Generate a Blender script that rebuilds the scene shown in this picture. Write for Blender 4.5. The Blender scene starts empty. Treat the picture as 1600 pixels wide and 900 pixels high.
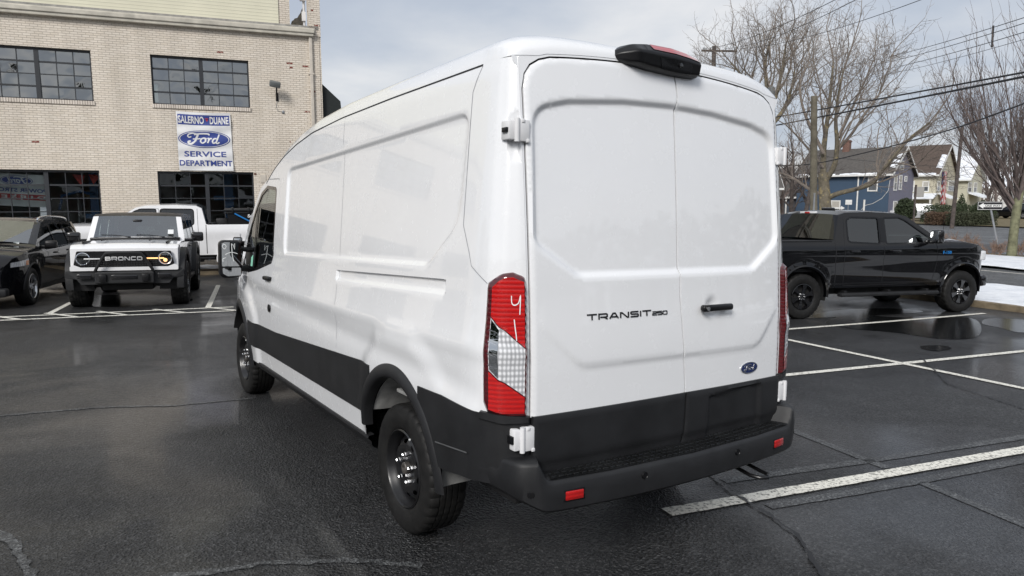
import bpy, bmesh, math, random
import numpy as np
from math import sin, cos, pi, radians, sqrt, atan2
from mathutils import Vector, Matrix, noise
from mathutils.geometry import delaunay_2d_cdt
random.seed(7)
SC = bpy.context.scene
COL = SC.collection

# ------------------------------------------------------------------ helpers
def tag(o, label=None, cat=None, group=None, kind=None):
    if label: o['label'] = label
    if cat: o['category'] = cat
    if group: o['group'] = group
    if kind: o['kind'] = kind
    return o

def empty(name, label, cat, group=None):
    o = bpy.data.objects.new(name, None); COL.objects.link(o)
    o.empty_display_size = .2
    return tag(o, label, cat, group)

class MB:
    """collects geometry; build() links it as one mesh object"""
    def __init__(s): s.v = []; s.f = []; s.m = []; s.cur = 0
    def add(s, vs, fs, m=None):
        b = len(s.v); s.v += [tuple(v) for v in vs]
        s.f += [tuple(i + b for i in f) for f in fs]
        s.m += [s.cur if m is None else m] * len(fs); return s
    def box(s, x0, x1, y0, y1, z0, z1, bev=0, m=None, rot=None, seg=2):
        if x0 > x1: x0, x1 = x1, x0
        if y0 > y1: y0, y1 = y1, y0
        if z0 > z1: z0, z1 = z1, z0
        bm = bmesh.new(); bmesh.ops.create_cube(bm, size=1)
        for v in bm.verts: v.co = Vector(((v.co.x + .5) * (x1 - x0) + x0, (v.co.y + .5) * (y1 - y0) + y0, (v.co.z + .5) * (z1 - z0) + z0))
        if bev > 0:
            bev = min(bev, .45 * min(x1 - x0, y1 - y0, z1 - z0))
            bmesh.ops.bevel(bm, geom=bm.edges[:], offset=bev, segments=seg, profile=.5, affect='EDGES')
        if rot is not None:
            c = Vector(((x0 + x1) / 2, (y0 + y1) / 2, (z0 + z1) / 2))
            for v in bm.verts: v.co = c + rot @ (v.co - c)
        s.addbm(bm, m); return s
    def addbm(s, bm, m=None):
        bm.verts.index_update()
        s.add([v.co[:] for v in bm.verts], [[v.index for v in f.verts] for f in bm.faces], m); bm.free()
    def tube(s, pts, r, n=8, m=None, caps=True):
        pts = [Vector(p) for p in pts]; k = len(pts)
        if not hasattr(r, '__len__'): r = [r] * k
        d = (pts[1] - pts[0]).normalized()
        a = Vector((0, 0, 1)) if abs(d.z) < .9 else Vector((1, 0, 0))
        u = d.cross(a).normalized(); vs = []; fs = []
        for i, p in enumerate(pts):
            if i == 0: t = pts[1] - pts[0]
            elif i == k - 1: t = pts[-1] - pts[-2]
            else: t = (pts[i + 1] - p).normalized() + (p - pts[i - 1]).normalized()
            t.normalize(); u = (u - t * u.dot(t)).normalized(); w = t.cross(u)
            for j in range(n):
                an = 2 * pi * j / n
                vs.append(p + (u * cos(an) + w * sin(an)) * r[i])
        for i in range(k - 1):
            for j in range(n):
                fs.append((i * n + j, i * n + (j + 1) % n, (i + 1) * n + (j + 1) % n, (i + 1) * n + j))
        if caps: fs.append(tuple(range(n))[::-1]); fs.append(tuple((k - 1) * n + j for j in range(n)))
        return s.add(vs, fs, m)
    def grid(s, fn, nu, nv, m=None, flip=False, wrap=False):
        vs = [fn(i / nu, j / nv) for j in range(nv + 1) for i in range(nu + 1)]
        fs = []
        for j in range(nv):
            for i in range(nu):
                a = j * (nu + 1) + i; q = (a, a + 1, a + nu + 2, a + nu + 1)
                fs.append(q[::-1] if flip else q)
        return s.add(vs, fs, m)
    def lathe(s, prof, c, axis='x', n=48, m=None, rmod=None):
        """prof = [(offset along axis, radius)]"""
        vs = []; fs = []; k = len(prof)
        for j in range(n):
            a = 2 * pi * j / n
            for i, (o, r) in enumerate(prof):
                if rmod: r = r + rmod(i, j)
                if axis == 'x': p = (c[0] + o, c[1] + r * cos(a), c[2] + r * sin(a))
                elif axis == 'y': p = (c[0] + r * cos(a), c[1] + o, c[2] + r * sin(a))
                else: p = (c[0] + r * cos(a), c[1] + r * sin(a), c[2] + o)
                vs.append(p)
        for j in range(n):
            for i in range(k - 1):
                fs.append((j * k + i, j * k + i + 1, ((j + 1) % n) * k + i + 1, ((j + 1) % n) * k + i))
        return s.add(vs, fs, m)
    def prism(s, poly, fa, fb, m=None):
        """poly 2D; fa, fb map a 2D point onto the two end faces"""
        n = len(poly); vs = [fa(p) for p in poly] + [fb(p) for p in poly]
        tri = cdt(poly)
        fs = [t for t in tri] + [tuple(i + n for i in t[::-1]) for t in tri]
        fs += [(i, (i + 1) % n, (i + 1) % n + n, i + n) for i in range(n)]
        return s.add(vs, fs, m)
    def build(s, name, mat, parent=None, smooth=35, fix=True):
        me = bpy.data.meshes.new(name)
        me.from_pydata([tuple(map(float, v)) for v in s.v], [], s.f)
        mats = mat if isinstance(mat, (list, tuple)) else [mat]
        for mm in mats: me.materials.append(mm)
        if len(mats) > 1:
            me.polygons.foreach_set('material_index', [min(i, len(mats) - 1) for i in s.m])
        if fix:
            bm = bmesh.new(); bm.from_mesh(me)
            bmesh.ops.delete(bm, geom=[v for v in bm.verts if not v.link_faces], context='VERTS')
            bmesh.ops.remove_doubles(bm, verts=bm.verts, dist=1e-5)
            bmesh.ops.recalc_face_normals(bm, faces=bm.faces)
            bm.to_mesh(me); bm.free()
        if smooth:
            me.polygons.foreach_set('use_smooth', [True] * len(me.polygons))
            me.set_sharp_from_angle(angle=radians(smooth))
        me.update()
        o = bpy.data.objects.new(name, me); COL.objects.link(o)
        if parent is not None: o.parent = parent
        return o

def cdt(poly):
    n = len(poly)
    r = delaunay_2d_cdt([Vector(p) for p in poly], [(i, (i + 1) % n) for i in range(n)], [], 0, 1e-7)
    P = np.array([tuple(v) for v in r[0]]); out = []
    pa = np.array(poly, float)
    ok = inside(np.array([P[list(f)].mean(0) for f in r[2]]), pa)
    inv = {}
    for i, o in enumerate(r[3]):
        for k in o: inv[i] = k
    for f, k in zip(r[2], ok):
        if k and all(i in inv for i in f): out.append(tuple(inv[i] for i in f))
    return out

def inside(P, poly):
    P = np.asarray(P, float); poly = np.asarray(poly, float)
    x, y = P[:, 0], P[:, 1]; r = np.zeros(len(P), bool); n = len(poly)
    for i in range(n):
        x1, y1 = poly[i]; x2, y2 = poly[(i + 1) % n]
        c = ((y1 > y) != (y2 > y))
        if y1 != y2: r ^= c & (x < (x2 - x1) * (y - y1) / (y2 - y1) + x1)
    return r

def segdist(P, poly, closed=True):
    P = np.asarray(P, float); poly = np.asarray(poly, float)
    n = len(poly); d = np.full(len(P), 1e9)
    for i in range(n if closed else n - 1):
        a = poly[i]; b = poly[(i + 1) % n]; ab = b - a; L = ab @ ab
        if L < 1e-14: continue
        t = np.clip(((P - a) @ ab) / L, 0, 1)
        d = np.minimum(d, np.hypot(*(P - a - t[:, None] * ab).T))
    return d

def sdf(P, poly):
    d = segdist(P, poly); return np.where(inside(P, poly), d, -d)

def ss(a, b, x):
    t = np.clip((np.asarray(x, float) - a) / (b - a), 0, 1); return t * t * (3 - 2 * t)

def fillet(poly, r, n=6, closed=True):
    """round the corners of a polygon; r = one radius or one per corner"""
    out = []; k = len(poly)
    if not hasattr(r, '__len__'): r = [r] * k
    for i in range(k):
        p = Vector(poly[i]); a = Vector(poly[i - 1]); b = Vector(poly[(i + 1) % k])
        if r[i] <= 0 or (not closed and i in (0, k - 1)): out.append(tuple(p)); continue
        u = (a - p); v = (b - p); lu, lv = u.length, v.length; u /= lu; v /= lv
        ang = u.angle(v)
        if ang > pi - .02: out.append(tuple(p)); continue
        t = min(r[i] / math.tan(ang / 2), .48 * lu, .48 * lv)
        A = p + u * t; B = p + v * t
        for j in range(n + 1):
            s_ = j / n; out.append(tuple(A * (1 - s_) ** 2 + p * 2 * s_ * (1 - s_) + B * s_ ** 2))
    return out

def offset(poly, d):
    """move a dense closed polygon inwards by d"""
    P = np.array(poly, float); n = len(P)
    area = .5 * np.sum(P[:, 0] * np.roll(P[:, 1], -1) - np.roll(P[:, 0], -1) * P[:, 1])
    e = np.roll(P, -1, 0) - P; L = np.hypot(e[:, 0], e[:, 1]) + 1e-12
    nr = np.stack([-e[:, 1] / L, e[:, 0] / L], 1) * (1 if area > 0 else -1)
    m = nr + np.roll(nr, 1, 0); ml = np.hypot(m[:, 0], m[:, 1]) + 1e-9; m /= ml[:, None]
    c = np.clip((m * nr).sum(1), .5, 1)
    return [tuple(p) for p in P + m * (d / c)[:, None]]

def dense(poly, step, closed=True):
    out = []; n = len(poly)
    for i in range(n if closed else n - 1):
        a = np.array(poly[i], float); b = np.array(poly[(i + 1) % n], float)
        k = max(1, int(np.hypot(*(b - a)) / step))
        for j in range(k): out.append(tuple(a + (b - a) * j / k))
    if not closed: out.append(tuple(poly[-1]))
    return out

def panel(outline, holes, fn, res, lines=(), skirt=0, skirt_dir=None):
    """triangulated sheet inside outline minus holes; fn maps Nx2 -> Nx3. Returns verts, faces (+ skirt along the outline)."""
    outline = dense(outline, res); holes = [dense(h, res) for h in holes]
    pts = []; edges = []
    def addp(pl, closed=True):
        b = len(pts); pts.extend(pl); n = len(pl)
        edges.extend([(b + i, b + (i + 1) % n) for i in range(n if closed else n - 1)])
    addp(outline)
    for h in holes: addp(h)
    for l, cl in lines: addp(dense(l, res, cl), cl)
    O = np.array(outline, float); mn = O.min(0); mx = O.max(0)
    gx = np.arange(mn[0] + res / 2, mx[0], res); gy = np.arange(mn[1] + res / 2, mx[1], res)
    G = np.stack(np.meshgrid(gx, gy), -1).reshape(-1, 2)
    G[:, 0] += np.where(((G[:, 1] - mn[1]) / res).astype(int) % 2 == 0, res * .25, -res * .25)
    k = inside(G, O) & (segdist(G, O) > res * .45); G = G[k]
    for h in holes:
        H = np.array(h); G = G[~inside(G, H) & (segdist(G, H) > res * .45)] if len(G) else G
    for l, cl in lines:
        if len(G): G = G[segdist(G, np.array(l, float), cl) > res * .45]
    allp = [Vector(p) for p in pts] + [Vector(p) for p in G]
    r = delaunay_2d_cdt(allp, edges, [], 0, 1e-6)
    P = np.array([tuple(v) for v in r[0]])
    F = np.array([f for f in r[2] if len(f) == 3])
    c = P[F].mean(1); ok = inside(c, O)
    for h in holes: ok &= ~inside(c, np.array(h))
    F = F[ok]
    # drop stray slivers where cut-outs cross the outline
    par = list(range(len(P)))
    def fd(i):
        while par[i] != i: par[i] = par[par[i]]; i = par[i]
        return i
    for a, b_, c_ in F.tolist():
        ra, rb, rc = fd(a), fd(b_), fd(c_); par[rb] = ra; par[fd(rc)] = ra
    rt = np.array([fd(a) for a in F[:, 0].tolist()]); u_, n_ = np.unique(rt, return_counts=True); good = set(u_[n_ >= max(2, n_.max() * .05)].tolist()); F = F[[q in good for q in rt.tolist()]]
    V = np.asarray(fn(P), float)
    vs = [tuple(v) for v in V]; fs = [tuple(int(i) for i in f) for f in F]
    if skirt:
        from collections import Counter
        cnt = Counter()
        for f in fs:
            for i in range(3): cnt[tuple(sorted((f[i], f[(i + 1) % 3])))] += 1
        be = [e for e, n in cnt.items() if n == 1]; mp = {}
        sd = Vector(skirt_dir)
        for e in be:
            for i in e:
                if i not in mp: mp[i] = len(vs); vs.append(tuple(Vector(vs[i]) + sd * skirt))
        fs += [(a, b, mp[b], mp[a]) for a, b in be]
    return vs, fs

def catmull(pts, n=8, closed=False):
    P = [np.array(p, float) for p in pts]; out = []; k = len(P)
    for i in range(k if closed else k - 1):
        if closed: a, b, c, d = P[i - 1], P[i], P[(i + 1) % k], P[(i + 2) % k]
        else: a, b, c, d = P[max(i - 1, 0)], P[i], P[i + 1], P[min(i + 2, k - 1)]
        for j in range(n):
            t = j / n
            out.append(tuple(.5 * ((2 * b) + (-a + c) * t + (2 * a - 5 * b + 4 * c - d) * t * t + (-a + 3 * b - 3 * c + d) * t ** 3)))
    if not closed: out.append(tuple(P[-1]))
    return out

def stroke(mb, pts, w, fn, h=.002, m=None):
    """a flat raised stroke of width w (number or list) along 2D pts; fn(x, y, up) -> 3D"""
    n = len(pts); P = [Vector(p) for p in pts]
    if not hasattr(w, '__len__'): w = [w] * n
    vs = []
    for i in range(n):
        if i == 0: t = (P[1] - P[0]).normalized(); sc = 1
        elif i == n - 1: t = (P[-1] - P[-2]).normalized(); sc = 1
        else:
            a = (P[i] - P[i - 1]).normalized(); b = (P[i + 1] - P[i]).normalized(); t = a + b
            if t.length < 1e-6: t = b
            t.normalize(); sc = 1 / max(.45, t.dot(b))
        nr = Vector((-t.y, t.x)) * w[i] / 2 * sc
        for q in (P[i] + nr, P[i] - nr):
            vs.append(fn(q.x, q.y, h)); vs.append(fn(q.x, q.y, 0))
    fs = []
    for i in range(n - 1):
        a = i * 4; b = a + 4
        fs += [(a, a + 2, b + 2, b), (a, b, b + 1, a + 1), (a + 2, a + 3, b + 3, b + 2)]
    fs += [(0, 1, 3, 2), ((n - 1) * 4, (n - 1) * 4 + 2, (n - 1) * 4 + 3, (n - 1) * 4 + 1)]
    mb.add(vs, fs, m)

# wide stroke letters on a 0..1 high cell: (advance width, strokes)
GL = {
 'T': (1.5, [[(0, .93), (1.5, .93)], [(.75, .93), (.75, 0)]]),
 'R': (1.45, [[(.07, 0), (.07, .93), (1.25, .93), (1.38, .82), (1.38, .5), (1.25, .38), (.3, .38)], [(.85, .38), (1.4, 0)]]),
 'A': (1.5, [[(.05, 0), (.62, .93), (.95, .93), (1.45, 0)], [(.38, .3), (1.25, .3)]]),
 'N': (1.45, [[(.07, 0), (.07, .9), (.3, .9), (1.15, .08), (1.38, .08), (1.38, 1)]]),
 'S': (1.4, [[(1.35, .93), (.2, .93), (.07, .82), (.07, .62), (.2, .52), (1.2, .5), (1.33, .4), (1.33, .18), (1.2, .07), (.03, .07)]]),
 'I': (.14, [[(.07, 0), (.07, 1)]]),
 '2': (1.4, [[(.05, .93), (1.2, .93), (1.33, .82), (1.33, .62), (1.2, .52), (.2, .47), (.07, .38), (.07, .07), (1.38, .07)]]),
 '5': (1.4, [[(1.35, .93), (.07, .93), (.07, .55), (1.2, .55), (1.33, .45), (1.33, .18), (1.2, .07), (.03, .07)]]),
 '0': (1.4, [[(.7, .93), (.2, .93), (.07, .82), (.07, .18), (.2, .07), (1.2, .07), (1.33, .18), (1.33, .82), (1.2, .93), (.7, .93)]]),
 'O': (1.4, [[(.7, .93), (.2, .93), (.07, .82), (.07, .18), (.2, .07), (1.2, .07), (1.33, .18), (1.33, .82), (1.2, .93), (.7, .93)]]),
 'B': (1.4, [[(.07, .5), (.07, .93), (1.15, .93), (1.26, .84), (1.26, .6), (1.15, .5), (.07, .5), (.07, .07), (1.22, .07), (1.33, .17), (1.33, .4), (1.2, .5)]]),
 'C': (1.35, [[(1.35, .93), (.2, .93), (.07, .82), (.07, .18), (.2, .07), (1.35, .07)]]),
}
def wide_text(mb, txt, x, y, h, fn, up, gap=.28, w=.17, sx=1.0, m=None):
    for ch in txt:
        if ch in GL:
            adv, st = GL[ch]
            for s_ in st: stroke(mb, [(x + a * h * sx, y + b * h) for a, b in s_], w * h, fn, up, m)
            x += (adv + gap) * h * sx
        else: x += h * .6
    return x

def font_text(mb, txt, cx, cy, w, h, fn, up=.002, bold=0.0, m=None, shear=0, flip=False, tall=None):
    """built-in font, fitted to w x h about (cx, cy)"""
    cu = bpy.data.curves.new('t', 'FONT'); cu.body = txt; cu.size = 1; cu.offset = bold; cu.shear = shear; cu.resolution_u = 3
    o = bpy.data.objects.new('t', cu); COL.objects.link(o)
    dg = bpy.context.evaluated_depsgraph_get(); dg.update()
    me = bpy.data.meshes.new_from_object(o.evaluated_get(dg))
    V = np.array([v.co[:2] for v in me.vertices]); F = [tuple(p.vertices) for p in me.polygons]
    bpy.data.objects.remove(o); bpy.data.curves.remove(cu); bpy.data.meshes.remove(me)
    if not len(V): return
    mn, mx = V.min(0), V.max(0); V = (V - (mn + mx) / 2) / (mx - mn)
    if flip: V[:, 0] *= -1
    mb.add([fn(cx + a * w, cy + b * h, up) for a, b in V], F, m)

def script_ford(mb, cx, cy, w, fn, up, m=None, flip=False, bold=1.0):
    """flowing script word inside the oval, drawn with smooth strokes"""
    s_ = w / 10.0; fx = -1 if flip else 1
    S = [
     ([(-2.2, 1.55), (-3.3, 1.75), (-4.4, 1.45), (-4.9, .9), (-4.5, .5), (-3.9, .75)], .30),
     ([(-3.1, 1.35), (-1.5, 1.7), (0.3, 1.75), (1.0, 1.6), (.9, 1.3)], .38),
     ([(-2.0, 1.5), (-2.4, .6), (-3.0, -.7), (-3.9, -1.5), (-4.7, -1.35), (-4.7, -.8), (-4.1, -.65)], .5),
     ([(-3.5, .05), (-2.2, .15), (-1.4, .3)], .3),
     ([(-.3, .45), (-1.1, .2), (-1.4, -.7), (-.9, -1.25), (-.2, -.8), (0, 0), (-.3, .45), (.3, .2)], .36),
     ([(.5, .3), (.9, .35), (.8, -.3), (.5, -1.2)], .36), ([(.8, -.3), (1.3, .3), (1.8, .3)], .34),
     ([(3.1, .3), (2.4, .25), (1.9, -.5), (2.1, -1.2), (2.8, -.9), (3.3, .1), (3.9, 1.6)], .36),
     ([(3.3, .1), (2.95, -.8), (3.2, -1.3), (3.9, -.9)], .34)]
    for pts, wd in S:
        q = catmull(pts, 5)
        stroke(mb, [(cx + fx * a * s_, cy + b * s_) for a, b in q], wd * s_ * 1.15 * bold, fn, up, m)

def ellipse_disc(mb, cx, cy, a, b, fn, up, m=None, n=40, a0=0, b0=0, rings=0):
    vs = []; fs = []
    if rings:
        for k in range(rings + 1):
            q = max(.02, k / rings)
            vs += [fn(cx + a * q * cos(2 * pi * i / n), cy + b * q * sin(2 * pi * i / n), up) for i in range(n)]
        fs = [tuple(range(n))] + [(k * n + i, k * n + (i + 1) % n, (k + 1) * n + (i + 1) % n, (k + 1) * n + i) for k in range(rings) for i in range(n)]
        mb.add(vs, fs, m); return
    if a0:
        for i in range(n):
            t = 2 * pi * i / n
            vs += [fn(cx + a * cos(t), cy + b * sin(t), up), fn(cx + a0 * cos(t), cy + b0 * sin(t), up)]
        fs = [(2 * i, 2 * ((i + 1) % n), 2 * ((i + 1) % n) + 1, 2 * i + 1) for i in range(n)]
    else:
        vs = [fn(cx + a * cos(2 * pi * i / n), cy + b * sin(2 * pi * i / n), up) for i in range(n)]
        vs += [fn(cx + a * cos(2 * pi * i / n), cy + b * sin(2 * pi * i / n), 0) for i in range(n)]
        fs = [tuple(range(n))] + [(i, (i + 1) % n, (i + 1) % n + n, i + n) for i in range(n)]
    mb.add(vs, fs, m)

# ------------------------------------------------------------------ materials
class N:
    def __init__(s, name):
        s.mat = bpy.data.materials.new(name); s.mat.use_nodes = True
        s.t = s.mat.node_tree; s.b = s.t.nodes['Principled BSDF']; s.out = s.t.nodes['Material Output']
    def n(s, typ, **kw):
        x = s.t.nodes.new(typ)
        for k, v in kw.items():
            if k in x.inputs: x.inputs[k].default_value = v
            else: setattr(x, k, v)
        return x
    def l(s, a, b): s.t.links.new(a, b)
    def ramp(s, fac, stops, interp='LINEAR'):
        r = s.n('ShaderNodeValToRGB'); r.color_ramp.interpolation = interp
        while len(r.color_ramp.elements) < len(stops): r.color_ramp.elements.new(.5)
        for e, (p, c) in zip(r.color_ramp.elements, stops):
            e.position = p; e.color = (*c, 1) if len(c) == 3 else c
        s.l(fac, r.inputs[0]); return r.outputs[0]
    def math(s, op, a, b=None, c=None):
        x = s.n('ShaderNodeMath', operation=op)
        for i, q in enumerate((a, b, c)):
            if q is None: continue
            if hasattr(q, 'links'): s.l(q, x.inputs[i])
            else: x.inputs[i].default_value = q
        return x.outputs[0]
    def mix(s, fac, a, b, bl='MIX'):
        x = s.n('ShaderNodeMix', data_type='RGBA', blend_type=bl)
        for i, q in ((0, fac), (6, a), (7, b)):
            if hasattr(q, 'links'): s.l(q, x.inputs[i])
            elif i == 0: x.inputs[0].default_value = q
            else: x.inputs[i].default_value = (*q, 1)
        return x.outputs[2]
    def coord(s, w='Object'): return s.n('ShaderNodeTexCoord').outputs[w]
    def noise(s, scale, detail=4, rough=.55, vec=None, dist=0):
        x = s.n('ShaderNodeTexNoise'); x.inputs['Scale'].default_value = scale; x.inputs['Detail'].default_value = detail
        x.inputs['Roughness'].default_value = rough; x.inputs['Distortion'].default_value = dist
        s.l(vec if vec is not None else s.coord(), x.inputs['Vector']); return x.outputs['Fac']
    def bump(s, h, dist=.01, strength=1, normal=None):
        x = s.n('ShaderNodeBump'); x.inputs['Distance'].default_value = dist; x.inputs['Strength'].default_value = strength
        s.l(h, x.inputs['Height'])
        if normal is not None: s.l(normal, x.inputs['Normal'])
        s.l(x.outputs[0], s.b.inputs['Normal']); return x.outputs[0]
    def set(s, **kw):
        al = dict(col='Base Color', rough='Roughness', metal='Metallic', spec='Specular IOR Level', coat='Coat Weight', coatr='Coat Roughness', trans='Transmission Weight', ior='IOR', em='Emission Color', ems='Emission Strength', alpha='Alpha')
        for k, v in kw.items():
            i = s.b.inputs[al[k]]
            if hasattr(v, 'links'): s.l(v, i)
            elif k in ('col', 'em') and len(v) == 3: i.default_value = (*v, 1)
            else: i.default_value = v
        return s

def simple(name, col, rough=.5, metal=0, coat=0, var=.12, scale=6, bump=0, bscale=200, spec=.5, ems=0, coatr=.03):
    m = N(name)
    nz = m.noise(scale, 4)
    c2 = tuple(max(0, c * (1 - var)) for c in col); c3 = tuple(min(1, c * (1 + var * .6)) for c in col)
    c = m.ramp(nz, [(.3, c2), (.7, c3)])
    m.set(col=c, rough=rough, metal=metal, coat=coat, spec=spec, coatr=coatr)
    if bump: m.bump(m.noise(bscale, 3), bump)
    if ems: m.set(em=col, ems=ems)
    return m.mat

M = {}
def paint(name, col, rough=.3, coat=1.0, drops=0, flake=0, spec=.5, cior=1.5):
    m = N(name); m.set(spec=spec); nz = m.noise(2.2, 3)
    c = m.ramp(nz, [(.3, tuple(x * .97 for x in col)), (.7, col)])
    # road film: rougher, slightly greyer low down on the panels in loose streaks
    g = m.noise(9, 5, .6)
    m.set(col=c, rough=m.ramp(g, [(.35, (rough,) * 3), (.75, (min(1, rough + .12),) * 3)]), coat=coat, coatr=.025); m.b.inputs['Coat IOR'].default_value = cior
    if drops:
        v = m.n('ShaderNodeTexVoronoi'); v.inputs['Scale'].default_value = 110; m.l(m.coord(), v.inputs['Vector'])
        d = m.ramp(v.outputs['Distance'], [(0, (1, 1, 1)), (.32, (0, 0, 0))], 'EASE')
        msk = m.ramp(m.noise(60, 2), [(.5, (0, 0, 0)), (.62, (1, 1, 1))])
        bw = m.mix(1, d, msk, 'MULTIPLY')
        x = m.n('ShaderNodeBump'); x.inputs['Distance'].default_value = drops; m.l(bw, x.inputs['Height'])
        m.l(x.outputs[0], m.b.inputs['Coat Normal'])
    return m.mat
M['van_white'] = paint('van_white', (.82, .83, .845), .2, drops=.00015, cior=1.52)
M['white_paint'] = paint('white_paint', (.78, .78, .79), .2)
M['black_paint'] = paint('black_paint', (.002, .002, .0028), .5, spec=.05)
M['navy_paint'] = paint('navy_paint', (.003, .0035, .005), .5, spec=.05)
M['maroon_paint'] = paint('maroon_paint', (.02, .004, .007), .5, spec=.12)
M['silver_paint'] = paint('silver_paint', (.45, .46, .48), .3)
M['cladding'] = simple('cladding', (.016, .0165, .018), .5, bump=.0006, bscale=350, var=.3, spec=.35)
M['step'] = simple('step_pad', (.010, .0105, .011), .28, bump=.001, bscale=90, var=.5)
M['trim_black'] = simple('trim_black', (.006, .006, .007), .35, spec=.35)
M['gloss_black'] = simple('gloss_black', (.006, .006, .007), .12, coat=.6)
M['seam'] = simple('seam', (.01, .01, .012), .7)  # near-black for rubber parts and for groove shade laid on as ribbons
M['groove_shade'] = simple('groove_shade', (.3, .31, .33), .5)  # grey ribbon tone standing for the shade in body joints
M['under'] = simple('underbody', (.01, .01, .011), .8, var=.4)
M['interior'] = simple('interior', (.02, .02, .022), .8)
M['seat_cloth'] = simple('seat_cloth', (.03, .03, .034), .9, bump=.001, bscale=300)
M['steel_black'] = simple('steel_black', (.008, .008, .009), .34, coat=.15)
M['hub_metal'] = simple('hub_metal', (.14, .13, .12), .5, .6, var=.35, scale=30)
M['chrome'] = simple('chrome', (.75, .76, .78), .15, 1, var=.05)
M['alloy'] = simple('alloy', (.55, .56, .58), .25, .9, var=.1)
M['steel'] = simple('galvanised_steel', (.38, .39, .40), .4, .8, var=.2)
M['liner'] = simple('arch_liner', (.36, .36, .35), .7, var=.3, scale=14)
M['white_plastic'] = simple('white_plastic', (.75, .75, .76), .35)
M['sticker'] = simple('sticker', (.25, .6, .45), .5)
M['sticker_white'] = simple('sticker_white', (.7, .72, .72), .5)
M['letter_black'] = simple('letter_black', (.012, .012, .014), .3)
M['letter_white'] = simple('letter_white', (.8, .8, .8), .4)
M['emblem_blue'] = simple('emblem_blue', (.008, .02, .10), .25, coat=.7)
M['badge_blue'] = simple('badge_blue', (.01, .16, .45), .35)
M['crayon'] = simple('white_crayon', (.8, .82, .82), .7)
def tyre_mat():
    m = N('tyre_rubber'); c = m.ramp(m.noise(18, 5), [(.3, (.006, .006, .006)), (.8, (.017, .0165, .016))])
    m.set(col=c, rough=.62, spec=.3); m.bump(m.noise(120, 3), .001); return m.mat
M['tyre'] = tyre_mat()
def red_lens(name, a, b, em=0.0, zs=16, xs=0):
    m = N(name)
    def wv(d, sc, di=.4):
        w = m.n('ShaderNodeTexWave', wave_type='BANDS', bands_direction=d); w.inputs['Scale'].default_value = sc; w.inputs['Distortion'].default_value = di; w.inputs['Detail'].default_value = 1
        m.l(m.coord(), w.inputs['Vector']); return w.outputs['Fac']
    f = wv('Z', zs)
    if xs: f = m.math('MULTIPLY', m.math('ADD', f, .35), m.math('ADD', wv('X', xs, 1.2), .35)); f = m.math('MULTIPLY', f, .65)
    f = m.math('ADD', m.math('MULTIPLY', f, .7), m.math('MULTIPLY', m.noise(28, 2), .3))
    m.set(col=m.ramp(f, [(.15, a), (.8, b)]), rough=.2, coat=1, coatr=.02, spec=.6); m.bump(f, .0007)
    return m.mat
M['lens_red'] = red_lens('lens_red', (.36, .003, .004), (.56, .006, .005))
M['lens_dark'] = red_lens('lens_dark_red', (.055, .001, .003), (.085, .0015, .004))
M['lens_clear'] = red_lens('lens_clear', (.28, .285, .30), (.82, .83, .85), zs=13, xs=20)
M['lens_amber'] = red_lens('lens_amber', (.5, .12, .02), (.8, .3, .08))
M['reflector'] = red_lens('reflector_red', (.34, .004, .004), (.5, .008, .008))
def glass(name, tint=(.25, .3, .3), refl=.5, wav=0.0, scale=1.5, rough=.0):
    """thin pane: tinted see-through mixed with a mirror by the viewing angle"""
    m = N(name); t = m.t; t.nodes.remove(m.b)
    tr = m.n('ShaderNodeBsdfTransparent'); tr.inputs[0].default_value = (*tint, 1)
    gl = m.n('ShaderNodeBsdfGlossy'); gl.inputs['Roughness'].default_value = rough; gl.inputs[0].default_value = (.9, .93, .95, 1)
    fr = m.n('ShaderNodeFresnel'); fr.inputs[0].default_value = 1.5
    f = m.math('ADD', m.math('MULTIPLY', fr.outputs[0], 1.0), refl)
    f = m.math('MINIMUM', f, 1.0)
    if wav:
        bp = m.n('ShaderNodeBump'); bp.inputs['Distance'].default_value = wav
        m.l(m.noise(scale, 1.5), bp.inputs['Height'])
        m.l(bp.outputs[0], gl.inputs['Normal']); 
    mx = m.n('ShaderNodeMixShader'); m.l(f, mx.inputs[0]); m.l(tr.outputs[0], mx.inputs[1]); m.l(gl.outputs[0], mx.inputs[2])
    m.l(mx.outputs[0], m.out.inputs[0]); return m.mat
M['glass_dark'] = glass('tinted_glass', (.05, .06, .06), .05)
M['glass_car'] = glass('car_glass', (.35, .42, .40), .10)
M['glass_screen'] = glass('windscreen_glass', (.35, .42, .40), .24)
M['glass_mid'] = glass('smoked_glass', (.10, .125, .12), .06)
M['mirror'] = glass('mirror_glass', (.0, .0, .0), .6)

# ------------------------------------------------------------------ camera and the two ground frames
F_PX = 1101.15; PITCH = -.128; CAMZ = 1.70
LOT = (-2.5557, -2.2759, 1.707, .5812, -.0894, .0107)
def cam_rot(yaw, pit, rol):
    # columns: right, forward, up of the camera in the frame
    c, s = cos(yaw), sin(yaw)
    R1 = Matrix(((c, s, 0), (-s, c, 0), (0, 0, 1)))            # right=(c,-s), fwd=(s,c)
    c, s = cos(pit), sin(pit)
    R2 = Matrix(((1, 0, 0), (0, c, -s), (0, s, c)))
    c, s = cos(rol), sin(rol)
    R3 = Matrix(((c, 0, -s), (0, 1, 0), (s, 0, c)))
    return R1 @ R2 @ R3
RW = cam_rot(0, PITCH, 0); RL = cam_rot(*LOT[3:])
R_LOT = RW @ RL.transposed()
T_LOT = Vector((0, 0, CAMZ)) - R_LOT @ Vector(LOT[:3])
M_LOT = Matrix.Translation(T_LOT) @ R_LOT.to_4x4()
UP_LOT = (R_LOT @ Vector((0, 0, 1))).normalized()
cd = bpy.data.cameras.new('camera'); cam = bpy.data.objects.new('camera', cd); COL.objects.link(cam)
cam.location = (0, 0, CAMZ); cam.rotation_euler = (pi / 2 + PITCH, 0, 0)
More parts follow.
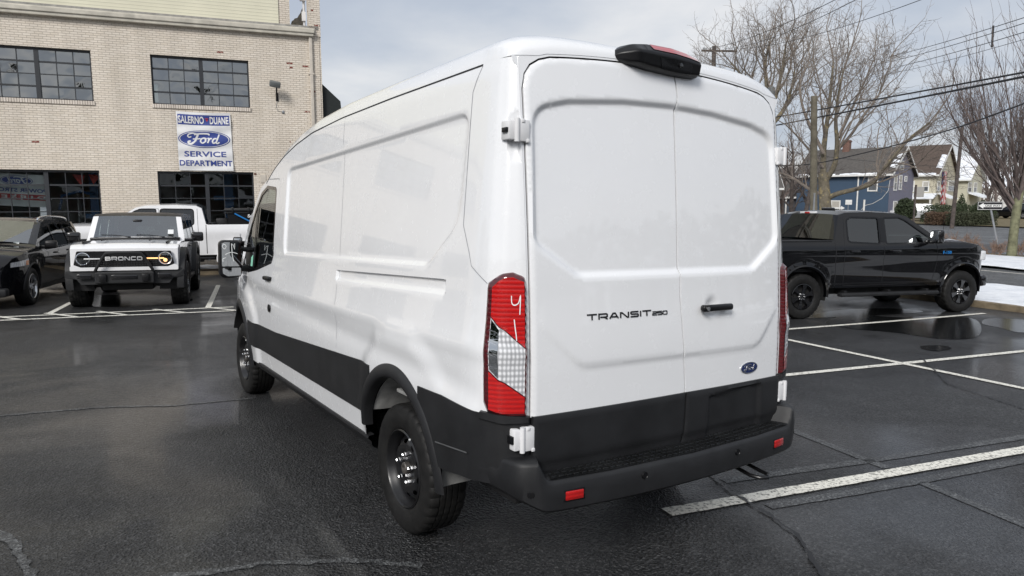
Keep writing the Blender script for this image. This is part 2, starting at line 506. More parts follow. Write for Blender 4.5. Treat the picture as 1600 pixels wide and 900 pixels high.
cd.sensor_fit = 'HORIZONTAL'; cd.sensor_width = 36; cd.lens = F_PX / 1600 * 36; cd.clip_start = .05; cd.clip_end = 3000
SC.camera = cam

def W(px, py, Y):
    """point of the place that the photograph shows at (px, py), Y metres ahead of the camera"""
    x3 = (px - 800) / F_PX; u3 = -(py - 450) / F_PX
    fw = cos(PITCH) - u3 * sin(PITCH); u = sin(PITCH) + u3 * cos(PITCH)
    return Vector((x3 / fw * Y, Y, CAMZ + u / fw * Y))
GFLAT = -.60
def gz(x, y):
    z = T_LOT.z - (UP_LOT.x * (x - T_LOT.x) + UP_LOT.y * (y - T_LOT.y)) / UP_LOT.z
    z = min(z, .5)
    k = .06; d = z - GFLAT
    return GFLAT + (d + sqrt(d * d + 4 * k * k)) / 2
def G(px, py, dz=0):
    """where the line of sight through (px, py) meets the ground"""
    y = 10.0
    for _ in range(60):
        p = W(px, py, y); d = (p.z - gz(p.x, p.y) - dz); sl = (CAMZ - p.z) / y
        y = max(1, min(200, y + .8 * d / max(sl, .02)))
    p = W(px, py, y); return Vector((p.x, p.y, gz(p.x, p.y) + dz))
def gnormal(x, y):
    e = .5
    return Vector((-(gz(x + e, y) - gz(x - e, y)) / (2 * e), -(gz(x, y + e) - gz(x, y - e)) / (2 * e), 1)).normalized()
def place(root, x, y, hx, hy, dz=0):
    """stand a vehicle on the ground at x, y with its nose (local +y) along (hx, hy)"""
    up = gnormal(x, y); f = Vector((hx, hy, 0)).normalized(); f = (f - up * f.dot(up)).normalized(); r = f.cross(up)
    m = Matrix((r, f, up)).transposed().to_4x4(); m.translation = Vector((x, y, gz(x, y) + dz))
    root.matrix_world = m

# ------------------------------------------------------------------ wheels
def tyre_mesh(mb, c, R, rim, w, n=120, tread=True, side=-1, depth=.007, blocks=1):
    """tyre about the x axis; side = -1 when the outer face looks to -x"""
    h = w / 2
    prof = [(-h * .72, rim - .004), (-h * .86, rim + .008), (-h * .93, rim + .02), (-h * 1.0, rim + (R - rim) * .38), (-h * 1.01, rim + (R - rim) * .45), (-h * 1.015, rim + (R - rim) * .5),
            (-h * 1.0, rim + (R - rim) * .66), (-h * .985, rim + (R - rim) * .70), (-h * .96, R - .028), (-h * .92, R - .016), (-h * .84, R - .006), (-h * .70, R - .001)]
    gr = []
    for g in (-.44, -.15, .15, .44):
        gr += [(h * g - .006, R), (h * g - .004, R - depth), (h * g + .004, R - depth), (h * g + .006, R)]
    prof = prof + gr + [(-a, r) for a, r in prof[::-1]]
    k = len(prof)
    def rm(i, j):
        if not tread: return 0
        if 9 <= i <= k - 10:
            edge = i <= 12 or i >= k - 13
            q = (j // blocks) % (4 if edge else 3)
            return -depth * (1.0 if edge else .5) if q == 0 else 0
        return 0
    mb.lathe(prof, c, 'x', n, rmod=rm)

def steel_wheel(parent, x, y, z, side, R=.356, rim=.212, w=.235):
    """black pressed steel wheel of the van; x is the outer tyre face"""
    s = side
    wh = MB(); 
    hole = []; 
    def dish(P):
        r = np.hypot(P[:, 0], P[:, 1])
        d = np.interp(r, [0, .055, .06, .085, .10, .135, .15, .175, .19], [.046, .046, .044, .042, .034, .034, .040, .066, .085])
        return np.stack([x - s * d, y + P[:, 0], z + P[:, 1]], 1)
    circ = lambda r, n=48, a0=0, cx=0, cy=0: [(cx + r * cos(2 * pi * i / n + a0), cy + r * sin(2 * pi * i / n + a0)) for i in range(n)]
    holes = [circ(.030, 16)]
    for i in range(10):
        a = 2 * pi * i / 10 + .2; ca, sa = cos(a), sin(a)
        holes.append([(ca * (.148 + .012 * cos(t)) - sa * .021 * sin(t), sa * (.148 + .012 * cos(t)) + ca * .021 * sin(t)) for t in np.linspace(0, 2 * pi, 14, endpoint=False)])
    v, f = panel(circ(.19), holes, dish, .012); wh.add(v, f)
    wh.lathe([(-s * .002 * 1, rim + .006), (-s * -.004, rim - .002), (-s * .006, rim - .008), (-s * .03, rim - .014), (-s * .04, rim - .022), (-s * .09, rim - .026), (-s * .2, rim - .026), (-s * .22, rim)], (x - s * .012, y, z), 'x', 64)
    rimo = wh.build('wheel', M['steel_black'], parent, 40)
    t = MB(); tyre_mesh(t, (x - s * w / 2, y, z), R, rim, w, 144, side=s); t.build('tyre', M['tyre'], rimo, 32)
    hb = MB()
    hb.lathe([(-s * .046, .033), (-s * .022, .033), (-s * .017, .028), (-s * .017, .018), (-s * .032, .015), (-s * .032, 0.0)], (x, y, z), 'x', 24)
    hb.build('hub', M['hub_metal'], rimo, 35)
    for i in range(5):
        a = 2 * pi * i / 5 + .35; nb = MB()
        nb.lathe([(-s * .040, .0145), (-s * .026, .0145), (-s * .024, .0125), (-s * .010, .0115), (-s * .005, .007), (-s * .005, 0)], (x, y + .078 * cos(a), z + .078 * sin(a)), 'x', 6)
        nb.build('lug_nut', M['chrome'], rimo, 30)
    br = MB(); br.lathe([(-s * .13, .17), (-s * .10, .17), (-s * .10, 0)], (x, y, z), 'x', 32); br.build('brake_drum', M['under'], rimo)
    vd = MB(); vd.tube([(x - s * .006, y + .225 * cos(2.1), z + .225 * sin(2.1)), (x - s * -.001, y + .225 * cos(2.1), z + .225 * sin(2.1))], .006, 8); vd.build('valve_dot', M['sticker_white'], rimo)
    return rimo

# ------------------------------------------------------------------ the white van
def WZ(z, y=2.0):
    w = np.interp(z, [.30, .42, .60, .88, 1.05, 1.20, 1.30, 1.40, 1.55, 2.2, 2.36, 2.42],
                     [.985, .995, 1.014, 1.026, 1.030, 1.026, 1.012, 1.002, .994, .930, .912, .897])
    y = np.asarray(y, float)
    tap = np.where(y > 4.2, ((np.maximum(y, 4.2) - 4.2) / 1.75) ** 2.3 * .26, 0)
    return w - tap
def ZG(y): return np.interp(y, [0, .5, 1.5, 2.3, 2.9, 3.3, 3.6, 3.85, 4.05, 4.2, 4.35], [2.415, 2.42, 2.415, 2.40, 2.365, 2.31, 2.245, 2.165, 2.075, 1.985, 1.87])
def YD(z, x=0):
    z = np.asarray(z, float)
    return .138 + np.where(z > 1.05, (np.maximum(z - 1.05, 0) / 1.4) ** 1.5 * .105, 0) + .028 * (np.abs(x) / .85) ** 2.4
XE = .860
def side_feat(u, z):
    """outward displacement of the pressed body side"""
    P = np.stack([u, z], 1); d = np.zeros(len(u))
    d -= .016 * ss(0, .030, sdf(P, PAN)) 
    k_ = (u - 2.17) / (.66 - 2.17); zt_ = 1.400 + .045 * k_; zb_ = 1.325 + .040 * k_
    d -= .017 * ss(0, .006, zt_ - z) * ss(0, .032, z - zb_) * ss(.66, .675, u) * ss(2.17, 2.155, u)
    d += .022 * ss(-.07, .08, sdf(P, BULR)) + .020 * ss(-.07, .08, sdf(P, BULF))
    # long shoulder: the side falls in below a line rising to the rear
    line = 1.165 + .00 * u
    d += -.012 * np.exp(-((z - 1.02 - .03 * (u - 2)) / .06) ** 2) * (ss(.35, .9, u) * (1 - ss(4.6, 5.0, u)))
    d += .008 * np.exp(-((z - 1.155) / .035) ** 2) * (1 - ss(3.8, 4.6, u))
    # recess pressed round the upper hinge at the rear corner
    d -= .012 * ss(0, .02, sdf(P, HREC))
    return d
PAN = fillet([(3.47, 2.135), (3.41, 1.445), (.86, 1.49), (.58, 1.70), (.56, 2.225)], [.10, .06, .16, .18, .10], 7)
SLOT = fillet([(2.17, 1.40), (2.17, 1.325), (.66, 1.365), (.66, 1.445)], .012, 3)
BULR = fillet([(1.66, .80), (1.60, .93), (1.44, 1.09), (1.28, 1.135), (.98, 1.135), (.84, 1.08), (.62, .955), (.42, .925), (.30, .90), (.30, .3), (1.66, .3)], [.05, .1, .1, .1, .1, .1, .1, .1, .0, 0, 0], 5)
BULF = fillet([(4.22, .86), (4.40, 1.0), (4.62, 1.12), (5.2, 1.12), (5.45, 1.0), (5.7, .9), (5.9, .3), (4.22, .3)], .08, 5)
HREC = fillet([(.02, 2.20), (.13, 2.155), (.14, 2.02), (.10, 1.975), (.02, 1.965)], .015, 3)
def corner_xy(u, z):
    """plan curve from the door edge (u=0) round to the side; u=.45 meets the side at y=.45"""
    t = np.clip(u / .45, 0, 1)
    # plan polyline-like curve with soft facets
    tx = np.interp(t, [0, .10, .30, .52, .66, .80, 1], [0, .16, .62, .90, .955, .985, 1])
    ty = np.interp(t, [0, .10, .30, .52, .66, .80, 1], [0, .03, .17, .42, .58, .75, 1])
    x0 = XE; y0 = YD(z, XE) + .010
    w = WZ(z)
    return x0 + (w - x0) * tx, y0 + (.45 - y0) * ty, t
def side_map(sgn, off=0.0):
    def fn(P):
        u, z = P[:, 0], P[:, 1]
        cx, cy, t = corner_xy(u, z)
        rear = u < .45
        x = np.where(rear, cx, WZ(z, u)); y = np.where(rear, cy, u)
        # outward direction in plan
        e = .004
        cx2, cy2, _ = corner_xy(u + e, z)
        tx = np.where(rear, cx2 - cx, WZ(z, u + e) - WZ(z, u)); ty = np.where(rear, cy2 - cy, e)
        L = np.hypot(tx, ty) + 1e-9; nx, ny = ty / L, -tx / L
        # soften: average normal near corner
        d = side_feat(u, z) + off
        return np.stack([sgn * (x + nx * d), y + ny * d, z], 1)
    return fn
def circ2(cx, cy, r, n=64): return [(cx + r * cos(2 * pi * i / n), cy + r * sin(2 * pi * i / n)) for i in range(n)]
YR, YF = 1.215, 4.965
AR = (YR - .035, .415); AF = (YF - .01, .415)
WIN = fillet([(3.745, 1.995), (3.70, 1.43), (3.75, 1.36), (4.22, 1.275), (4.55, 1.235), (4.95, 1.235), (4.86, 1.36), (4.42, 1.82), (4.24, 1.965), (4.05, 2.02)], [.06, .03, .05, .1, .05, .03, .1, .3, .08, .05], 5)
DOOR = fillet([(3.655, 2.06), (3.655, .585), (4.42, .585), (4.62, .95), (4.99, 1.12), (5.02, 1.22), (4.95, 1.34), (4.47, 1.86), (4.28, 2.01), (4.06, 2.075)], [.05, .05, .1, .2, .05, .05, .1, .3, .08, .05], 5)

def build_van():
    van = empty('cargo_van', 'large white cargo van seen from behind, parked in the middle of the lot', 'van')
    for sgn in (-1, 1):
        mp = side_map(sgn)
        out = [(0, .60), (.82, .60), (1.60, .43), (4.4, .43), (5.4, .38), (5.86, .38), (5.93, .6), (5.93, .88), (5.80, 1.02), (5.12, 1.235), (4.98, 1.40), (4.62, 1.76)]
        top = [(y, float(ZG(y))) for y in (4.35, 4.2, 4.05, 3.85, 3.6, 3.3, 2.9, 2.3, 1.5, .5, .2, 0)]
        top = [(a, b) for a, b in catmull(top, 4)]
        out = out + top
        lines = [(offset(PAN, q), True) for q in (0, .008, .016, .024, .030)] + [([(2.17, 1.325 + q), (.66, 1.365 + q)], False) for q in (0, .008, .016, .024, .032)] + [([(2.17, 1.40 - q), (.66, 1.445 - q)], False) for q in (0, .003, .006)] + [([(uu, 1.33), (uu, 1.40)], False) for uu in (2.17, 2.155, .675, .66)]
        lines += [([(x, z) for x in [xx] for z in (.62, 2.40)], False) for xx in (.045, .135, .234, .297, .36)]
        lines += [(HREC, True)]
        v, f = panel(out, [circ2(*AR, .475), circ2(*AF, .475), offset(DOOR, -.002)], mp, .026 if sgn < 0 else .05, lines)
        b = MB(); b.add(v, f); b.build('body_side', M['van_white'], van, 40)
        # front door with its own shut line
        v, f = panel(offset(DOOR, .003), [WIN, circ2(*AF, .475)], mp, .03, (), .02, (-sgn, 0, 0))
        b = MB(); b.add(v, f); dr = b.build('front_door', M['van_white'], van, 40)
        ins = lambda P, m=side_map(sgn, -.03): m(P)
        v, f = panel(offset(DOOR, -.03), [offset(DOOR, .025), circ2(*AF, .475)], ins, .05)
        b = MB(); b.add(v, f); b.build('door_seal', M['seam'], van)
        gl = side_map(sgn, -.004)
        v, f = panel(offset(WIN, .018), [], gl, .05); b = MB(); b.add(v, f); b.build('side_window', M['glass_car'], dr)
        v, f = panel(WIN, [offset(WIN, .030)], side_map(sgn, .001), .03, (), .02, (-sgn, 0, 0)); b = MB(); b.add(v, f); b.build('window_surround', M['gloss_black'], dr)
        v, f = panel([(4.33, 1.29), (4.30, 1.86), (4.335, 1.82), (4.365, 1.29)], [], side_map(sgn, .002), .03); b = MB(); b.add(v, f); b.build('window_divider', M['trim_black'], dr)
        # handle and lock
        b = MB(); hx = float(WZ(1.24)); b.box(sgn * (hx - .01), sgn * (hx + .035), 3.70, 3.88, 1.215, 1.25, .012); b.build('door_handle', M['trim_black'], dr)
        b = MB()
        b.lathe([(0, .0), (0, .032), (-sgn * .006, .034)], (sgn * (float(WZ(.985)) + .012), 3.75, .985), 'x', 20); b.build('lock_cover', M['trim_black'], van)
        # black band along the flank between the wheels, and behind the rear wheel
        band = fillet([(1.50, .575), (4.50, .575), (4.50, .80), (4.34, .795), (3.6, .80), (1.62, .893), (1.5, .893)], [0, 0, 0, .02, .1, .02, 0], 3)
        v, f = panel(band, [circ2(*AR, .475), circ2(*AF, .475)], side_map(sgn, .008), .05, (), .02, (-sgn, 0, 0)); b = MB(); b.add(v, f); b.build('flank_cladding', M['cladding'], van, 40)
        rb = [(.0, .66), (.0, .873), (.25, .888), (.62, .905), (.86, .90), (.86, .54), (.60, .545), (.42, .572), (.17, .580), (.15, .66)]
        v, f = panel(rb, [circ2(*AR, .475)], side_map(sgn, .007), .03, (), .02, (-sgn, .3, 0)); b = MB(); b.add(v, f); b.build('rear_cladding', M['cladding'], van, 40)
        # sill below the white rocker
        b = MB()
        def sill(u_, v_):
            y = 1.62 + u_ * 2.86; pr_ = [(.97, .445), (1.008, .440), (1.012, .425), (.99, .405), (.985, .375), (.94, .345), (.80, .34)]
            k = v_ * 6; x, z = pr_[int(round(k))]; return (sgn * x, y, z)
        b.grid(sill, 10, 6); b.build('sill', M['cladding'], van, 50)
        # wheel arch trims: a raised lip swept round each opening
        for (cx, cz), nm in ((AR, 0), (AF, 1)):
            b = MB(); a0, a1 = (.20, pi + .02) if nm == 0 else (.1, pi + .15)
            ring = [(.455, -.045), (.460, .004), (.468, .016), (.488, .021), (.508, .018), (.528, .010), (.536, .000)]
            vs = []; n = 56
            for i in range(n + 1):
                a = a0 + (a1 - a0) * i / n
                for r, o in ring:
                    q = np.array([[cx + r * cos(a), max(.36, cz + r * sin(a))]]); p = side_map(sgn, 0)(q)[0]; vs.append((p[0] + sgn * o, p[1], p[2]))
            k = len(ring)
            fs = [(i * k + j, i * k + j + 1, (i + 1) * k + j + 1, (i + 1) * k + j) for i in range(n) for j in range(k - 1)]
            b.add(vs, fs); b.build('wheel_arch_trim', M['cladding'], van, 50)
            # inner arch
            b = MB(); vs = []
            for i in range(33):
                a = .42 + (pi - .42) * i / 32
                for q, xx in ((.462, .985), (.455, .93), (.45, .62), (.06, .60)):
                    vs.append((sgn * xx, cx + q * cos(a), cz + q * sin(a)))
            fs = [(i * 4 + j, i * 4 + j + 1, (i + 1) * 4 + j + 1, (i + 1) * 4 + j) for i in range(32) for j in range(3)]
            b.add(vs, fs)
            if nm == 0:
                b.box(sgn * .78, sgn * .80, cx + .12, cx + .14, .62, .86, .004); b.box(sgn * .70, sgn * .96, cx - .2, cx + .14, .765, .785, .004)
            b.build('wheel_arch_liner', M['liner'] if nm == 0 else M['under'], van)
        # fine joints (gutter, panel, rear pillar): groove shade put into ribbon colour
        b = MB()
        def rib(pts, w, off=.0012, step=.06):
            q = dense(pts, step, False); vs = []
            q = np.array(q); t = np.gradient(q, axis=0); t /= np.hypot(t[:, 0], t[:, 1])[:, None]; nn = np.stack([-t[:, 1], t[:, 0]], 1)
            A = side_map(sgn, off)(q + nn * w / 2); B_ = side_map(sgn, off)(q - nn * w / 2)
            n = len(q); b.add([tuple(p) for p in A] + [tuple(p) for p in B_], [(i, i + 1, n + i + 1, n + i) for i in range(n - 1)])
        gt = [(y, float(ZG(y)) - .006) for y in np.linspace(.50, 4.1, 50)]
        rib(gt, .009); b.build('gutter_shade_line', M['seam'], van, 0)
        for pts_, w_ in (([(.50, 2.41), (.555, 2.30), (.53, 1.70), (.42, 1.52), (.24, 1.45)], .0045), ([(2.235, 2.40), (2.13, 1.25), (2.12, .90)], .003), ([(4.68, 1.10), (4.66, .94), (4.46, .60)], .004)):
            b = MB(); rib(pts_, w_); b.build('joint_shade_line', M['groove_shade'], van, 0)

    def zt(x): return 2.462 - .046 * (np.abs(x) / .8) ** 2.2
    # roof with its crown and rounded rear edge
    def roof(P):
        t, y = P[:, 0], P[:, 1]
        zg = ZG(y); uu_ = np.linspace(0, .45, 60); cxx, cyy, _ = corner_xy(uu_, np.full(60, 2.415)); w = np.where(y < .45, np.interp(y, cyy, cxx), .897) - .002
        w = np.minimum(w, WZ(zg, y))
        H = np.interp(y, [.28, 3.0, 3.6, 4.0, 4.35], [.152, .155, .165, .18, .22])
        cr = (1 - np.abs(t) ** 6) ** .38
        z = zg + H * cr
        x_ = np.abs(t * w); zf = np.minimum(np.where(x_ < .72, zt(x_) + .018, 2.436 - .018 * ((x_ - .72) / .175)), 2.48)
        q = np.clip((y - .30) / .18, 0, 1); z = zf + (z - zf) * np.sqrt(np.maximum(0, 1 - (1 - q) ** 2.4))
        ys = YD(zf, x_) + .010; y = np.where(y < .48, ys + (.48 - ys) * q, y)
        z += .006 * np.sin(t * 9 * pi / 2) * ss(.7, 1.0, y) * (1 - ss(3.2, 3.6, y)) * (np.abs(t) < .8)
        return np.stack([t * w, y, z], 1)
    out = [(-1, .30), (1, .30), (1, 4.33), (-1, 4.33)]
    ts = [(-1 + 2 * i / 60) for i in range(61)]
    v, f = panel(out, [], roof, .045, [([(-.985, .31), (-.985, 4.3)], False), ([(.985, .31), (.985, 4.3)], False), ([(-.95, .31), (-.95, 4.3)], False), ([(.95, .31), (.95, 4.3)], False), ([(-.9, .31), (-.9, 4.3)], False), ([(.9, .31), (.9, 4.3)], False)] + [([(-.99, q), (.99, q)], False) for q in (.303, .31, .325, .345, .375, .42, .48)])
    b = MB(); b.add(v, f); b.build('roof', M['van_white'], van, 50)

    # rear doors
    def seam(z): return np.interp(z, [.6, .70, .88, .98, 1.10, 1.28, 1.36, 1.47, 2.26, 2.31, 2.38, 2.50], [.050, .060, .068, .062, .045, .030, .026, .028, .040, .048, .044, .018])
    L = [(-.842, .600)] + [(-.842, 2.28), (-.828, 2.345), (-.80, 2.385), (-.755, 2.412)]
    arc = [(x, float(zt(x))) for x in np.linspace(-.70, .70, 29)]
    R_ = [(.755, 2.412), (.80, 2.385), (.828, 2.345), (.842, 2.28), (.842, .600)]
    full = L + arc + R_
    REC = fillet([(-.815, 2.215), (-.830, 1.62), (-.60, 1.468), (.60, 1.468), (.830, 1.62), (.815, 2.215), (.62, 2.262), (.3, 2.292), (0, 2.302), (-.3, 2.292), (-.62, 2.262)], [.14, .10, .12, .12, .10, .14, .3, .3, .3, .3, .3], 8)
    LOW = fillet([(-.80, 1.40), (-.83, 1.27), (-.60, 1.056), (.64, 1.045), (.84, 1.27), (.80, 1.40), (.58, 1.415), (-.58, 1.415)], [.05, .10, .16, .16, .10, .05, .1, .1], 7)
    CUP = circ2(.257, 1.300, .062, 28)
    PL = fillet([(.235, .845), (.665, .868), (.675, .56), (.225, .56)], .02, 4)
    def door_feat(x, z):
        P = np.stack([x, z], 1)
        d = .020 * ss(0, .030, sdf(P, REC))                       # pressed in
        s2 = sdf(P, LOW); d -= .009 * ss(0, .035, s2) * ss(1.42, 1.08, z)
        d += .016 * ss(0, .05, sdf(P, CUP))
        return d
    def door_map(off=0):
        def fn(P):
            x, z = P[:, 0], P[:, 1]; y = YD(z, x) + door_feat(x, z) - off + .03 * (z < .872)
            # rolled outer edge
            e = sdf(P, np.array(full)); y = y + .010 * (1 - np.clip(e / .014, 0, 1)) ** 2
            return np.stack([x, y, z], 1)
        return fn
    zs = [.600, .70, .88, .98, 1.10, 1.28, 1.36, 1.47, 2.26, 2.31, 2.38, 2.455]
    sm = [tuple(map(float, p)) for p in catmull([(float(seam(z)), z) for z in zs], 4)]
    gap = .005
    cl = lambda pl, s: [(x, z) for x, z in pl]
    left = [(-.842, .600)] + L[1:] + [(x, z) for x, z in arc if x < float(seam(2.45)) - .02] + [(x - gap, z) for x, z in sm[::-1]]
    right = [(x + gap, z) for x, z in sm] + [(x, z) for x, z in arc if x > float(seam(2.45)) + .02] + R_
    recl = [(offset(REC, q), True) for q in (0, .008, .016, .024, .030)]
    lowl = [(offset(LOW, q), True) for q in (0, .012, .03)]
    doors = []
    for pl, sg in ((left, -1), (right, 1)):
        up = [p for p in pl]
        # the painted upper part stops at the plastic below z = .878
        poly = [(x, max(z, .60)) for x, z in up]
        ln = []
        for l, c_ in recl + lowl + ([(CUP, True)] if sg > 0 else []):
            seg = [p for p in dense(l, .02) if (p[0] < float(seam(p[1])) - .012 if sg < 0 else p[0] > float(seam(p[1])) + .012)]
            # split into open runs
            run = []
            for p in seg:
                if run and math.dist(p, run[-1]) > .05:
                    if len(run) > 2: ln.append((run, False))
                    run = []
                run.append(p)
            if len(run) > 2: ln.append((run, False))
        v, f = panel(poly, [], door_map(), .015, ln, .025, (0, 1, 0))
        b = MB(); b.add(v, f); d_ = b.build('rear_door', M['van_white'], van, 42); doors.append(d_)
        # plastic lower panel, a little proud of the paint
        s_ = [p for p in sm if p[1] <= .885]
        if sg < 0: lp = [(-.840, .598), (-.840, .878), (s_[-1][0] - gap, .880)] + [(x - gap, z) for x, z in s_[::-1] if z < .875] + [(s_[0][0] - gap, .598)]
        else: lp = [(s_[0][0] + gap, .598)] + [(x + gap, z) for x, z in s_ if z < .875] + [(s_[-1][0] + gap, .880), (.840, .878), (.840, .598)]
        def lowmap(P):
            x, z = P[:, 0], P[:, 1]; off = .010
            y = YD(z, x) - off - .006 * ss(.60, .64, z) + .010 * ss(.675, .655, z)
            e = np.minimum(segdist(P, np.array(lp)), .012); y = y + .006 * (1 - e / .012) ** 2
            if sg > 0: y = y + .018 * ss(0, .014, sdf(P, PL))
            return np.stack([x, y, z], 1)
        lns = [([(-.84, .665), (.015, .665)], False)] if sg < 0 else [(PL2, True) for PL2 in (offset(PL, .0), offset(PL, .007), offset(PL, .014)) if 0]
        v, f = panel(lp, [], lowmap, .016, lns, .02, (0, 1, 0)); b = MB(); b.add(v, f)
        if sg > 0:
            for q in (.35, .55): b.lathe([(0, .0), (0, .007), (.004, .008)], (q, float(YD(.6, q)) + .0, .615), 'y', 10)
        b.build('door_cladding', M['cladding'], d_, 45)
    dl, dr_ = doors
    # frame of the doorway and dark rubber behind the gaps
    def frm(P): return np.stack([P[:, 0], YD(P[:, 1], P[:, 0]) + .012, P[:, 1]], 1)
    fo = [(-XE, .60), (-XE, 2.36)] + [(-.885, 2.40), (-.893, 2.418), (-.80, 2.44)] + [(x, float(zt(x)) + .02) for x in np.linspace(-.70, .70, 29)] + [(.80, 2.44), (.893, 2.418), (.885, 2.40), (XE, 2.36), (XE, .60)]
    v, f = panel(fo, [offset(full, -.008)], frm, .03); b = MB(); b.add(v, f); b.build('rear_frame', M['van_white'], van, 50)
    rf = lambda P: np.stack([P[:, 0], YD(P[:, 1], P[:, 0]) + .03, P[:, 1]], 1)
    v, f = panel(offset(full, -.012), [offset(full, .03)], rf, .05); b = MB(); b.add(v, f)
    ss_ = [(x, z) for x, z in sm]; b.add([(x + q, float(YD(z, x)) + .034, z) for x, z in ss_ for q in (-.03, .03)], [(2 * i, 2 * i + 1, 2 * i + 3, 2 * i + 2) for i in range(len(ss_) - 1)])
    b.build('door_rubber', M['seam'], van, 0)
    # close the corner between pillar top and roof
    # writing on the left door
    def dfn(x, z, up):
        return (x, float(YD(z, x)) + float(door_feat(np.array([x]), np.array([z]))[0]) - up - .0006, z)
    b = MB(); x_ = wide_text(b, 'TRANSIT', -.558, 1.281, .026, dfn, .003, gap=.28, w=.24, sx=1.385); wide_text(b, '250', x_ - .001, 1.281, .018, dfn, .003, gap=.2, w=.24, sx=1.18)
    b.build('model_lettering', M['letter_black'], dl, 0)
    # oval badge on the right door
    b = MB(); cx, cz = .566, .952
    ellipse_disc(b, cx, cz, .072, .031, dfn, .004, m=0); ellipse_disc(b, cx, cz, .066, .0265, dfn, .0052, m=1)
    script_ford(b, cx + .003, cz, .098, dfn, .0064, m=0, bold=1.1)
    b.build('oval_badge', [M['chrome'], M['emblem_blue']], dr_, 0)
    # handle
    b = MB(); yy = float(YD(1.3, .26)) - .012
    b.box(.150, .372, yy - .034, yy - .006, 1.280, 1.314, .012, seg=3); b.lathe([(0, .0165), (-.033, .0165), (-.036, .014), (-.036, 0)], (.176, yy, 1.297), 'y', 20)
    b.box(.335, .365, yy - .02, yy + .015, 1.285, 1.31, .005); hd = b.build('door_handle', M['trim_black'], dr_, 45)
    b = MB(); b.lathe([(0, .010), (-.004, .010), (-.004, 0)], (.176, yy - .036, 1.297), 'y', 14); b.build('key_cylinder', M['steel'], hd)
    # hinges
    for sgn in (-1, 1):
        for z0, z1 in ((2.05, 2.15), (.728, .842)):
            b = MB(); y0 = float(YD(z0 + .05, XE)); x0 = XE
            def hb(xa, xb, ya, yb, za, zb, bv=.006): b.box(sgn * xa, sgn * xb, ya, yb, za, zb, bv)
            hb(x0 - .028, x0 + .032, y0 - .014, y0 + .03, z0 + .004, z1 - .004, .006)
            hb(x0 + .040, x0 + .072, y0 - .004, y0 + .06, z0 + .010, z1 - .010, .006)
            b.tube([(sgn * (x0 + .036), y0 - .010, z0 + .002), (sgn * (x0 + .036), y0 - .010, z1 - .001)], .0115, 14)
            hb(x0 - .026, x0 - .010, y0 - .018, y0, z0 + .0, z0 + .016, .003); hb(x0 + .0, x0 + .016, y0 - .018, y0, z1 - .018, z1 - .002, .003)
            h = b.build('hinge', M['white_plastic'], van, 40)
            b = MB(); b.box(sgn * (x0 + .070), sgn * (x0 + .082), y0 + .002, y0 + .04, z0 + .04, z1 - .04, .002); b.build('hinge_bolt', M['trim_black'], h)
    # tail lights: dark red housing with three lens fields
    LAMP = fillet([(.004, .882), (.006, 1.462), (.018, 1.480), (.085, 1.502), (.130, 1.498), (.220, 1.455), (.226, 1.43), (.226, .940), (.205, .900), (.13, .883)], [.004, .01, .01, .02, .02, .012, .01, .02, .02, .02], 4)
    for sgn in (-1, 1):
        def lm(off):
            base = side_map(sgn, off)
            def fn(P):
                e = sdf(P, np.array(LAMP)); k = -.016 * (1 - np.clip(e / .012, 0, 1)) ** 2
                q = base(P); cxy = np.array([sgn * .80, .55, 0]); v_ = q - cxy; v_[:, 2] = 0; v_ /= np.linalg.norm(v_, axis=1)[:, None]
                return q + v_ * k[:, None]
            return fn
        v, f = panel(LAMP, [], lm(.022), .018, (), .03, (-sgn * .7, .7, 0)); b = MB(); b.add(v, f); lp = b.build('tail_light', M['lens_dark'], van, 50)
        i0, i1 = .031, .193
        tz = lambda u: 1.185 + (u - i0) / (i1 - i0) * (1.315 - 1.185); bz = lambda u: .975 + (u - i0) / (i1 - i0) * (1.085 - .975)
        redt = [(i0, tz(i0)), (i1, tz(i1)), (i1, 1.438), (.130, 1.480), (.088, 1.482), (i0, 1.462)]
        clr = [(i0, bz(i0)), (i1, bz(i1)), (i1, tz(i1) - .006), (i0, tz(i0) - .006)]
        redb = [(i0, .900), (.13, .900), (.195, .915), (i1, .95), (i1, bz(i1) - .006), (i0, bz(i0) - .006)]
        for pl, mt in ((redt, 'lens_red'), (clr, 'lens_clear'), (redb, 'lens_red')):
            v, f = panel(pl, [], lm(.0245), .02); b = MB(); b.add(v, f); b.build('lamp_lens', M[mt], lp, 50)
        # darker inner reflectors on the outer third
        v, f = panel([(.140, bz(.140) + .004), (i1 - .004, bz(i1) + .006), (i1 - .004, tz(i1) - .012), (.140, tz(.140) - .014)], [], lm(.0262), .02); b = MB(); b.add(v, f); b.build('lamp_lens', M['mirror'], lp, 50)
        for q in (1.25, 1.20, 1.15, 1.10):
            b = MB(); b.add([tuple(p) for p in lm(.0275)(np.array([(u, q + dz + (u - .17) * .25) for dz in (0, .005) for u in (.145, .160, .180, .197)]))], [(i, i + 1, i + 5, i + 4) for i in range(3)])
            b.build('lamp_rib', M['chrome'], lp, 0)
        if sgn < 0:
            b = MB(); fn = lambda a, c_, up: tuple(lm(.0255 + up)(np.array([(a, c_)]))[0])
            stroke(b, catmull([(.098, 1.405), (.096, 1.375), (.082, 1.365), (.062, 1.375), (.052, 1.405), (.054, 1.36), (.056, 1.325)], 4), .0045, fn, .001)
            stroke(b, catmull([(.083, 1.305), (.078, 1.27), (.072, 1.235), (.070, 1.215)], 4), .0045, fn, .001)
            b.build('crayon_mark', M['crayon'], lp, 0)
    for sgn in (-1, 1):
        v, f = panel([(.0, .858), (.0, .882), (.235, .900), (.25, .872), (.12, .856)], [], side_map(sgn, .024), .02, (), .03, (-sgn * .7, .7, 0)); b = MB(); b.add(v, f); b.build('lamp_ledge', M['cladding'], van, 40)
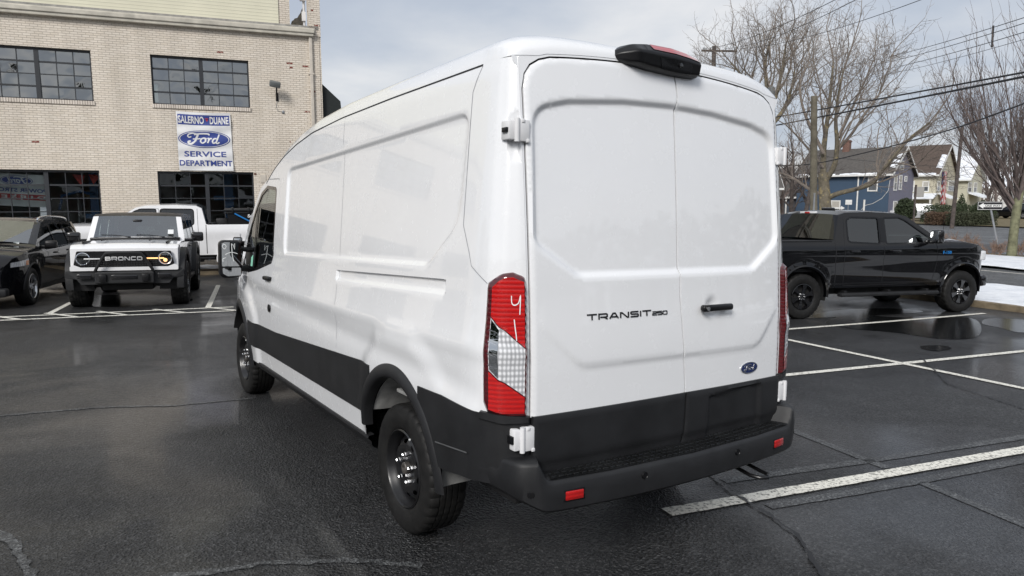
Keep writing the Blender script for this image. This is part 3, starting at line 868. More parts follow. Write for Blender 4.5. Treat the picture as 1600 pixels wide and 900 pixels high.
    # high brake light with camera housing
    cx0 = -.072; yb_ = float(YD(2.46)) + .035; zc_ = 2.487
    HT = [(-.272, .004), (-.245, .034), (-.19, .062), (-.10, .075), (.06, .079), (.16, .068), (.235, .050), (.266, .028), (.276, -.004)]; HBt = [(-.272, -.002), (-.255, -.018), (-.21, -.036), (-.10, -.052), (.06, -.060), (.16, -.060), (.235, -.054), (.266, -.040), (.276, -.010)]
    def hsurf(x, v, off=0):
        t_ = np.interp(x, [p[0] for p in HT], [p[1] for p in HT]); b0 = np.interp(x, [p[0] for p in HBt], [p[1] for p in HBt]); ex = min(1, (x + .275) / .10, (.278 - x) / .05)
        pr = np.interp(v, [0, .06, .18, .55, .62, .90, 1.0], [.15, .70, .92, 1.0, .96, .62, .05]); z = b0 + (t_ - b0) * np.interp(v, [0, .06, .18, .55, .62, .90, 1.0], [0, .03, .14, .56, .66, .96, 1.0])
        return (x + cx0, yb_ + .03 - (.13 * max(.05, ex) ** .5) * pr - off * (1 if v < .6 else .6), zc_ + z + off * (.7 if v > .6 else 0))
    b = MB(); b.grid(lambda u, v: hsurf(-.272 + .548 * u, v), 44, 26); hs = b.build('brake_light_housing', M['trim_black'], van, 45)
    b = MB(); b.grid(lambda u, v: hsurf(-.085 + .335 * u, .66 + .21 * v - .04 * u, .004), 24, 5); b.build('brake_lens', M['reflector'], hs, 50)
    b = MB(); b.grid(lambda u, v: hsurf(-.03 + .20 * u - .02 * v * (u < .01), .14 + .34 * v, .002), 14, 6); b.build('camera_pocket', M['gloss_black'], hs, 50)
    b = MB(); q_ = hsurf(.085, .35, 0); b.lathe([(0, .012), (-.010, .011), (-.012, 0)], q_, 'y', 14); b.build('camera_lens', M['gloss_black'], hs)
    b = MB(); b.grid(lambda u, v: hsurf(-.150 + .004 * u + .03 * v, .12 + .80 * v, .0015), 1, 10); b.build('housing_joint', M['seam'], hs, 0)

    # bumper with step
    b = MB()
    hp_ = []
    for u_, o_ in ((.27, .004), (.20, .005), (.14, .007)):
        q_ = side_map(-1, o_)(np.array([[u_, .62]]))[0]; hp_.append((float(q_[0]), float(q_[1])))
    hp_ += [(-.940, .128), (-.880, .080), (-.80, .056), (-.5, .022), (-.2, .004)]
    plan = hp_ + [(0, 0)] + [(-x, y) for x, y in hp_[::-1]]
    plan = [tuple(p) for p in catmull(plan, 5)]
    vs = []; k = 9
    for (x, y) in plan:
        ax = abs(x); ztop = float(np.interp(ax, [.825, .842, .868, 1.04], [.618, .640, .705, .700])); 
        inx = x * .90 if ax > .86 else x; iny = y + (.05 if ax > .86 else .0)
        c = Vector((0, .9, 0)); d = Vector((x, y, 0)) - Vector((x * .55, .9 if ax < 1.0 else y, 0)); d.normalize()
        zb = float(np.interp(ax, [.78, .84, .885, .95, 1.0], [.475, .480, .505, .545, .575]))
        prof = [(-.10, zb - .02), (-.012, zb), (0, zb + .012), (.006, (zb + ztop) / 2), (0, ztop - .022), (-.006, ztop - .008), (-.02, ztop), (-.05, ztop + .001), (-.16, ztop + .001)]
        for o, z in prof: vs.append((x + d.x * o, y + d.y * o, z))
    n = len(plan); b.add(vs, [(i * k + j, i * k + j + 1, (i + 1) * k + j + 1, (i + 1) * k + j) for i in range(n - 1) for j in range(k - 1)])
    bp_ = b.build('rear_bumper', M['cladding'], van, 38)
    # step pad with raised tread pattern
    b = MB(); 
    b.add([(-.84, .075, .621), (.84, .075, .621), (.84, .24, .621), (-.84, .24, .621)], [(0, 1, 2, 3)])
    rnd = random.Random(3)
    for i in range(44):
        for j in range(4):
            x = -.83 + i * .0378; y = .030 + .06 * (abs(x) / .8) ** 2 + j * .036
            if y > .175: continue
            b.box(x + .004, x + .031, y, y + .029, .619, .6245 + rnd.random() * .001, .001, rot=Matrix.Rotation(.5 * (1 if (i + j) % 2 else -1) * .2, 3, 'Z'), seg=1)
    b.add([(x_, y_, .6195) for x_, y_ in [(-.845, .075), (-.5, .035), (0, .013), (.5, .035), (.845, .075), (.845, .2), (-.845, .2)]], [(0, 1, 2, 3, 4, 5, 6)])
    b.build('step_pad', M['step'], bp_, 30)
    for sgn in (-1, 1):
        b = MB(); b.box(-.045, .045, -.006, .008, -.020, .020, .004)
        rt = Matrix.Rotation(sgn * .13, 4, 'Z'); b.v = [tuple(rt @ Vector(v_) + Vector((sgn * .70, .040, .545))) for v_ in b.v]; b.build('reflector', M['reflector'], bp_)
        b = MB(); b.box(-.055, .055, -.003, .02, -.028, .028, .004); b.v = [tuple(rt @ Vector(v_) + Vector((sgn * .70, .041, .545))) for v_ in b.v]; b.build('reflector_frame', M['trim_black'], bp_)
    for x, y, s_ in ((-.90, .090, -1), (-.32, .006, 0), (.32, .006, 0), (.90, .090, 1)):
        b = MB(); b.lathe([(.004, .0), (.004, .013), (.006, .014), (.003, .016), (.012, .018)], (0, 0, 0), 'y', 20)
        rt = Matrix.Rotation(s_ * .55, 4, 'Z'); b.v = [tuple(rt @ Vector(v_) + Vector((x, y - .008, .568))) for v_ in b.v]; b.build('parking_sensor', M['trim_black'], bp_)
    # moulded groove behind the arch
    b = MB(); b.add([tuple(p) for p in side_map(-1, .028)(np.array([(.64, .675), (.33, .700), (.33, .706), (.64, .681)]))], [(0, 1, 2, 3)]); b.build('moulding_line', M['steel'], bp_, 0)
    # tow eye
    b = MB(); b.tube([(.55, .25, .40), (.55, .10, .375), (.56, .045, .375), (.60, .025, .375), (.64, .05, .375), (.645, .11, .38), (.645, .25, .40)], .011, 8); b.build('tow_eye', M['steel_black'], van, 60)
    # underbody
    b = MB(); b.box(-.72, .72, 1.0, 5.7, .30, .52, .02); b.box(-.84, .84, 1.85, 4.4, .36, .50, .02); b.box(-.9, .9, .20, .68, .48, .60, .02)
    b.tube([(-.85, YR, .356), (.85, YR, .356)], .05, 12); b.lathe([(-.12, .05), (-.1, .14), (.1, .14), (.12, .05)], (0, YR, .356), 'x', 20)
    b.tube([(-.5, 2.4, .33), (-.5, 3.4, .33)], .09, 12); b.build('underbody', M['under'], van)
    # wheels
    for sgn in (-1, 1):
        for y in (YR, YF): steel_wheel(van, sgn * .985, y, .356, sgn)
    # cab front: bonnet, windscreen, grille (face away from the picture)
    def nose(u_, v_):
        pts = [(4.33, 1.86), (4.62, 1.73), (4.98, 1.43), (5.12, 1.26), (5.45, 1.15), (5.80, 1.03), (5.93, .88), (5.96, .6), (5.90, .36)]
        k = v_ * 8; i = min(7, int(k)); a = k - i; y = pts[i][0] * (1 - a) + pts[i + 1][0] * a; z = pts[i][1] * (1 - a) + pts[i + 1][1] * a
        t = u_ * 2 - 1; w = float(WZ(z, min(y, 5.93))); cr = (1 - abs(t) ** 3)
        return (t * w, y + .10 * cr * (1 if y > 5.7 else .6), z + .05 * cr)
    b = MB(); b.grid(nose, 24, 8)
    q = MB(); q.v = b.v; q.f = [f_ for i, f_ in enumerate(b.f) if i // 24 >= 3]; q.m = [0] * len(q.f); q.build('bonnet', M['van_white'], van, 50)
    q = MB(); q.v = list(b.v); q.f = [f_ for i, f_ in enumerate(b.f) if i // 24 < 3]; q.m = [0] * len(q.f); q.build('windscreen', M['glass_dark'], van, 50)
    b = MB(); b.box(-.55, .55, 5.98, 6.04, .75, .95, .02); b.box(-.7, .7, 5.95, 6.02, .42, .66, .02); b.build('grille', M['trim_black'], van)
    for sgn in (-1, 1):
        b = MB(); b.box(sgn * .58, sgn * .80, 5.86, 5.99, .82, .98, .03); b.build('headlight', M['lens_clear'], van)
    # cab interior
    for sgn in (-1, 1):
        b = MB(); b.box(sgn * .25, sgn * .78, 3.62, 3.78, 1.15, 1.75, .05); b.box(sgn * .25, sgn * .78, 3.7, 4.2, .95, 1.15, .05); b.box(sgn * .40, sgn * .64, 3.62, 3.74, 1.78, 1.98, .04); b.build('seat', M['seat_cloth'], van)
    b = MB(); b.box(-.88, .88, 3.50, 3.54, .6, 2.2); b.build('bulkhead', M['interior'], van)
    b = MB(); b.box(-.88, .88, 4.55, 4.95, .95, 1.22, .05); b.tube([(-.5 + .19 * cos(t), 4.45 + .05 * sin(t), 1.25 + .18 * sin(t)) for t in np.linspace(0, 2 * pi, 25)], .014, 6); b.build('dashboard', M['interior'], van)
    b = MB(); b.add([tuple(p) for p in side_map(-1, .0)(np.array([(4.40, 1.30), (4.48, 1.30), (4.48, 1.40), (4.40, 1.40)]))], [(0, 1, 2, 3)]); b.build('window_sticker', M['sticker'], van, 0)
    # door mirror
    for sgn in (-1, 1):
        b = MB(); x0, x1 = 1.06, 1.255
        b.box(sgn * x0, sgn * x1, 4.56, 4.70, 1.185, 1.535, .045, seg=4)
        b.box(sgn * .93, sgn * 1.10, 4.60, 4.66, 1.24, 1.30, .015); b.box(sgn * .95, sgn * 1.0, 4.42, 4.72, 1.235, 1.43, .03)
        b.tube([(sgn * .97, 4.62, 1.44), (sgn * 1.10, 4.63, 1.46)], .022, 8)
        mr = b.build('door_mirror', M['trim_black'], van, 45)
        b = MB(); f2 = lambda x, z, y=4.555: (sgn * x, y, z)
        pl = fillet([(x0 + .015, 1.295), (x0 + .02, 1.50), (x0 + .045, 1.515), (x1 - .035, 1.518), (x1 - .015, 1.49), (x1 - .012, 1.295)], .012, 3)
        b.prism(pl, lambda p: f2(p[0], p[1], 4.553), lambda p: f2(p[0], p[1], 4.566)); b.build('mirror_glass', M['mirror'], mr, 0)
        pl = fillet([(x0 + .018, 1.21), (x0 + .018, 1.282), (x1 - .016, 1.282), (x1 - .02, 1.23), (x1 - .06, 1.205)], .012, 3)
        b = MB(); b.prism(pl, lambda p: f2(p[0], p[1], 4.552), lambda p: f2(p[0], p[1], 4.566)); b.build('mirror_glass', M['mirror'], mr, 0)
        if sgn < 0:
            b = MB(); ff = lambda x, z, up: (-x, 4.5525 - up, z)
            c0 = (x0 + x1) / 2
            stroke(b, [(c0 - .002, 1.505), (c0 - .006, 1.40), (c0 - .018, 1.34)], .006, ff, .001); stroke(b, catmull([(c0 + .055, 1.405), (c0, 1.425), (c0 - .052, 1.41)], 4), .006, ff, .001)
            stroke(b, [(c0 - .012, 1.50), (c0 - .028, 1.455), (c0 - .030, 1.505)], .006, ff, .001)
            stroke(b, catmull([(c0 + .060, 1.50), (c0 + .078, 1.48), (c0 + .06, 1.455), (c0 + .045, 1.48), (c0 + .06, 1.50)], 4), .005, ff, .001)
            stroke(b, catmull([(c0 + .05, 1.375), (c0 + .075, 1.365), (c0 + .075, 1.34)], 4), .005, ff, .001)
            b.build('crayon_mark', M['crayon'], mr, 0)
    van.matrix_world = M_LOT @ Matrix.Translation((0, 0, .004))
    return van
van = build_van()

# ------------------------------------------------------------------ masonry workshop on the left
def brick_mat(name, cols, mortar, scale=1.0, wear=False, red=(.20, .045, .03), dirt=.22, bw=.203, bh=.0677):
    m = N(name); co = m.coord(); sp = m.n('ShaderNodeSeparateXYZ'); m.l(co, sp.inputs[0])
    cb = m.n('ShaderNodeCombineXYZ'); m.l(m.math('ADD', sp.outputs[0], m.math('MULTIPLY', sp.outputs[1], 1.0)), cb.inputs[0]); m.l(sp.outputs[2], cb.inputs[1])
    # slightly wandering courses
    nv = m.n('ShaderNodeTexNoise'); nv.inputs['Scale'].default_value = 3; m.l(cb.outputs[0], nv.inputs['Vector'])
    ad = m.n('ShaderNodeVectorMath', operation='MULTIPLY_ADD'); m.l(nv.outputs['Color'], ad.inputs[0]); ad.inputs[1].default_value = (.012, .010, 0); m.l(cb.outputs[0], ad.inputs[2])
    b = m.n('ShaderNodeTexBrick'); m.l(ad.outputs[0], b.inputs['Vector'])
    b.inputs['Scale'].default_value = 1; b.inputs['Brick Width'].default_value = bw; b.inputs['Row Height'].default_value = bh; b.inputs['Mortar Size'].default_value = .0075; b.inputs['Mortar Smooth'].default_value = .25
    b.inputs['Color1'].default_value = (0, 0, 0, 1); b.inputs['Color2'].default_value = (1, 1, 1, 1); b.inputs['Mortar'].default_value = (.5, .5, .5, 1); b.inputs['Bias'].default_value = 0
    bw_ = m.n('ShaderNodeRGBToBW'); m.l(b.outputs['Color'], bw_.inputs[0]); rnd = bw_.outputs[0]
    c = m.ramp(rnd, [(.0, cols[0]), (.5, cols[1]), (1, cols[2])])
    if wear:
        # bricks that lost their paint, thicker towards the weathered end of the wall
        g = m.ramp(sp.outputs[0], [(.0, (0, 0, 0)), (1, (1, 1, 1))])
        gx = m.math('MULTIPLY', m.n('ShaderNodeMapRange').outputs[0], 1.0)
        mr = m.n('ShaderNodeMapRange'); mr.inputs[1].default_value = -1.6; mr.inputs[2].default_value = 1.5; mr.inputs[3].default_value = .0; mr.inputs[4].default_value = .035; m.l(sp.outputs[0], mr.inputs[0])
        big = m.ramp(m.noise(.9, 3), [(.42, (.15,) * 3), (.6, (1, 1, 1))])
        bb = m.n('ShaderNodeRGBToBW'); m.l(big, bb.inputs[0])
        th = m.math('SUBTRACT', 1.0, m.math('ADD', m.math('MULTIPLY', mr.outputs[0], bb.outputs[0]), .0012))
        k = m.math('GREATER_THAN', rnd, th)
        nb = m.math('GREATER_THAN', m.noise(26, 4), .43)
        c = m.mix(m.math('MULTIPLY', k, nb), c, red)
    mo = m.mix(m.noise(2, 4), mortar, tuple(x * .72 for x in mortar))
    c = m.mix(b.outputs['Fac'], c, mo)
    st = m.n('ShaderNodeMapping'); st.inputs['Scale'].default_value = (1.5, 1.5, .25); m.l(co, st.inputs[0])
    d = m.ramp(m.noise(1.3, 6, .6, st.outputs[0]), [(.35, (1, 1, 1)), (.8, (1 - dirt,) * 3)])
    c = m.mix(1, c, d, 'MULTIPLY')
    m.set(col=c, rough=.8)
    inv = m.math('SUBTRACT', 1.0, b.outputs['Fac'])
    m.bump(m.math('ADD', inv, m.math('MULTIPLY', m.noise(60, 3), .35)), .008)
    return m.mat
M['brick'] = brick_mat('painted_brick', [(.70, .625, .525), (.74, .665, .57), (.775, .705, .61)], (.57, .50, .415), wear=True)
M['soldier'] = brick_mat('painted_sill_brick', [(.62, .55, .48), (.68, .61, .53), (.73, .66, .59)], (.27, .23, .19), bw=.0677, bh=.203)
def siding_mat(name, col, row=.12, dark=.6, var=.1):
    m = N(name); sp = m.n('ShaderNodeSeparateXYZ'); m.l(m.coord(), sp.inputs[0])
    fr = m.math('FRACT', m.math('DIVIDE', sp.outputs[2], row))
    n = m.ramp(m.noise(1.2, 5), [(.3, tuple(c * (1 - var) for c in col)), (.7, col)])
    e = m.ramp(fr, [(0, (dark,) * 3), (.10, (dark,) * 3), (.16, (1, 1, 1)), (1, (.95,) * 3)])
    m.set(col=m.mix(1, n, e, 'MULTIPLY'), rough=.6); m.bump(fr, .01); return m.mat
M['siding_cream'] = siding_mat('siding_cream', (.80, .77, .60), .105, .75)
M['win_frame'] = simple('window_steel', (.022, .025, .03), .5)
M['gutter'] = simple('gutter_tan', (.50, .47, .40), .55, var=.25, scale=3)
M['downpipe'] = simple('downpipe_tan', (.56, .51, .44), .5, var=.15)
M['pane_up'] = glass('upper_panes', (.12, .15, .14), .26, .06, 1.0, .01)
M['pane_low'] = glass('lower_panes', (.82, .88, .87), .01, .012, 1.4, .01)
M['concrete'] = simple('concrete', (.30, .29, .27), .85, bump=.003, bscale=40, var=.3)
M['room'] = simple('room_wall', (.30, .31, .28), .9, var=.4, scale=1.5)
M['room_floor'] = simple('room_floor', (.08, .08, .08), .7)
M['lift_blue'] = simple('lift_blue', (.02, .12, .32), .4)
M['tan_box'] = simple('cardboard', (.38, .28, .16), .8)
M['red_paint'] = simple('red_paint', (.5, .03, .02), .5)
M['vinyl'] = simple('banner_vinyl', (.72, .72, .72), .5, var=.06, scale=2)
M['banner_blue'] = simple('banner_blue', (.035, .06, .26), .5)
M['banner_red'] = simple('banner_red', (.45, .03, .03), .5)
M['rust'] = simple('rust', (.12, .05, .03), .8)
M['black_fabric'] = simple('black_fabric', (.008, .012, .012), .7)
M['lamp_grey'] = simple('floodlight_grey', (.13, .14, .14), .5)

A_W = atan2(.364, .931)
bld = empty('workshop_building', 'two storey painted brick workshop with black steel windows', 'building')
bld.location = (-8.07, 24, GFLAT); bld.rotation_euler = (0, 0, A_W)
def w2w(x, y, z): return Matrix.Rotation(A_W, 4, 'Z') @ Vector((x, y, z)) + Vector((-8.07, 24, GFLAT))
OPX = [(-.59 - 4.5 * i - 2.88, -.59 - 4.5 * i) for i in range(5)]
ROWS = [(1.02, 3.13), (5.22, 6.73)]
x0w, x1w, topw = -24.0, 1.68, 7.86
b = MB(); T = .30
xs = [x0w]; 
for a, c in OPX[::-1]: xs += [a, c]
xs += [x1w]; zs = [0, ROWS[0][0], ROWS[0][1], ROWS[1][0], ROWS[1][1], topw]
opens = set()
for i in range(len(xs) - 1):
    for j in range(len(zs) - 1):
        if i % 2 == 1 and j in (1, 3): opens.add((i, j)); continue
        b.add([(xs[i], 0, zs[j]), (xs[i + 1], 0, zs[j]), (xs[i + 1], 0, zs[j + 1]), (xs[i], 0, zs[j + 1])], [(0, 1, 2, 3)])
        b.add([(xs[i], T, zs[j]), (xs[i + 1], T, zs[j]), (xs[i + 1], T, zs[j + 1]), (xs[i], T, zs[j + 1])], [(3, 2, 1, 0)])
for i, j in opens:
    a, c, d, e = xs[i], xs[i + 1], zs[j], zs[j + 1]
    b.add([(a, 0, d), (c, 0, d), (c, 0, e), (a, 0, e), (a, T, d), (c, T, d), (c, T, e), (a, T, e)], [(0, 4, 5, 1), (1, 5, 6, 2), (2, 6, 7, 3), (3, 7, 4, 0)])
b.add([(x1w, 0, 0), (x1w, 14, 0), (x1w, 14, topw), (x1w, 0, topw), (x1w - T, 14, 0), (x1w - T, T, 0), (x1w - T, T, topw), (x1w - T, 14, topw)], [(0, 1, 2, 3), (4, 5, 6, 7)])
b.add([(x0w, 0, 0), (x0w, 14, 0), (x0w, 14, topw), (x0w, 0, topw)], [(3, 2, 1, 0)])
b.build('wall', M['brick'], bld, 0)
# back wall with openings that let daylight in, floors, flat roof
def plane_hit(px, py, yl):
    """local x, z where the line of sight meets the plane local y = yl"""
    o = Vector((0, 0, CAMZ)); d = W(px, py, 10) - o; R = Matrix.Rotation(-A_W, 3, 'Z')
    ol = R @ (o - Vector((-8.07, 24, GFLAT))); dl = R @ d; t = (yl - ol.y) / dl.y; p = ol + dl * t; return p.x, p.z
bk = []
for (pa, pb) in (((206, 158), (246, 131)), ((183, 346), (196, 314)), ((62, 340), (76, 322))):
    xa, za = plane_hit(*pa, 9); xb, zb = plane_hit(*pb, 9); bk.append((min(xa, xb), max(xa, xb), min(za, zb), max(za, zb)))
bk += [(-20, -18.5, 1.5, 3), (-13.5, -12.5, 5.6, 6.6)]
xs2 = sorted({x0w, x1w} | {v for q in bk for v in q[:2]}); zs2 = sorted({0, topw} | {v for q in bk for v in q[2:]})
b = MB()
for i in range(len(xs2) - 1):
    for j in range(len(zs2) - 1):
        cx, cz = (xs2[i] + xs2[i + 1]) / 2, (zs2[j] + zs2[j + 1]) / 2
        if any(q[0] < cx < q[1] and q[2] < cz < q[3] for q in bk): continue
        b.box(xs2[i], xs2[i + 1], 9, 9.2, zs2[j], zs2[j + 1])
b.box(x0w + .1, x1w - .35, T, 9, 4.05, 4.35); b.build('inner_walls', M['room'], bld, 0)
b = MB(); b.box(x0w, x1w, -.02, 14, 7.86, 7.98); b.build('roof_deck', M['concrete'], bld, 0)
b = MB(); b.box(x0w, x1w - .3, T, 9, 0.02, .35); b.build('floor_slab', M['room_floor'], bld, 0)
# windows
k = 0
for (a, c) in OPX:
    for j, (d, e) in enumerate(ROWS):
        fr = MB(); y0 = .10; nr = 4 if j else 5
        for q in (a, c - .05): fr.box(q, q + .05, y0, y0 + .06, d, e)
        for q in (d, e - .07): fr.box(a + .05, c - .05, y0, y0 + .06, q, q + .07 if q > d else q + .04)
        mid = (a + c) / 2; fr.box(mid - .06, mid + .06, y0 - .01, y0 + .07, d + .04, e - .07)
        cols = []
        for s_ in (0, 1):
            l0, l1 = (a + .05, mid - .06) if s_ == 0 else (mid + .06, c - .05)
            for q in (1, 2): fr.box(l0 + (l1 - l0) * q / 3 - .012, l0 + (l1 - l0) * q / 3 + .012, y0 + .012, y0 + .05, d + .04, e - .07)
            for q in range(1, nr):
                th = .026 if q in (1, nr - 1) else .013; zz = d + .03 + (e - d - .08) * q / nr
                fr.box(l0, l1, y0 + .01, y0 + .052, zz - th, zz + th)
            cols += [(l0 + (l1 - l0) * q / 3, l0 + (l1 - l0) * (q + 1) / 3) for q in range(3)]
        f = fr.build('window', M['win_frame'], bld, 0)
        pn = MB(); rr = random.Random(k * 7 + 1); k += 1
        for (p0, p1) in cols:
            for q in range(nr):
                za = d + .03 + (e - d - .08) * q / nr; zb = d + .03 + (e - d - .08) * (q + 1) / nr
                tx, tz = rr.uniform(-.006, .006), rr.uniform(-.006, .006)
                pn.add([(p0, y0 + .03 + tx + tz, za), (p1, y0 + .03 - tx + tz, za), (p1, y0 + .03 - tx - tz, zb), (p0, y0 + .03 + tx - tz, zb)], [(0, 1, 2, 3)])
        pn.build('pane', M['pane_up'] if j else M['pane_low'], f, 0, fix=False)
        if j:
            s_ = MB(); s_.box(a - .02, c + .02, -.035, .09, d - .12, d - .002); s_.build('sill', M['soldier'], f, 0)
# gutter and downpipe
b = MB(); b.box(x0w, 1.50, -.16, -.005, 7.62, 7.74, .02); b.box(x0w, 1.55, -.10, .06, 7.74, 7.90, .01); b.box(x0w, 1.52, -.20, -.10, 7.72, 7.86, .02); b.build('gutter', M['gutter'], bld, 0)
b = MB(); b.box(1.34, 1.45, -.10, -.01, 1.0, 7.62, .02)
for z in (2.2, 4.4, 6.4): b.box(1.31, 1.48, -.104, -.003, z, z + .05)
b.build('downpipe', M['downpipe'], bld, 0)
# upper storey: metal siding, brick piers, stepped broken parapet, tall corner pier
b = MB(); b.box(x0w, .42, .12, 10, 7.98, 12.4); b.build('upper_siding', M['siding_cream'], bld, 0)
b = MB(); b.box(.42, .78, .16, .5, 7.98, 12.4); b.box(1.36, 1.74, -.02, .45, 7.66, 13.2); b.box(1.62, 1.74, .02, .45, .0, 7.66); b.build('brick_pier', M['brick'], bld, 0)
b = MB()
st = [(.74, 7.99), (.80, 8.12), (.86, 8.16), (.90, 8.30), (.96, 8.34), (1.0, 8.40), (1.08, 8.42), (1.14, 8.52), (1.20, 8.60), (1.24, 8.72), (1.30, 8.80), (1.32, 8.95), (1.35, 9.0), (1.35, 7.99)]
b.prism(st, lambda p: (p[0], .9, p[1]), lambda p: (p[0], 1.2, p[1])); b.build('stepped_parapet', simple('parapet', (.30, .27, .22), .8, var=.3), bld, 0)
b = MB(); b.box(1.24, 1.30, .55, .60, 7.98, 9.3); b.box(1.20, 1.33, .5, .56, 8.25, 8.55); b.box(1.15, 1.34, .45, .60, 8.9, 9.4, .02); b.build('rooftop_unit', M['white_plastic'], bld, 0)
b = MB(); b.box(-.57, -.50, -.012, 0, 3.04, 3.10); b.build('rust_patch', M['rust'], bld, 0)
b = MB(); b.box(-.38, -.20, -.02, -.002, 2.78, 3.05, .005); b.build('vent_plate', M['downpipe'], bld, 0)

# banner on the wall
ban = MB(); bx0, bx1, bz0, bz1 = -2.83, -1.22, 3.16, 5.02
def bw(x, z, up):
    s_ = (z - bz0) / (bz1 - bz0); xx = x + .02 * (1 - s_) * (1 if x > -2 else .3)
    return (xx, -.045 - .016 * sin(x * 9 + z * 4) - .012 * sin(z * 13 - x * 3) - up, z - .02 * sin((x - bx0) / (bx1 - bx0) * pi) * (s_ > .5))
ban.grid(lambda u, v: bw(bx0 + (bx1 - bx0) * u, bz0 + (bz1 - bz0) * v, 0), 30, 34)
ban.cur = 1; 
ban.grid(lambda u, v: bw(bx0 + .04 + (bx1 - bx0 - .08) * u, 4.62 + .32 * v, .005), 24, 6)
bcx, bcz = (bx0 + bx1) / 2 - .01, 4.17
ellipse_disc(ban, bcx, bcz, .77, .285, bw, .005, m=1, n=64, rings=10); ellipse_disc(ban, bcx, bcz, .74, .262, bw, .011, m=0, n=64, a0=.715, b0=.245)
ban.cur = 0
script_ford(ban, bcx + .03, bcz, 1.06, bw, .014, m=0)
font_text(ban, 'SALERNO', bcx - .365, 4.775, .76, .235, bw, .014, .028, m=0); font_text(ban, 'DUANE', bcx + .465, 4.775, .56, .235, bw, .014, .028, m=0)
font_text(ban, 'SERVICE', bcx, 3.69, 1.24, .175, bw, .009, .02, m=1); font_text(ban, 'DEPARTMENT', bcx + .01, 3.40, 1.56, .175, bw, .009, .02, m=1)
ban.add([bw(bcx + .06, 4.80, .006), bw(bcx + .10, 4.73, .006), bw(bcx + .14, 4.80, .006)], [(0, 1, 2)], 2); ban.box(bcx + .045, bcx + .15, -.075, -.07, 4.80, 4.82, m=2)
bo = ban.build('wall_banner', [M['vinyl'], M['banner_blue'], M['banner_red']], None, 0)
bo.matrix_world = Matrix.Translation((-8.07, 24, GFLAT)) @ Matrix.Rotation(A_W, 4, 'Z')
tag(bo, 'white and blue dealer service department banner hung on the brick wall', 'banner')
# banner behind the lower window, seen from its back
ban = MB(); 
def bw2(x, z, up): return (x, .36 + .02 * sin(x * 8 + z * 3) - up + .0, z + (x + 6.5) * -.06)
ban.grid(lambda u, v: bw2(-8.15 + 1.62 * u, 1.98 + .98 * v, 0), 20, 14)
ellipse_disc(ban, -7.36, 2.76, .42, .15, bw2, .005, m=1, rings=6); ellipse_disc(ban, -7.36, 2.76, .40, .135, bw2, .009, m=0, a0=.375, b0=.118); script_ford(ban, -7.36, 2.76, .58, bw2, .012, m=0, flip=True)
font_text(ban, 'POWER STROKE', -7.34, 2.47, 1.5, .12, bw2, .010, .03, m=1, flip=True)
ban.grid(lambda u, v: bw2(-8.13 + 1.58 * u, 2.18 + .17 * v, .003), 10, 2, m=2)
font_text(ban, 'D I E S E L', -7.34, 2.265, 1.4, .10, bw2, .012, .03, m=0, flip=True)
bo = ban.build('window_banner', [M['vinyl'], M['banner_blue'], M['banner_red']], None, 0)
bo.matrix_world = Matrix.Translation((-8.07, 24, GFLAT)) @ Matrix.Rotation(A_W, 4, 'Z')
tag(bo, 'white banner seen reversed behind the lower left window', 'banner')
# things inside the workshop
def inb(name, label, cat, fn, mat, sm=30):
    q = MB(); fn(q); o = q.build(name, mat, None, sm); o.matrix_world = Matrix.Translation((-8.07, 24, GFLAT)) @ Matrix.Rotation(A_W, 4, 'Z'); return tag(o, label, cat)
inb('vehicle_lift', 'blue two post vehicle lift behind the lower left window', 'lift', lambda q: (q.box(-5.75, -5.5, 2.2, 2.5, .35, 3.7), q.tube([(-5.6, 2.1, 2.4), (-6.0, 1.9, 2.5), (-6.5, 1.9, 2.35), (-6.6, 1.9, 1.9)], .05, 8), q.box(-5.9, -5.4, 2.0, 2.6, 1.6, 1.75)), M['lift_blue'])
inb('vehicle_lift', 'blue lift post behind the lower right window', 'lift', lambda q: (q.box(-1.55, -1.25, 2.4, 2.7, .35, 3.8), q.box(-1.9, -1.2, 2.2, 2.7, 2.2, 2.35)), M['lift_blue'])
inb('storage_shelf', 'grey shelf with parts behind the lower left window', 'shelf', lambda q: [q.box(-6.35, -4.9, 3.4, 3.8, z, z + .05) for z in (1.0, 1.6, 2.25)] + [q.box(-6.35, -6.3, 3.4, 3.8, .35, 2.6), q.box(-4.95, -4.9, 3.4, 3.8, .35, 2.6)], M['steel'])
for i, (x, z, w_, h_) in enumerate(((-6.2, 2.30, .3, .25), (-5.2, 2.30, .35, .2), (-5.9, 1.65, .4, .3))):
    o = inb('cardboard_box', ('small cardboard box at the left end of the shelf top', 'long cardboard box at the right end of the shelf top', 'cardboard box on the middle shelf behind the window')[i], 'box', lambda q: q.box(x, x + w_, 3.45, 3.75, z, z + h_, .01), M['tan_box'])
inb('hanging_pennant', 'red and white triangular pennant hanging inside the lower left window', 'pennant', lambda q: (q.add([(-5.95, .7, 3.02), (-5.6, .72, 3.0), (-5.72, .7, 2.66)], [(0, 1, 2)]), q.add([(-5.5, .7, 3.02), (-5.15, .72, 3.0), (-5.38, .7, 2.7)], [(0, 1, 2)])), M['red_paint'], 0)
def car_in(q):
    q.grid(lambda u, v: (-5.9 + 1.7 * u, 1.2 + 1.5 * v, 1.25 + .35 * sin(pi * u) ** .5 + .1 * v), 16, 8); q.box(-5.9, -4.2, 1.25, 2.8, .6, 1.25, .1)
inb('car_in_workshop', 'dark car standing inside behind the lower left window', 'car', car_in, M['navy_paint'])
inb('workbench', 'orange and grey bench inside at the far left window', 'bench', lambda q: (q.box(-8.1, -6.9, 1.6, 2.2, 1.05, 1.12), q.box(-7.6, -7.3, 1.6, 1.9, 1.12, 1.35), q.box(-8.0, -7.95, 1.6, 2.2, .35, 1.05), q.box(-6.95, -6.9, 1.6, 2.2, .35, 1.05)), M['tan_box'])

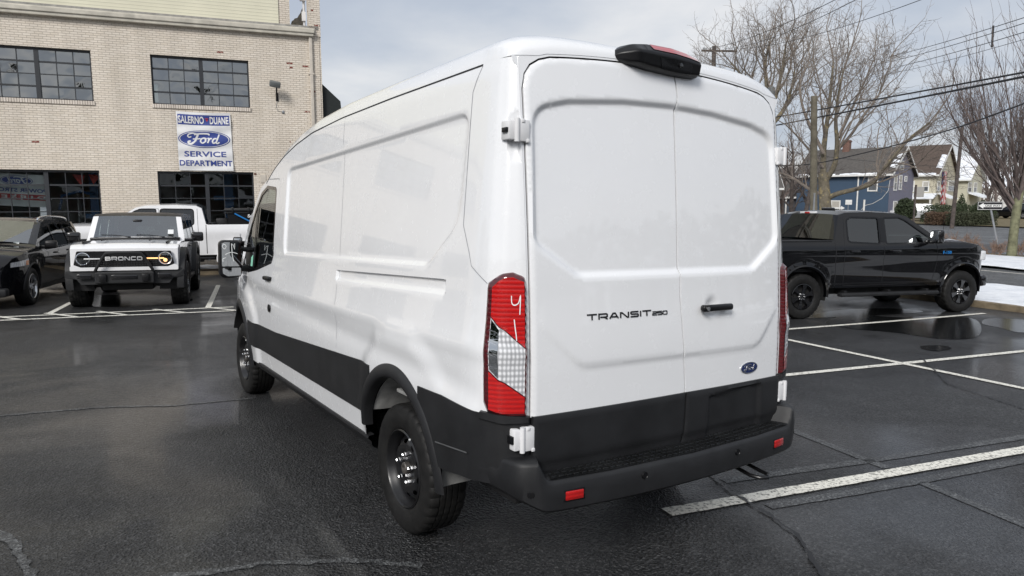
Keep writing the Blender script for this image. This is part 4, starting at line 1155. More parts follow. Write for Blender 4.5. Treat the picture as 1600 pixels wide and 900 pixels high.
# flood light, wires, awning
fl = empty('flood_light', 'grey flood lamp on a bracket high on the brick wall', 'lamp'); fl.matrix_world = Matrix.Translation((-8.07, 24, GFLAT)) @ Matrix.Rotation(A_W, 4, 'Z')
b = MB(); b.box(.02, .36, -.50, -.26, 5.88, 6.06, .03, rot=Matrix.Rotation(.35, 3, 'X') @ Matrix.Rotation(.15, 3, 'Y')); b.build('lamp_head', M['lamp_grey'], fl)
b = MB(); b.tube([(.24, -.38, 5.92), (.24, -.20, 5.80), (.26, -.02, 5.60)], .025, 8); b.box(.22, .30, -.03, -.002, 5.48, 5.74, .004); b.build('bracket', M['trim_black'], fl)
b = MB(); b.tube([(.26, -.015, 5.5), (.22, -.012, 5.3), (.26, -.012, 5.16), (.40, -.012, 5.13)], .006, 5); b.box(.40, .47, -.03, -.002, 5.08, 5.18, .004); b.build('cable', M['steel'], fl)
aw = MB()
q0 = w2w(1.76, .6, 0)
pr = [(0, 6.15), (0, 4.85), (.25, 4.9), (.62, 5.35), (.60, 5.6)]
aw.prism(pr, lambda p: (1.76 + p[0], .2, p[1]), lambda p: (1.76 + p[0], 2.6, p[1])); aw.tube([(2.0, .25, 5.05), (2.6, .3, 4.8), (3.4, .4, 4.6)], .02, 5)
o = aw.build('window_awning', M['black_fabric'], None, 0); o.matrix_world = Matrix.Translation((-8.07, 24, GFLAT)) @ Matrix.Rotation(A_W, 4, 'Z'); tag(o, 'black fabric awning projecting round the corner of the brick building', 'awning')

# ------------------------------------------------------------------ generic car body tools
def car_wheel(parent, x, y, z, s, R, rim, w, spokes, mat, mat2=None, style='twin', nuts=True, tread=True, dish=.03):
    """x = outer tyre face; s = side"""
    b = MB()
    b.lathe([(-s * .004, rim + .004), (s * .000, rim - .004), (-s * .012, rim - .012), (-s * .06, rim - .02), (-s * w * .8, rim - .025)], (x - s * .006, y, z), 'x', 48)
    n = spokes; r1 = rim - .012; r0 = .05
    for i in range(n):
        a = 2 * pi * i / n + .3
        for off in ((-.13, .13) if style == 'twin' else (0,)):
            vs = []
            for r, hw, dx in ((r0, .020, dish), (r0 + (r1 - r0) * .5, .017, dish * .6), (r1, .020, .008)):
                a_ = a + off * (.35 + .65 * (r - r0) / (r1 - r0)) * (5 / n if style == 'twin' else 1)
                if style == 'block': hw = {r0: .03, r1: .052}.get(r, .026)
                c, s_ = cos(a_), sin(a_); cx, cz = r * c, r * s_
                for q, dd in ((-hw, 0), (hw, 0), (hw * .7, .03), (-hw * .7, .03)):
                    vs.append((x - s * (dx + dd + .006), y + cx - s_ * q, z + cz + c * q))
            b.add(vs, [(0, 1, 5, 4), (4, 5, 9, 8), (0, 4, 7, 3), (4, 8, 11, 7), (1, 2, 6, 5), (5, 6, 10, 9), (0, 3, 2, 1), (8, 9, 10, 11)])
    b.lathe([(-s * (dish + .02), .062), (-s * (dish + .002), .058), (-s * (dish - .006), .035), (-s * (dish - .006), 0)], (x, y, z), 'x', 20)
    wo = b.build('wheel', mat, parent, 35)
    b = MB(); b.lathe([(-s * .10, rim - .02), (-s * .10, .12), (-s * .085, .115), (-s * .085, 0)], (x, y, z), 'x', 32); b.build('brake_disc', M['under'], wo)
    b = MB(); tyre_mesh(b, (x - s * w / 2, y, z), R, rim, w, 96, tread, s, .011 if R > .38 else .006); b.build('tyre', M['tyre'], wo, 32)
    if nuts:
        for i in range(6 if R > .38 else 5):
            a = 2 * pi * i / (6 if R > .38 else 5); q = MB(); q.lathe([(-s * (dish + .01), .013), (-s * (dish - .018), .011), (-s * (dish - .02), 0)], (x, y + .042 * cos(a) * 1.2, z + .042 * sin(a) * 1.2), 'x', 6); q.build('lug_nut', M['chrome'], wo)
    return wo

class Car:
    """body built from a side outline: two side sheets and a band over the top between them"""
    def __init__(c, root, mat, Wf, arches, ar=.42):
        c.root = root; c.mat = mat; c.Wf = Wf; c.arches = arches; c.ar = ar
    def xyz(c, P, sgn, off=0):
        P = np.asarray(P, float); y, z = P[:, 0], P[:, 1]; w = c.Wf(y, z) + off
        for (ay, az) in c.arches:                               # flared lips
            r = np.hypot(y - ay, z - az); w = w + c.flare * np.exp(-((r - c.ar - .03) / .05) ** 2)
        return np.stack([sgn * w, y, z], 1)
    flare = .03
    def sides(c, outline, holes, res=.06, name='body_side', lines=(), sidesgn=(-1, 1)):
        for sgn in sidesgn:
            v, f = panel(outline, list(holes) + [circ2(a, b_, c.ar) for a, b_ in c.arches], lambda P: c.xyz(P, sgn), res, [(circ2(a, b_, c.ar + .035), True) for a, b_ in c.arches] + list(lines))
            m = MB(); m.add(v, f); m.build(name, c.mat, c.root, 40)
    def sheet(c, poly, sgn, off, name, mat, res=.08, parent=None, skirt=0, holes=(), smooth=40):
        v, f = panel(poly, holes, lambda P: c.xyz(P, sgn, off), res, (), skirt, (-sgn, 0, 0)); m = MB(); m.add(v, f); return m.build(name, mat, parent or c.root, smooth)
    def line(c, pts, sgn, w, name='door_gap', mat=None, off=.0015, parent=None):
        q = np.array(dense(pts, .06, False)); t = np.gradient(q, axis=0); t /= np.hypot(t[:, 0], t[:, 1])[:, None]; nn = np.stack([-t[:, 1], t[:, 0]], 1)
        A = c.xyz(q + nn * w / 2, sgn, off); B_ = c.xyz(q - nn * w / 2, sgn, off); n = len(q); m = MB()
        m.add([tuple(p) for p in A] + [tuple(p) for p in B_], [(i, i + 1, n + i + 1, n + i) for i in range(n - 1)]); return m.build(name, mat or M['seam'], parent or c.root, 0)
    def band(c, pts, segs, nt=20, crown=.05, glass_t=.86):
        """pts: outline from rear to front; segs: list of (i0, i1, name, material, crown, is_glass)"""
        P = np.array(pts, float); T = np.gradient(P, axis=0)
        for i0, i1, name, mat, cr, gl in segs:
            q = [tuple(P[i]) for i in range(i0, i1 + 1)]; D = dense(q, .12, False); D = np.array(D)
            nrm = np.gradient(D, axis=0); nrm /= np.hypot(nrm[:, 0], nrm[:, 1])[:, None] + 1e-9; nn = np.stack([-nrm[:, 1], nrm[:, 0]], 1)
            # blend the end normals with the neighbouring outline so that segments join
            for k, idx in ((0, i0), (-1, i1)):
                t = T[idx] / np.hypot(*T[idx]); nn[k] = (-t[1], t[0])
            ts = [-1, -.985, -.955, -.92] + [x for x in np.linspace(-glass_t, glass_t, nt)] + [.92, .955, .985, 1]
            crw = cr if hasattr(cr, '__len__') else (cr, cr)
            body = MB(); gls = MB(); k = len(ts); vs = []
            for j, (y, z) in enumerate(D):
                cj = crw[0] + (crw[1] - crw[0]) * j / max(1, len(D) - 1)
                w = float(c.Wf(np.array([y]), np.array([z]))[0])
                for t in ts:
                    o = cj * (1 - abs(t) ** 2.2) ** .8 if True else 0
                    vs.append((t * w, y + nn[j][0] * o, z + nn[j][1] * o))
            body.add(vs, []); gls.add(vs, [])
            for j in range(len(D) - 1):
                for i in range(k - 1):
                    f = (j * k + i, j * k + i + 1, (j + 1) * k + i + 1, (j + 1) * k + i)
                    tgt = gls if gl and abs(ts[i] + ts[i + 1]) / 2 < glass_t else body
                    tgt.f.append(f); tgt.m.append(0)
            def prune(m):
                us = sorted({i for f in m.f for i in f}); mp = {o: n for n, o in enumerate(us)}
                m.v = [m.v[o] for o in us]; m.f = [tuple(mp[i] for i in f) for f in m.f]; return m
            if body.f and not gl: prune(body).build(name, mat, c.root, 45)
            elif body.f:
                for sg in (-1, 1):
                    q2 = MB(); q2.v = list(body.v); q2.f = [f for f in body.f if (ts[f[0] % k] + ts[f[1] % k]) * sg > 0]; q2.m = [0] * len(q2.f)
                    if q2.f: prune(q2).build('pillar', c.mat, c.root, 45)
            if gl and gls.f: prune(gls).build(name, mat, c.root, 45)

def tapered(w0, belt, tumble, y0, y1, nose=.16, tail=.1, nl=.9, tl=.7, low=.03):
    def f(y, z):
        y = np.asarray(y, float); z = np.asarray(z, float)
        w = w0 - tumble * np.maximum(0, z - belt) - low * np.maximum(0, .75 - z) / .4 + .012 * np.exp(-((z - belt + .12) / .1) ** 2)
        w = w - nose * np.maximum(0, (y - (y1 - nl)) / nl) ** 2.6 - tail * np.maximum(0, ((y0 + tl) - y) / tl) ** 2.6
        return w
    return f
def handle(c, y, z, sgn, mat, ln=.2, parent=None):
    x = float(c.Wf(np.array([y]), np.array([z]))[0]); m = MB(); m.box(sgn * (x - .005), sgn * (x + .035), y - ln / 2, y + ln / 2, z - .018, z + .018, .012); m.build('door_handle', mat, parent or c.root)
def mirror_(c, y, z, sgn, mat, w=.24, h=.2, reach=.10):
    x = float(c.Wf(np.array([y]), np.array([z]))[0]); m = MB()
    m.box(sgn * (x + reach), sgn * (x + reach + w), y - .05, y + .09, z - .02, z + h - .02, .04, seg=3); m.box(sgn * (x - .05), sgn * (x + reach + .04), y - .01, y + .05, z - .03, z + .04, .015)
    o = m.build('door_mirror', mat, c.root)
    m = MB(); m.box(sgn * (x + reach + .02), sgn * (x + reach + w - .02), y - .056, y - .048, z + .0, z + h - .05, .003); m.build('mirror_glass', M['mirror'], o)
def arch_trim(c, sgn, mat, wd=.06, out=.02, a0=-.1, a1=pi + .1):
    for ay, az in c.arches:
        m = MB(); ring = [(c.ar - .01, -.05), (c.ar - .004, out), (c.ar + wd * .5, out + .012), (c.ar + wd, out - .004), (c.ar + wd + .004, -.02)]; vs = []; n = 36
        for i in range(n + 1):
            a = a0 + (a1 - a0) * i / n
            for r, o in ring:
                p = c.xyz(np.array([[ay + r * cos(a), az + r * sin(a)]]), sgn, o)[0]; vs.append(tuple(p))
        k = len(ring); m.add(vs, [(i * k + j, i * k + j + 1, (i + 1) * k + j + 1, (i + 1) * k + j) for i in range(n) for j in range(k - 1)]); m.build('wheel_arch_trim', mat, c.root, 45)
def arch_inner(c, depth=.35):
    for sgn in (-1, 1):
        for ay, az in c.arches:
            m = MB(); vs = []
            for i in range(25):
                a = -.25 + (pi + .5) * i / 24; p = c.xyz(np.array([[ay + c.ar * cos(a), az + c.ar * sin(a)]]), sgn)[0]
                vs += [tuple(p), (p[0] - sgn * depth, p[1], p[2]), (p[0] - sgn * depth, ay, az)]
            m.add(vs, [(3 * i + j, 3 * i + j + 1, 3 * i + 4 + j, 3 * i + 3 + j) for i in range(24) for j in (0, 1)]); m.build('wheel_arch_liner', M['under'], c.root, 40)
def seats(c, rows, z=.9, wdt=.5, x=.38, top=.75):
    for y in rows:
        for s in (-1, 1):
            m = MB(); m.box(s * (x - wdt / 2), s * (x + wdt / 2), y - .1, y + .05, z, z + top * .75, .05); m.box(s * (x - .13), s * (x + .13), y - .12, y - .02, z + top * .78, z + top, .04); m.box(s * (x - wdt / 2), s * (x + wdt / 2), y, y + .45, z - .12, z + .08, .05); m.build('seat', M['seat_cloth'], c.root)

# ------------------------------------------------------------------ black crew cab pickup on the right
def build_black_pickup():
    r = empty('pickup_truck', 'black crew cab pickup parked right of the van', 'pickup truck')
    WB = 3.68; R = .415
    Wf = tapered(1.0, 1.30, .30, -1.18, 4.32, .16, .03, .5, .3)
    c = Car(r, M['black_paint'], Wf, [(0, .45), (WB, .45)], .50); c.flare = .028
    rail = 1.43
    top = [(-1.16, .62), (-1.20, .80), (-1.19, rail), (.60, rail + .015), (.66, rail + .02), (.82, 1.90), (.98, 1.945), (1.5, 1.965), (2.15, 1.94), (2.40, 1.88), (3.12, 1.42), (3.20, 1.40), (3.7, 1.385), (4.10, 1.32), (4.26, 1.24), (4.31, .95), (4.29, .62)]
    bot = [(4.22, .50), (4.15, .52), (WB - .4, .56), (.5, .56), (-.5, .60), (-1.0, .60)]
    win2 = fillet([(1.00, 1.80), (.97, 1.42), (1.66, 1.385), (1.70, 1.84), (1.1, 1.85)], [.06, .06, .03, .03, .08], 4)
    win1 = fillet([(1.86, 1.84), (1.83, 1.385), (2.86, 1.40), (2.90, 1.44), (2.34, 1.80), (2.2, 1.85)], [.03, .03, .03, .06, .12, .08], 4)
    c.sides(top[2:] + bot + top[:2], [win2, win1], .06)
    for s in (-1, 1):
        d2 = [(.93, 1.86), (.86, 1.35), (.86, .60), (1.74, .60), (1.76, 1.35), (1.78, 1.87)]; c.line(d2, s, .008); c.line([(1.78, 1.87), (2.25, 1.87), (3.0, 1.42), (3.02, 1.0), (2.92, .62), (1.76, .60)], s, .008)
        c.line([(.66, rail), (.68, .60)], s, .014)
        c.sheet(offset(win2, -.005), s, -.012, 'side_window', M['glass_mid']); c.sheet(offset(win1, -.005), s, -.012, 'side_window', M['glass_mid'])
        c.sheet(offset(win2, -.03), s, .002, 'window_trim', M['trim_black'], holes=[win2]); c.sheet(offset(win1, -.03), s, .002, 'window_trim', M['trim_black'], holes=[win1])
        c.sheet([(1.70, 1.40), (1.83, 1.40), (1.86, 1.85), (1.72, 1.85)], s, .003, 'door_pillar', M['trim_black'])
        handle(c, 1.08, 1.235, s, M['gloss_black']); handle(c, 2.02, 1.235, s, M['gloss_black']); mirror_(c, 2.78, 1.40, s, M['gloss_black'], .22, .26)
        arch_trim(c, s, M['black_paint'], .05, .01)
        m = MB(); m.box(s * .98, s * 1.12, .75, 3.0, .40, .47, .02); 
        for y in (.9, 1.9, 2.8): m.box(s * .6, s * 1.0, y, y + .06, .42, .50)
        m.build('running_board', M['cladding'], r)
        c.sheet([(.55, .62), (3.1, .62), (3.1, .66), (.55, .66)], s, .012, 'rocker_strip', M['gloss_black'])
        # head and tail lamps
        m = MB(); y, z = 4.45, 1.10; x = float(Wf(np.array([4.1]), np.array([1.1]))[0]); m.box(s * (x - .20), s * (x - .02), 4.14, 4.305, 1.02, 1.22, .03); m.build('headlight', M['lens_clear'], r)
        m = MB(); x = float(Wf(np.array([-1.1]), np.array([1.1]))[0]); m.box(s * (x - .12), s * (x + .012), -1.22, -1.02, .95, 1.36, .02); m.build('tail_light', M['lens_red'], r)
        # square dark fuel flap, lower mud flap
        # fender badge
        m = MB(); 
        for i, (a, w_) in enumerate(((3.07, .09), (3.18, .05), (3.25, .13))): m.add([tuple(p) for p in c.xyz(np.array([(a, 1.17), (a + w_, 1.17), (a + w_, 1.235), (a, 1.235)]), s, .012)], [(0, 1, 2, 3)])
        m = MB(); xx = lambda a, z, up: tuple(c.xyz(np.array([(a, z)]), s, .008 + up)[0])
        font_text(m, 'F-150', 3.24, 1.195, .21 * (-1 if s < 0 else 1), .06, xx, .003, .04); m.build('fender_badge', M['badge_blue'], r, 0)
    c.band([(y, z) for y, z in top], [(4, 6, 'rear_window', M['glass_dark'], (.03, .05), True), (6, 9, 'roof', c.mat, .045, False), (9, 10, 'windscreen', M['glass_mid'], (.05, .09), True), (10, 14, 'bonnet', c.mat, (.06, .09), False), (14, 16, 'front_fascia', M['cladding'], .12, False), (0, 2, 'tailgate', c.mat, .01, False)])
    # bed: inner walls, floor, bulkhead, rail caps
    m = MB(); m.box(-.90, -.82, -1.1, .58, .95, rail - .01); m.box(.82, .90, -1.1, .58, .95, rail - .01); m.box(-.9, .9, .56, .64, .7, rail - .01); m.box(-.9, .9, -1.14, .6, .86, .92); m.build('bed', M['cladding'], r)
    for s in (-1, 1):
        m = MB(); m.box(s * .84, s * (.975), -1.16, .60, rail - .02, rail + .012, .012); m.build('bed_rail', M['cladding'], r)
    m = MB(); m.box(-.94, .94, -1.20, -1.12, rail - .04, rail + .01, .012); m.build('tailgate_cap', M['cladding'], r)
    m = MB(); m.box(-.96, .96, -1.36, -1.16, .52, .74, .04); m.build('rear_bumper', M['gloss_black'], r)
    m = MB(); m.box(-.94, .94, 4.24, 4.40, .50, .72, .05); m.build('front_bumper', M['gloss_black'], r)
    m = MB(); m.box(-.62, .62, 4.32, 4.40, .78, 1.18, .03); m.build('grille', M['cladding'], r)
    # high brake light in three fields above the rear window
    m = MB(); m.box(-.22, .22, .80, .86, 1.925, 1.97, .01); hb = m.build('cargo_light', M['white_plastic'], r); m = MB(); m.box(-.07, .07, .793, .82, 1.93, 1.965, .005); m.build('brake_lens', M['reflector'], hb)
    m = MB(); m.box(-.05, .05, 1.15, 1.42, 1.995, 2.05, .03); m.build('roof_aerial', M['gloss_black'], r)
    m = MB(); m.tube([(.90, 3.25, 1.38), (.90, 3.22, 1.90)], .004, 5); m.build('aerial', M['trim_black'], r)
    m = MB(); m.grid(lambda u, v: (-.35 + .7 * u, 3.30 + .65 * v, 1.445 - .05 * v + .03 * sin(pi * u)), 10, 6); m.build('bonnet_bulge', c.mat, r)
    seats(c, (1.25, 2.15), 1.0, .5, .4, .8)
    m = MB(); m.box(-.85, .85, .8, 3.1, .6, 1.0); m.box(-.8, .8, 2.75, 3.05, 1.0, 1.35, .05); m.build('cabin', M['interior'], r)
    m = MB(); m.box(-.75, .75, -1.1, 4.15, .42, .62); m.tube([(-.8, 0, .41), (.8, 0, .41)], .06); m.build('underbody', M['under'], r)
    arch_inner(c)
    for s in (-1, 1):
        for y in (0, WB): car_wheel(r, s * 1.0, y, R, s, R, .235, .275, 6, M['gloss_black'], style='block', dish=.02)
    return r
pk = build_black_pickup()
def axle_pos(px0, py0, D0, px1, py1, D1):
    a = W(px0, py0, D0); b_ = W(px1, py1, D1); return a, b_
a_, b_ = axle_pos(1245, 500, 12.85, 1485, 485, 13.85)
f_ = Vector((b_.x - a_.x, b_.y - a_.y, 0)).normalized(); rt = Vector((f_.y, -f_.x, 0))
p_ = Vector((a_.x, a_.y, 0)) - rt * .86
place(pk, p_.x, p_.y, f_.x, f_.y, -.0)

# ------------------------------------------------------------------ white boxy off-roader facing the camera
def build_offroader():
    r = empty('off_road_vehicle', 'white boxy off-road vehicle with black bull bar facing the camera', 'off-roader')
    WB = 2.95; R = .445
    def Wf(y, z):
        y = np.asarray(y, float); z = np.asarray(z, float)
        return .93 - .16 * np.maximum(0, z - 1.22) - .04 * np.maximum(0, (y - (WB + .35)) / .5) ** 2 - .05 * np.maximum(0, .7 - z)
    c = Car(r, M['white_paint'], Wf, [(0, .50), (WB, .50)], .54); c.flare = 0
    top = [(-.86, .55), (-.88, 1.18), (-.86, 1.22), (-.80, 1.74), (-.70, 1.82), (.5, 1.835), (1.55, 1.815), (1.72, 1.77), (2.02, 1.33), (2.10, 1.27), (2.8, 1.275), (3.48, 1.235), (3.58, 1.17), (3.60, .80), (3.58, .70)]
    bot = [(3.3, .62), (WB - .5, .55), (.5, .55), (-.5, .62)]
    w1 = fillet([(.95, 1.69), (.95, 1.27), (1.80, 1.27), (1.86, 1.32), (1.64, 1.69)], .03, 3); w2 = fillet([(.05, 1.69), (.05, 1.27), (.86, 1.27), (.86, 1.69)], .03, 3); w3 = fillet([(-.72, 1.68), (-.76, 1.30), (-.06, 1.27), (-.06, 1.69)], .03, 3)
    c.sides(top + bot, [w1, w2, w3], .07)
    for s in (-1, 1):
        for w_ in (w1, w2, w3): c.sheet(offset(w_, -.01), s, -.012, 'side_window', M['glass_dark'])
        c.line([(.90, 1.76), (.90, .62), (2.02, .62), (2.02, 1.25)], s, .01); c.line([(0, 1.76), (0, .95)], s, .01)
        handle(c, 1.05, 1.12, s, M['trim_black']); handle(c, .15, 1.12, s, M['trim_black'])
        arch_trim(c, s, M['cladding'], .13, .105, -.15, pi + .15)
        mirror_(c, 1.95, 1.27, s, M['gloss_black'], .24, .20, .13)
        m = MB(); m.box(s * .92, s * 1.0, .65, 2.3, .42, .50, .02); m.build('running_board', M['cladding'], r)
        m = MB(); m.box(s * .40, s * .42, 3.0, 3.46, 1.315, 1.34, .005); m.box(s * .70, s * .73, 2.75, 3.50, 1.26, 1.305, .006); m.build('bonnet_strap', M['trim_black'], r)
    c.band(top, [(0, 2, 'tailgate', c.mat, .02, False), (2, 4, 'rear_window', M['glass_dark'], .03, True), (4, 7, 'roof', M['trim_black'], .03, False), (7, 8, 'windscreen', M['glass_screen'], (.03, .05), True), (8, 12, 'bonnet', c.mat, (.04, .03), False), (12, 14, 'front_fascia', c.mat, .03, False)], glass_t=.88)
    # windscreen cowl and wipers
    m = MB(); m.box(-.84, .84, 2.00, 2.22, 1.275, 1.34, .02); m.build('cowl', M['trim_black'], r)
    for x in (-.55, .10):
        m = MB(); m.tube([(x, 2.14, 1.345), (x + .30, 2.10, 1.385), (x + .55, 2.07, 1.39)], .010, 5); m.build('wiper', M['trim_black'], r)
    m = MB(); m.add([(-.60, 2.028, 1.40), (-.71, 2.028, 1.40), (-.71, 1.97, 1.49), (-.60, 1.97, 1.49)], [(0, 1, 2, 3)]); m.v = [(a, b2 + .045, c2 + .01) for a, b2, c2 in m.v]; m.build('windscreen_sticker', M['sticker_white'], r, 0)
    m = MB(); m.box(-.09, .09, 1.76, 1.84, 1.64, 1.71, .02); m.build('camera_pod', M['trim_black'], r)
    # grille with headlights
    gy = 3.625
    m = MB(); pl = fillet([(-.86, .86), (-.80, 1.13), (.80, 1.13), (.86, .86), (.74, .82), (-.74, .82)], .03, 4); m.prism(pl, lambda p: (p[0], gy, p[1]), lambda p: (p[0], gy + .03, p[1])); g = m.build('grille', M['gloss_black'], r, 0)
    m = MB(); 
    for i in range(24): 
        for j in range(3): m.box(-.55 + i * .047, -.55 + i * .047 + .03, gy + .025, gy + .036, .85 + j * .04, .87 + j * .04)
    m.build('grille_mesh', M['cladding'], g, 0)
    m = MB(); pl = fillet([(-.92, .76), (-.92, .84), (-.86, .875), (-.74, .825), (.74, .825), (.86, .875), (.92, .84), (.92, .76)], .02, 3); m.prism(pl, lambda p: (p[0], gy - .02, p[1]), lambda p: (p[0], gy + .035, p[1])); m.build('front_fascia', M['white_paint'], r, 0)
    for s in (-1, 1):
        m = MB(); m.lathe([(0, .125), (.035, .122), (.045, .110), (.03, .098)], (s * .70, gy + .01, .985), 'y', 36); hl = m.build('headlight', M['chrome'], r)
        m = MB(); m.lathe([(.03, .10), (.035, .06), (.036, 0)], (s * .70, gy + .01, .985), 'y', 28); m.build('lamp_glass', M['glass_car'], hl)
        m = MB(); m.box(s * .36, s * .68, gy + .03, gy + .055, .975, .998, .004); m.build('light_bar', M['white_plastic'] if s > 0 else M['lens_amber_lit'], hl)
        if s < 0:
            m = MB(); m.lathe([(.05, .035), (.06, .03), (.06, 0)], (s * .70, gy, .95), 'y', 16); m.build('indicator', M['lens_amber_lit'], hl)
            m = MB(); m.lathe([(.06, .125), (.066, .118), (.06, .108)], (s * .70, gy, .985), 'y', 36); m.build('light_ring', M['chrome'], hl)
    m = MB(); ff = lambda x, z, up: (-x, gy + .034 + up, z); wide_text(m, 'BRONCO', -.325, .955, .064, ff, .010, gap=.38, w=.27, sx=.94); m.build('grille_lettering', M['letter_white'], g, 0)
    # steel bumper with hoop
    m = MB(); bp = [(-1.02, .64), (-1.0, .755), (1.0, .755), (1.02, .64), (.82, .60), (.75, .50), (-.75, .50), (-.82, .60)]
    m.prism(bp, lambda p: (p[0], 3.62 + .12 * (1 - abs(p[0])) , p[1]), lambda p: (p[0], 3.50, p[1])); m.box(-.50, .50, 3.55, 3.78, .52, .74, .02); bm_ = m.build('front_bumper', M['cladding'], r, 0)
    m = MB(); m.box(-.22, .22, 3.775, 3.79, .60, .68, .004); m.box(-.80, -.56, 3.70, 3.715, .61, .70, .01); m.box(.56, .80, 3.70, 3.715, .61, .70, .01); m.build('bumper_opening', M['gloss_black'], bm_)
    for s in (-1, 1):
        m = MB(); m.box(s * .30, s * .42, 3.77, 3.83, .56, .70, .012); m.build('tow_hook', M['trim_black'], bm_)
    m = MB(); m.tube(catmull([(-.49, 3.72, .74), (-.47, 3.76, .80), (-.33, 3.80, 1.04), (-.22, 3.82, 1.10), (.22, 3.82, 1.10), (.33, 3.80, 1.04), (.47, 3.76, .80), (.49, 3.72, .74)], 5), .028, 10); m.build('bull_bar', M['cladding'], bm_)
    seats(c, (.45, 1.15), .92, .48, .36, .68)
    m = MB(); m.box(-.80, .80, -.6, 2.0, .6, .95); m.box(-.78, .78, 1.72, 2.0, .95, 1.24, .05); m.build('cabin', M['interior'], r)
    m = MB(); m.box(-.68, .68, -.8, 3.4, .42, .60); m.tube([(-.8, WB, .44), (.8, WB, .44)], .05); m.tube([(-.8, 0, .44), (.8, 0, .44)], .07); m.box(-.45, .45, 3.0, 3.45, .36, .5, .04); m.build('underbody', M['under'], r)
    arch_inner(c)
    for s in (-1, 1):
        for y in (0, WB): car_wheel(r, s * 1.045, y, R, s, R, .225, .315, 6, M['gloss_black'], style='block', dish=.03)
    return r
M['lens_amber_lit'] = simple('indicator_lit', (1.0, .50, .20), .3, ems=.9)
br = build_offroader()

# ------------------------------------------------------------------ sport utility vehicles (black with roof rails, dark red)
def build_suv(label, mat, rails=True, group=None, name='suv', fine=True):
    r = empty(name, label, 'car', group); WB = 3.02; R = .375
    Wf = tapered(.985, 1.05, .32, -1.0, 4.0, .26, .14, .8, .7, .04)
    c = Car(r, mat, Wf, [(0, .39), (WB, .39)], .425); c.flare = .018
    top = [(-.98, .55), (-1.04, .80), (-1.02, 1.02), (-.92, 1.12), (-.60, 1.56), (-.44, 1.63), (.6, 1.69), (1.5, 1.675), (1.78, 1.62), (2.62, 1.18), (2.75, 1.12), (3.4, 1.06), (3.78, .96), (3.92, .82), (3.97, .62), (3.94, .36)]
    bot = [(3.7, .27), (WB - .4, .28), (.4, .28), (-.4, .34), (-.9, .40)]
    w1 = fillet([(1.42, 1.55), (1.40, 1.12), (2.40, 1.12), (2.44, 1.17), (1.78, 1.53)], [.04, .03, .03, .05, .12], 4)
    w2 = fillet([(.48, 1.58), (.45, 1.13), (1.30, 1.12), (1.33, 1.58)], .04, 4); w3 = fillet([(-.42, 1.50), (-.62, 1.30), (-.58, 1.16), (.33, 1.13), (.36, 1.58), (.0, 1.57)], [.08, .08, .05, .03, .04, .08], 4)
    c.sides(top + bot, [w1, w2, w3], .065, lines=[([(-.8, .98), (3.6, .90)], False)])
    for s in (-1, 1):
        for w_ in (w1, w2, w3): c.sheet(offset(w_, -.01), s, -.010, 'side_window', M['glass_dark'])
        c.line([(1.36, 1.60), (1.34, .36), (2.52, .36), (2.60, .95), (2.56, 1.16)], s, .008); c.line([(.40, 1.62), (.38, .9), (.50, .6), (.60, .36), (1.34, .36)], s, .008)
        c.line([(-.60, 1.118), (2.45, 1.10)], s, .014, 'window_trim', M['chrome'])
        handle(c, .58, 1.00, s, mat); handle(c, 1.52, .985, s, mat); mirror_(c, 2.35, 1.12, s, M['trim_black'], .22, .16, .07)
        arch_trim(c, s, M['cladding'], .035, .008); c.sheet([(.45, .27), (2.6, .27), (2.58, .36), (.45, .37)], s, .012, 'sill', M['cladding'])
        if rails:
            m = MB(); m.tube(catmull([(s * .70, 1.62, 1.67), (s * .71, 1.50, 1.735), (s * .72, .6, 1.76), (s * .71, -.25, 1.72), (s * .70, -.40, 1.655)], 5), .018, 8); m.build('roof_rail', M['chrome'], r)
        m = MB()
        def hlf(u, v): y = 3.30 + .52 * u; z = .80 + .12 * v * (1 - .3 * u) + .02 * (1 - u); return tuple(c.xyz(np.array([(y, z)]), s, .012)[0])
        m.grid(hlf, 8, 4); hl = m.build('headlight', M['lens_clear'], r)
        m = MB(); m.grid(lambda u, v: tuple(c.xyz(np.array([(3.30 + .12 * u, .82 + .09 * v)]), s, .018)[0]), 3, 3); m.build('indicator', M['lens_amber'], hl)
        m = MB(); m.grid(lambda u, v: (s * (.80 - .42 * u) , 3.86 + .13 * u, .80 + .10 * v), 8, 3); m.build('headlight', M['lens_clear'], r)
        m = MB(); m.grid(lambda u, v: tuple(c.xyz(np.array([(-.97 + .28 * u, .92 + .14 * v)]), s, .012)[0]), 4, 3); m.build('tail_light', M['lens_red'], r)
    c.band(top, [(0, 3, 'tailgate', mat, (.08, .06), False), (3, 4, 'rear_window', M['glass_dark'], (.06, .05), True), (4, 8, 'roof', mat, .05, False), (8, 9, 'windscreen', M['glass_screen'], (.05, .09), True), (9, 13, 'bonnet', mat, (.07, .12), False), (13, 15, 'front_bumper', mat, (.14, .16), False)])
    m = MB(); pl = fillet([(-.62, .58), (-.66, .80), (.66, .80), (.62, .58)], .04, 3); m.prism(pl, lambda p: (p[0], 4.05 - .08 * p[0] ** 2, p[1]), lambda p: (p[0], 4.10 - .1 * p[0] ** 2, p[1])); m.build('grille', M['gloss_black'], r, 0)
    m = MB(); m.box(-.2, .2, 4.10, 4.115, .50, .62, .004); m.build('number_plate', M['sticker_white'], r)
    m = MB(); m.box(-.85, .85, 3.86, 4.06, .26, .42, .04); m.build('lower_grille', M['cladding'], r)
    m = MB(); m.add([(-.66, 2.68, 1.20), (-.56, 2.68, 1.20), (-.56, 2.60, 1.25), (-.66, 2.60, 1.25)], [(0, 1, 2, 3)]); m.build('windscreen_sticker', M['sticker_white'], r, 0)
    seats(c, (.5, 1.35), .75, .5, .38, .75)
    m = MB(); m.box(-.80, .80, -.6, 2.6, .35, .75); m.box(-.78, .78, 2.1, 2.5, .75, 1.08, .05); m.build('cabin', M['interior'], r)
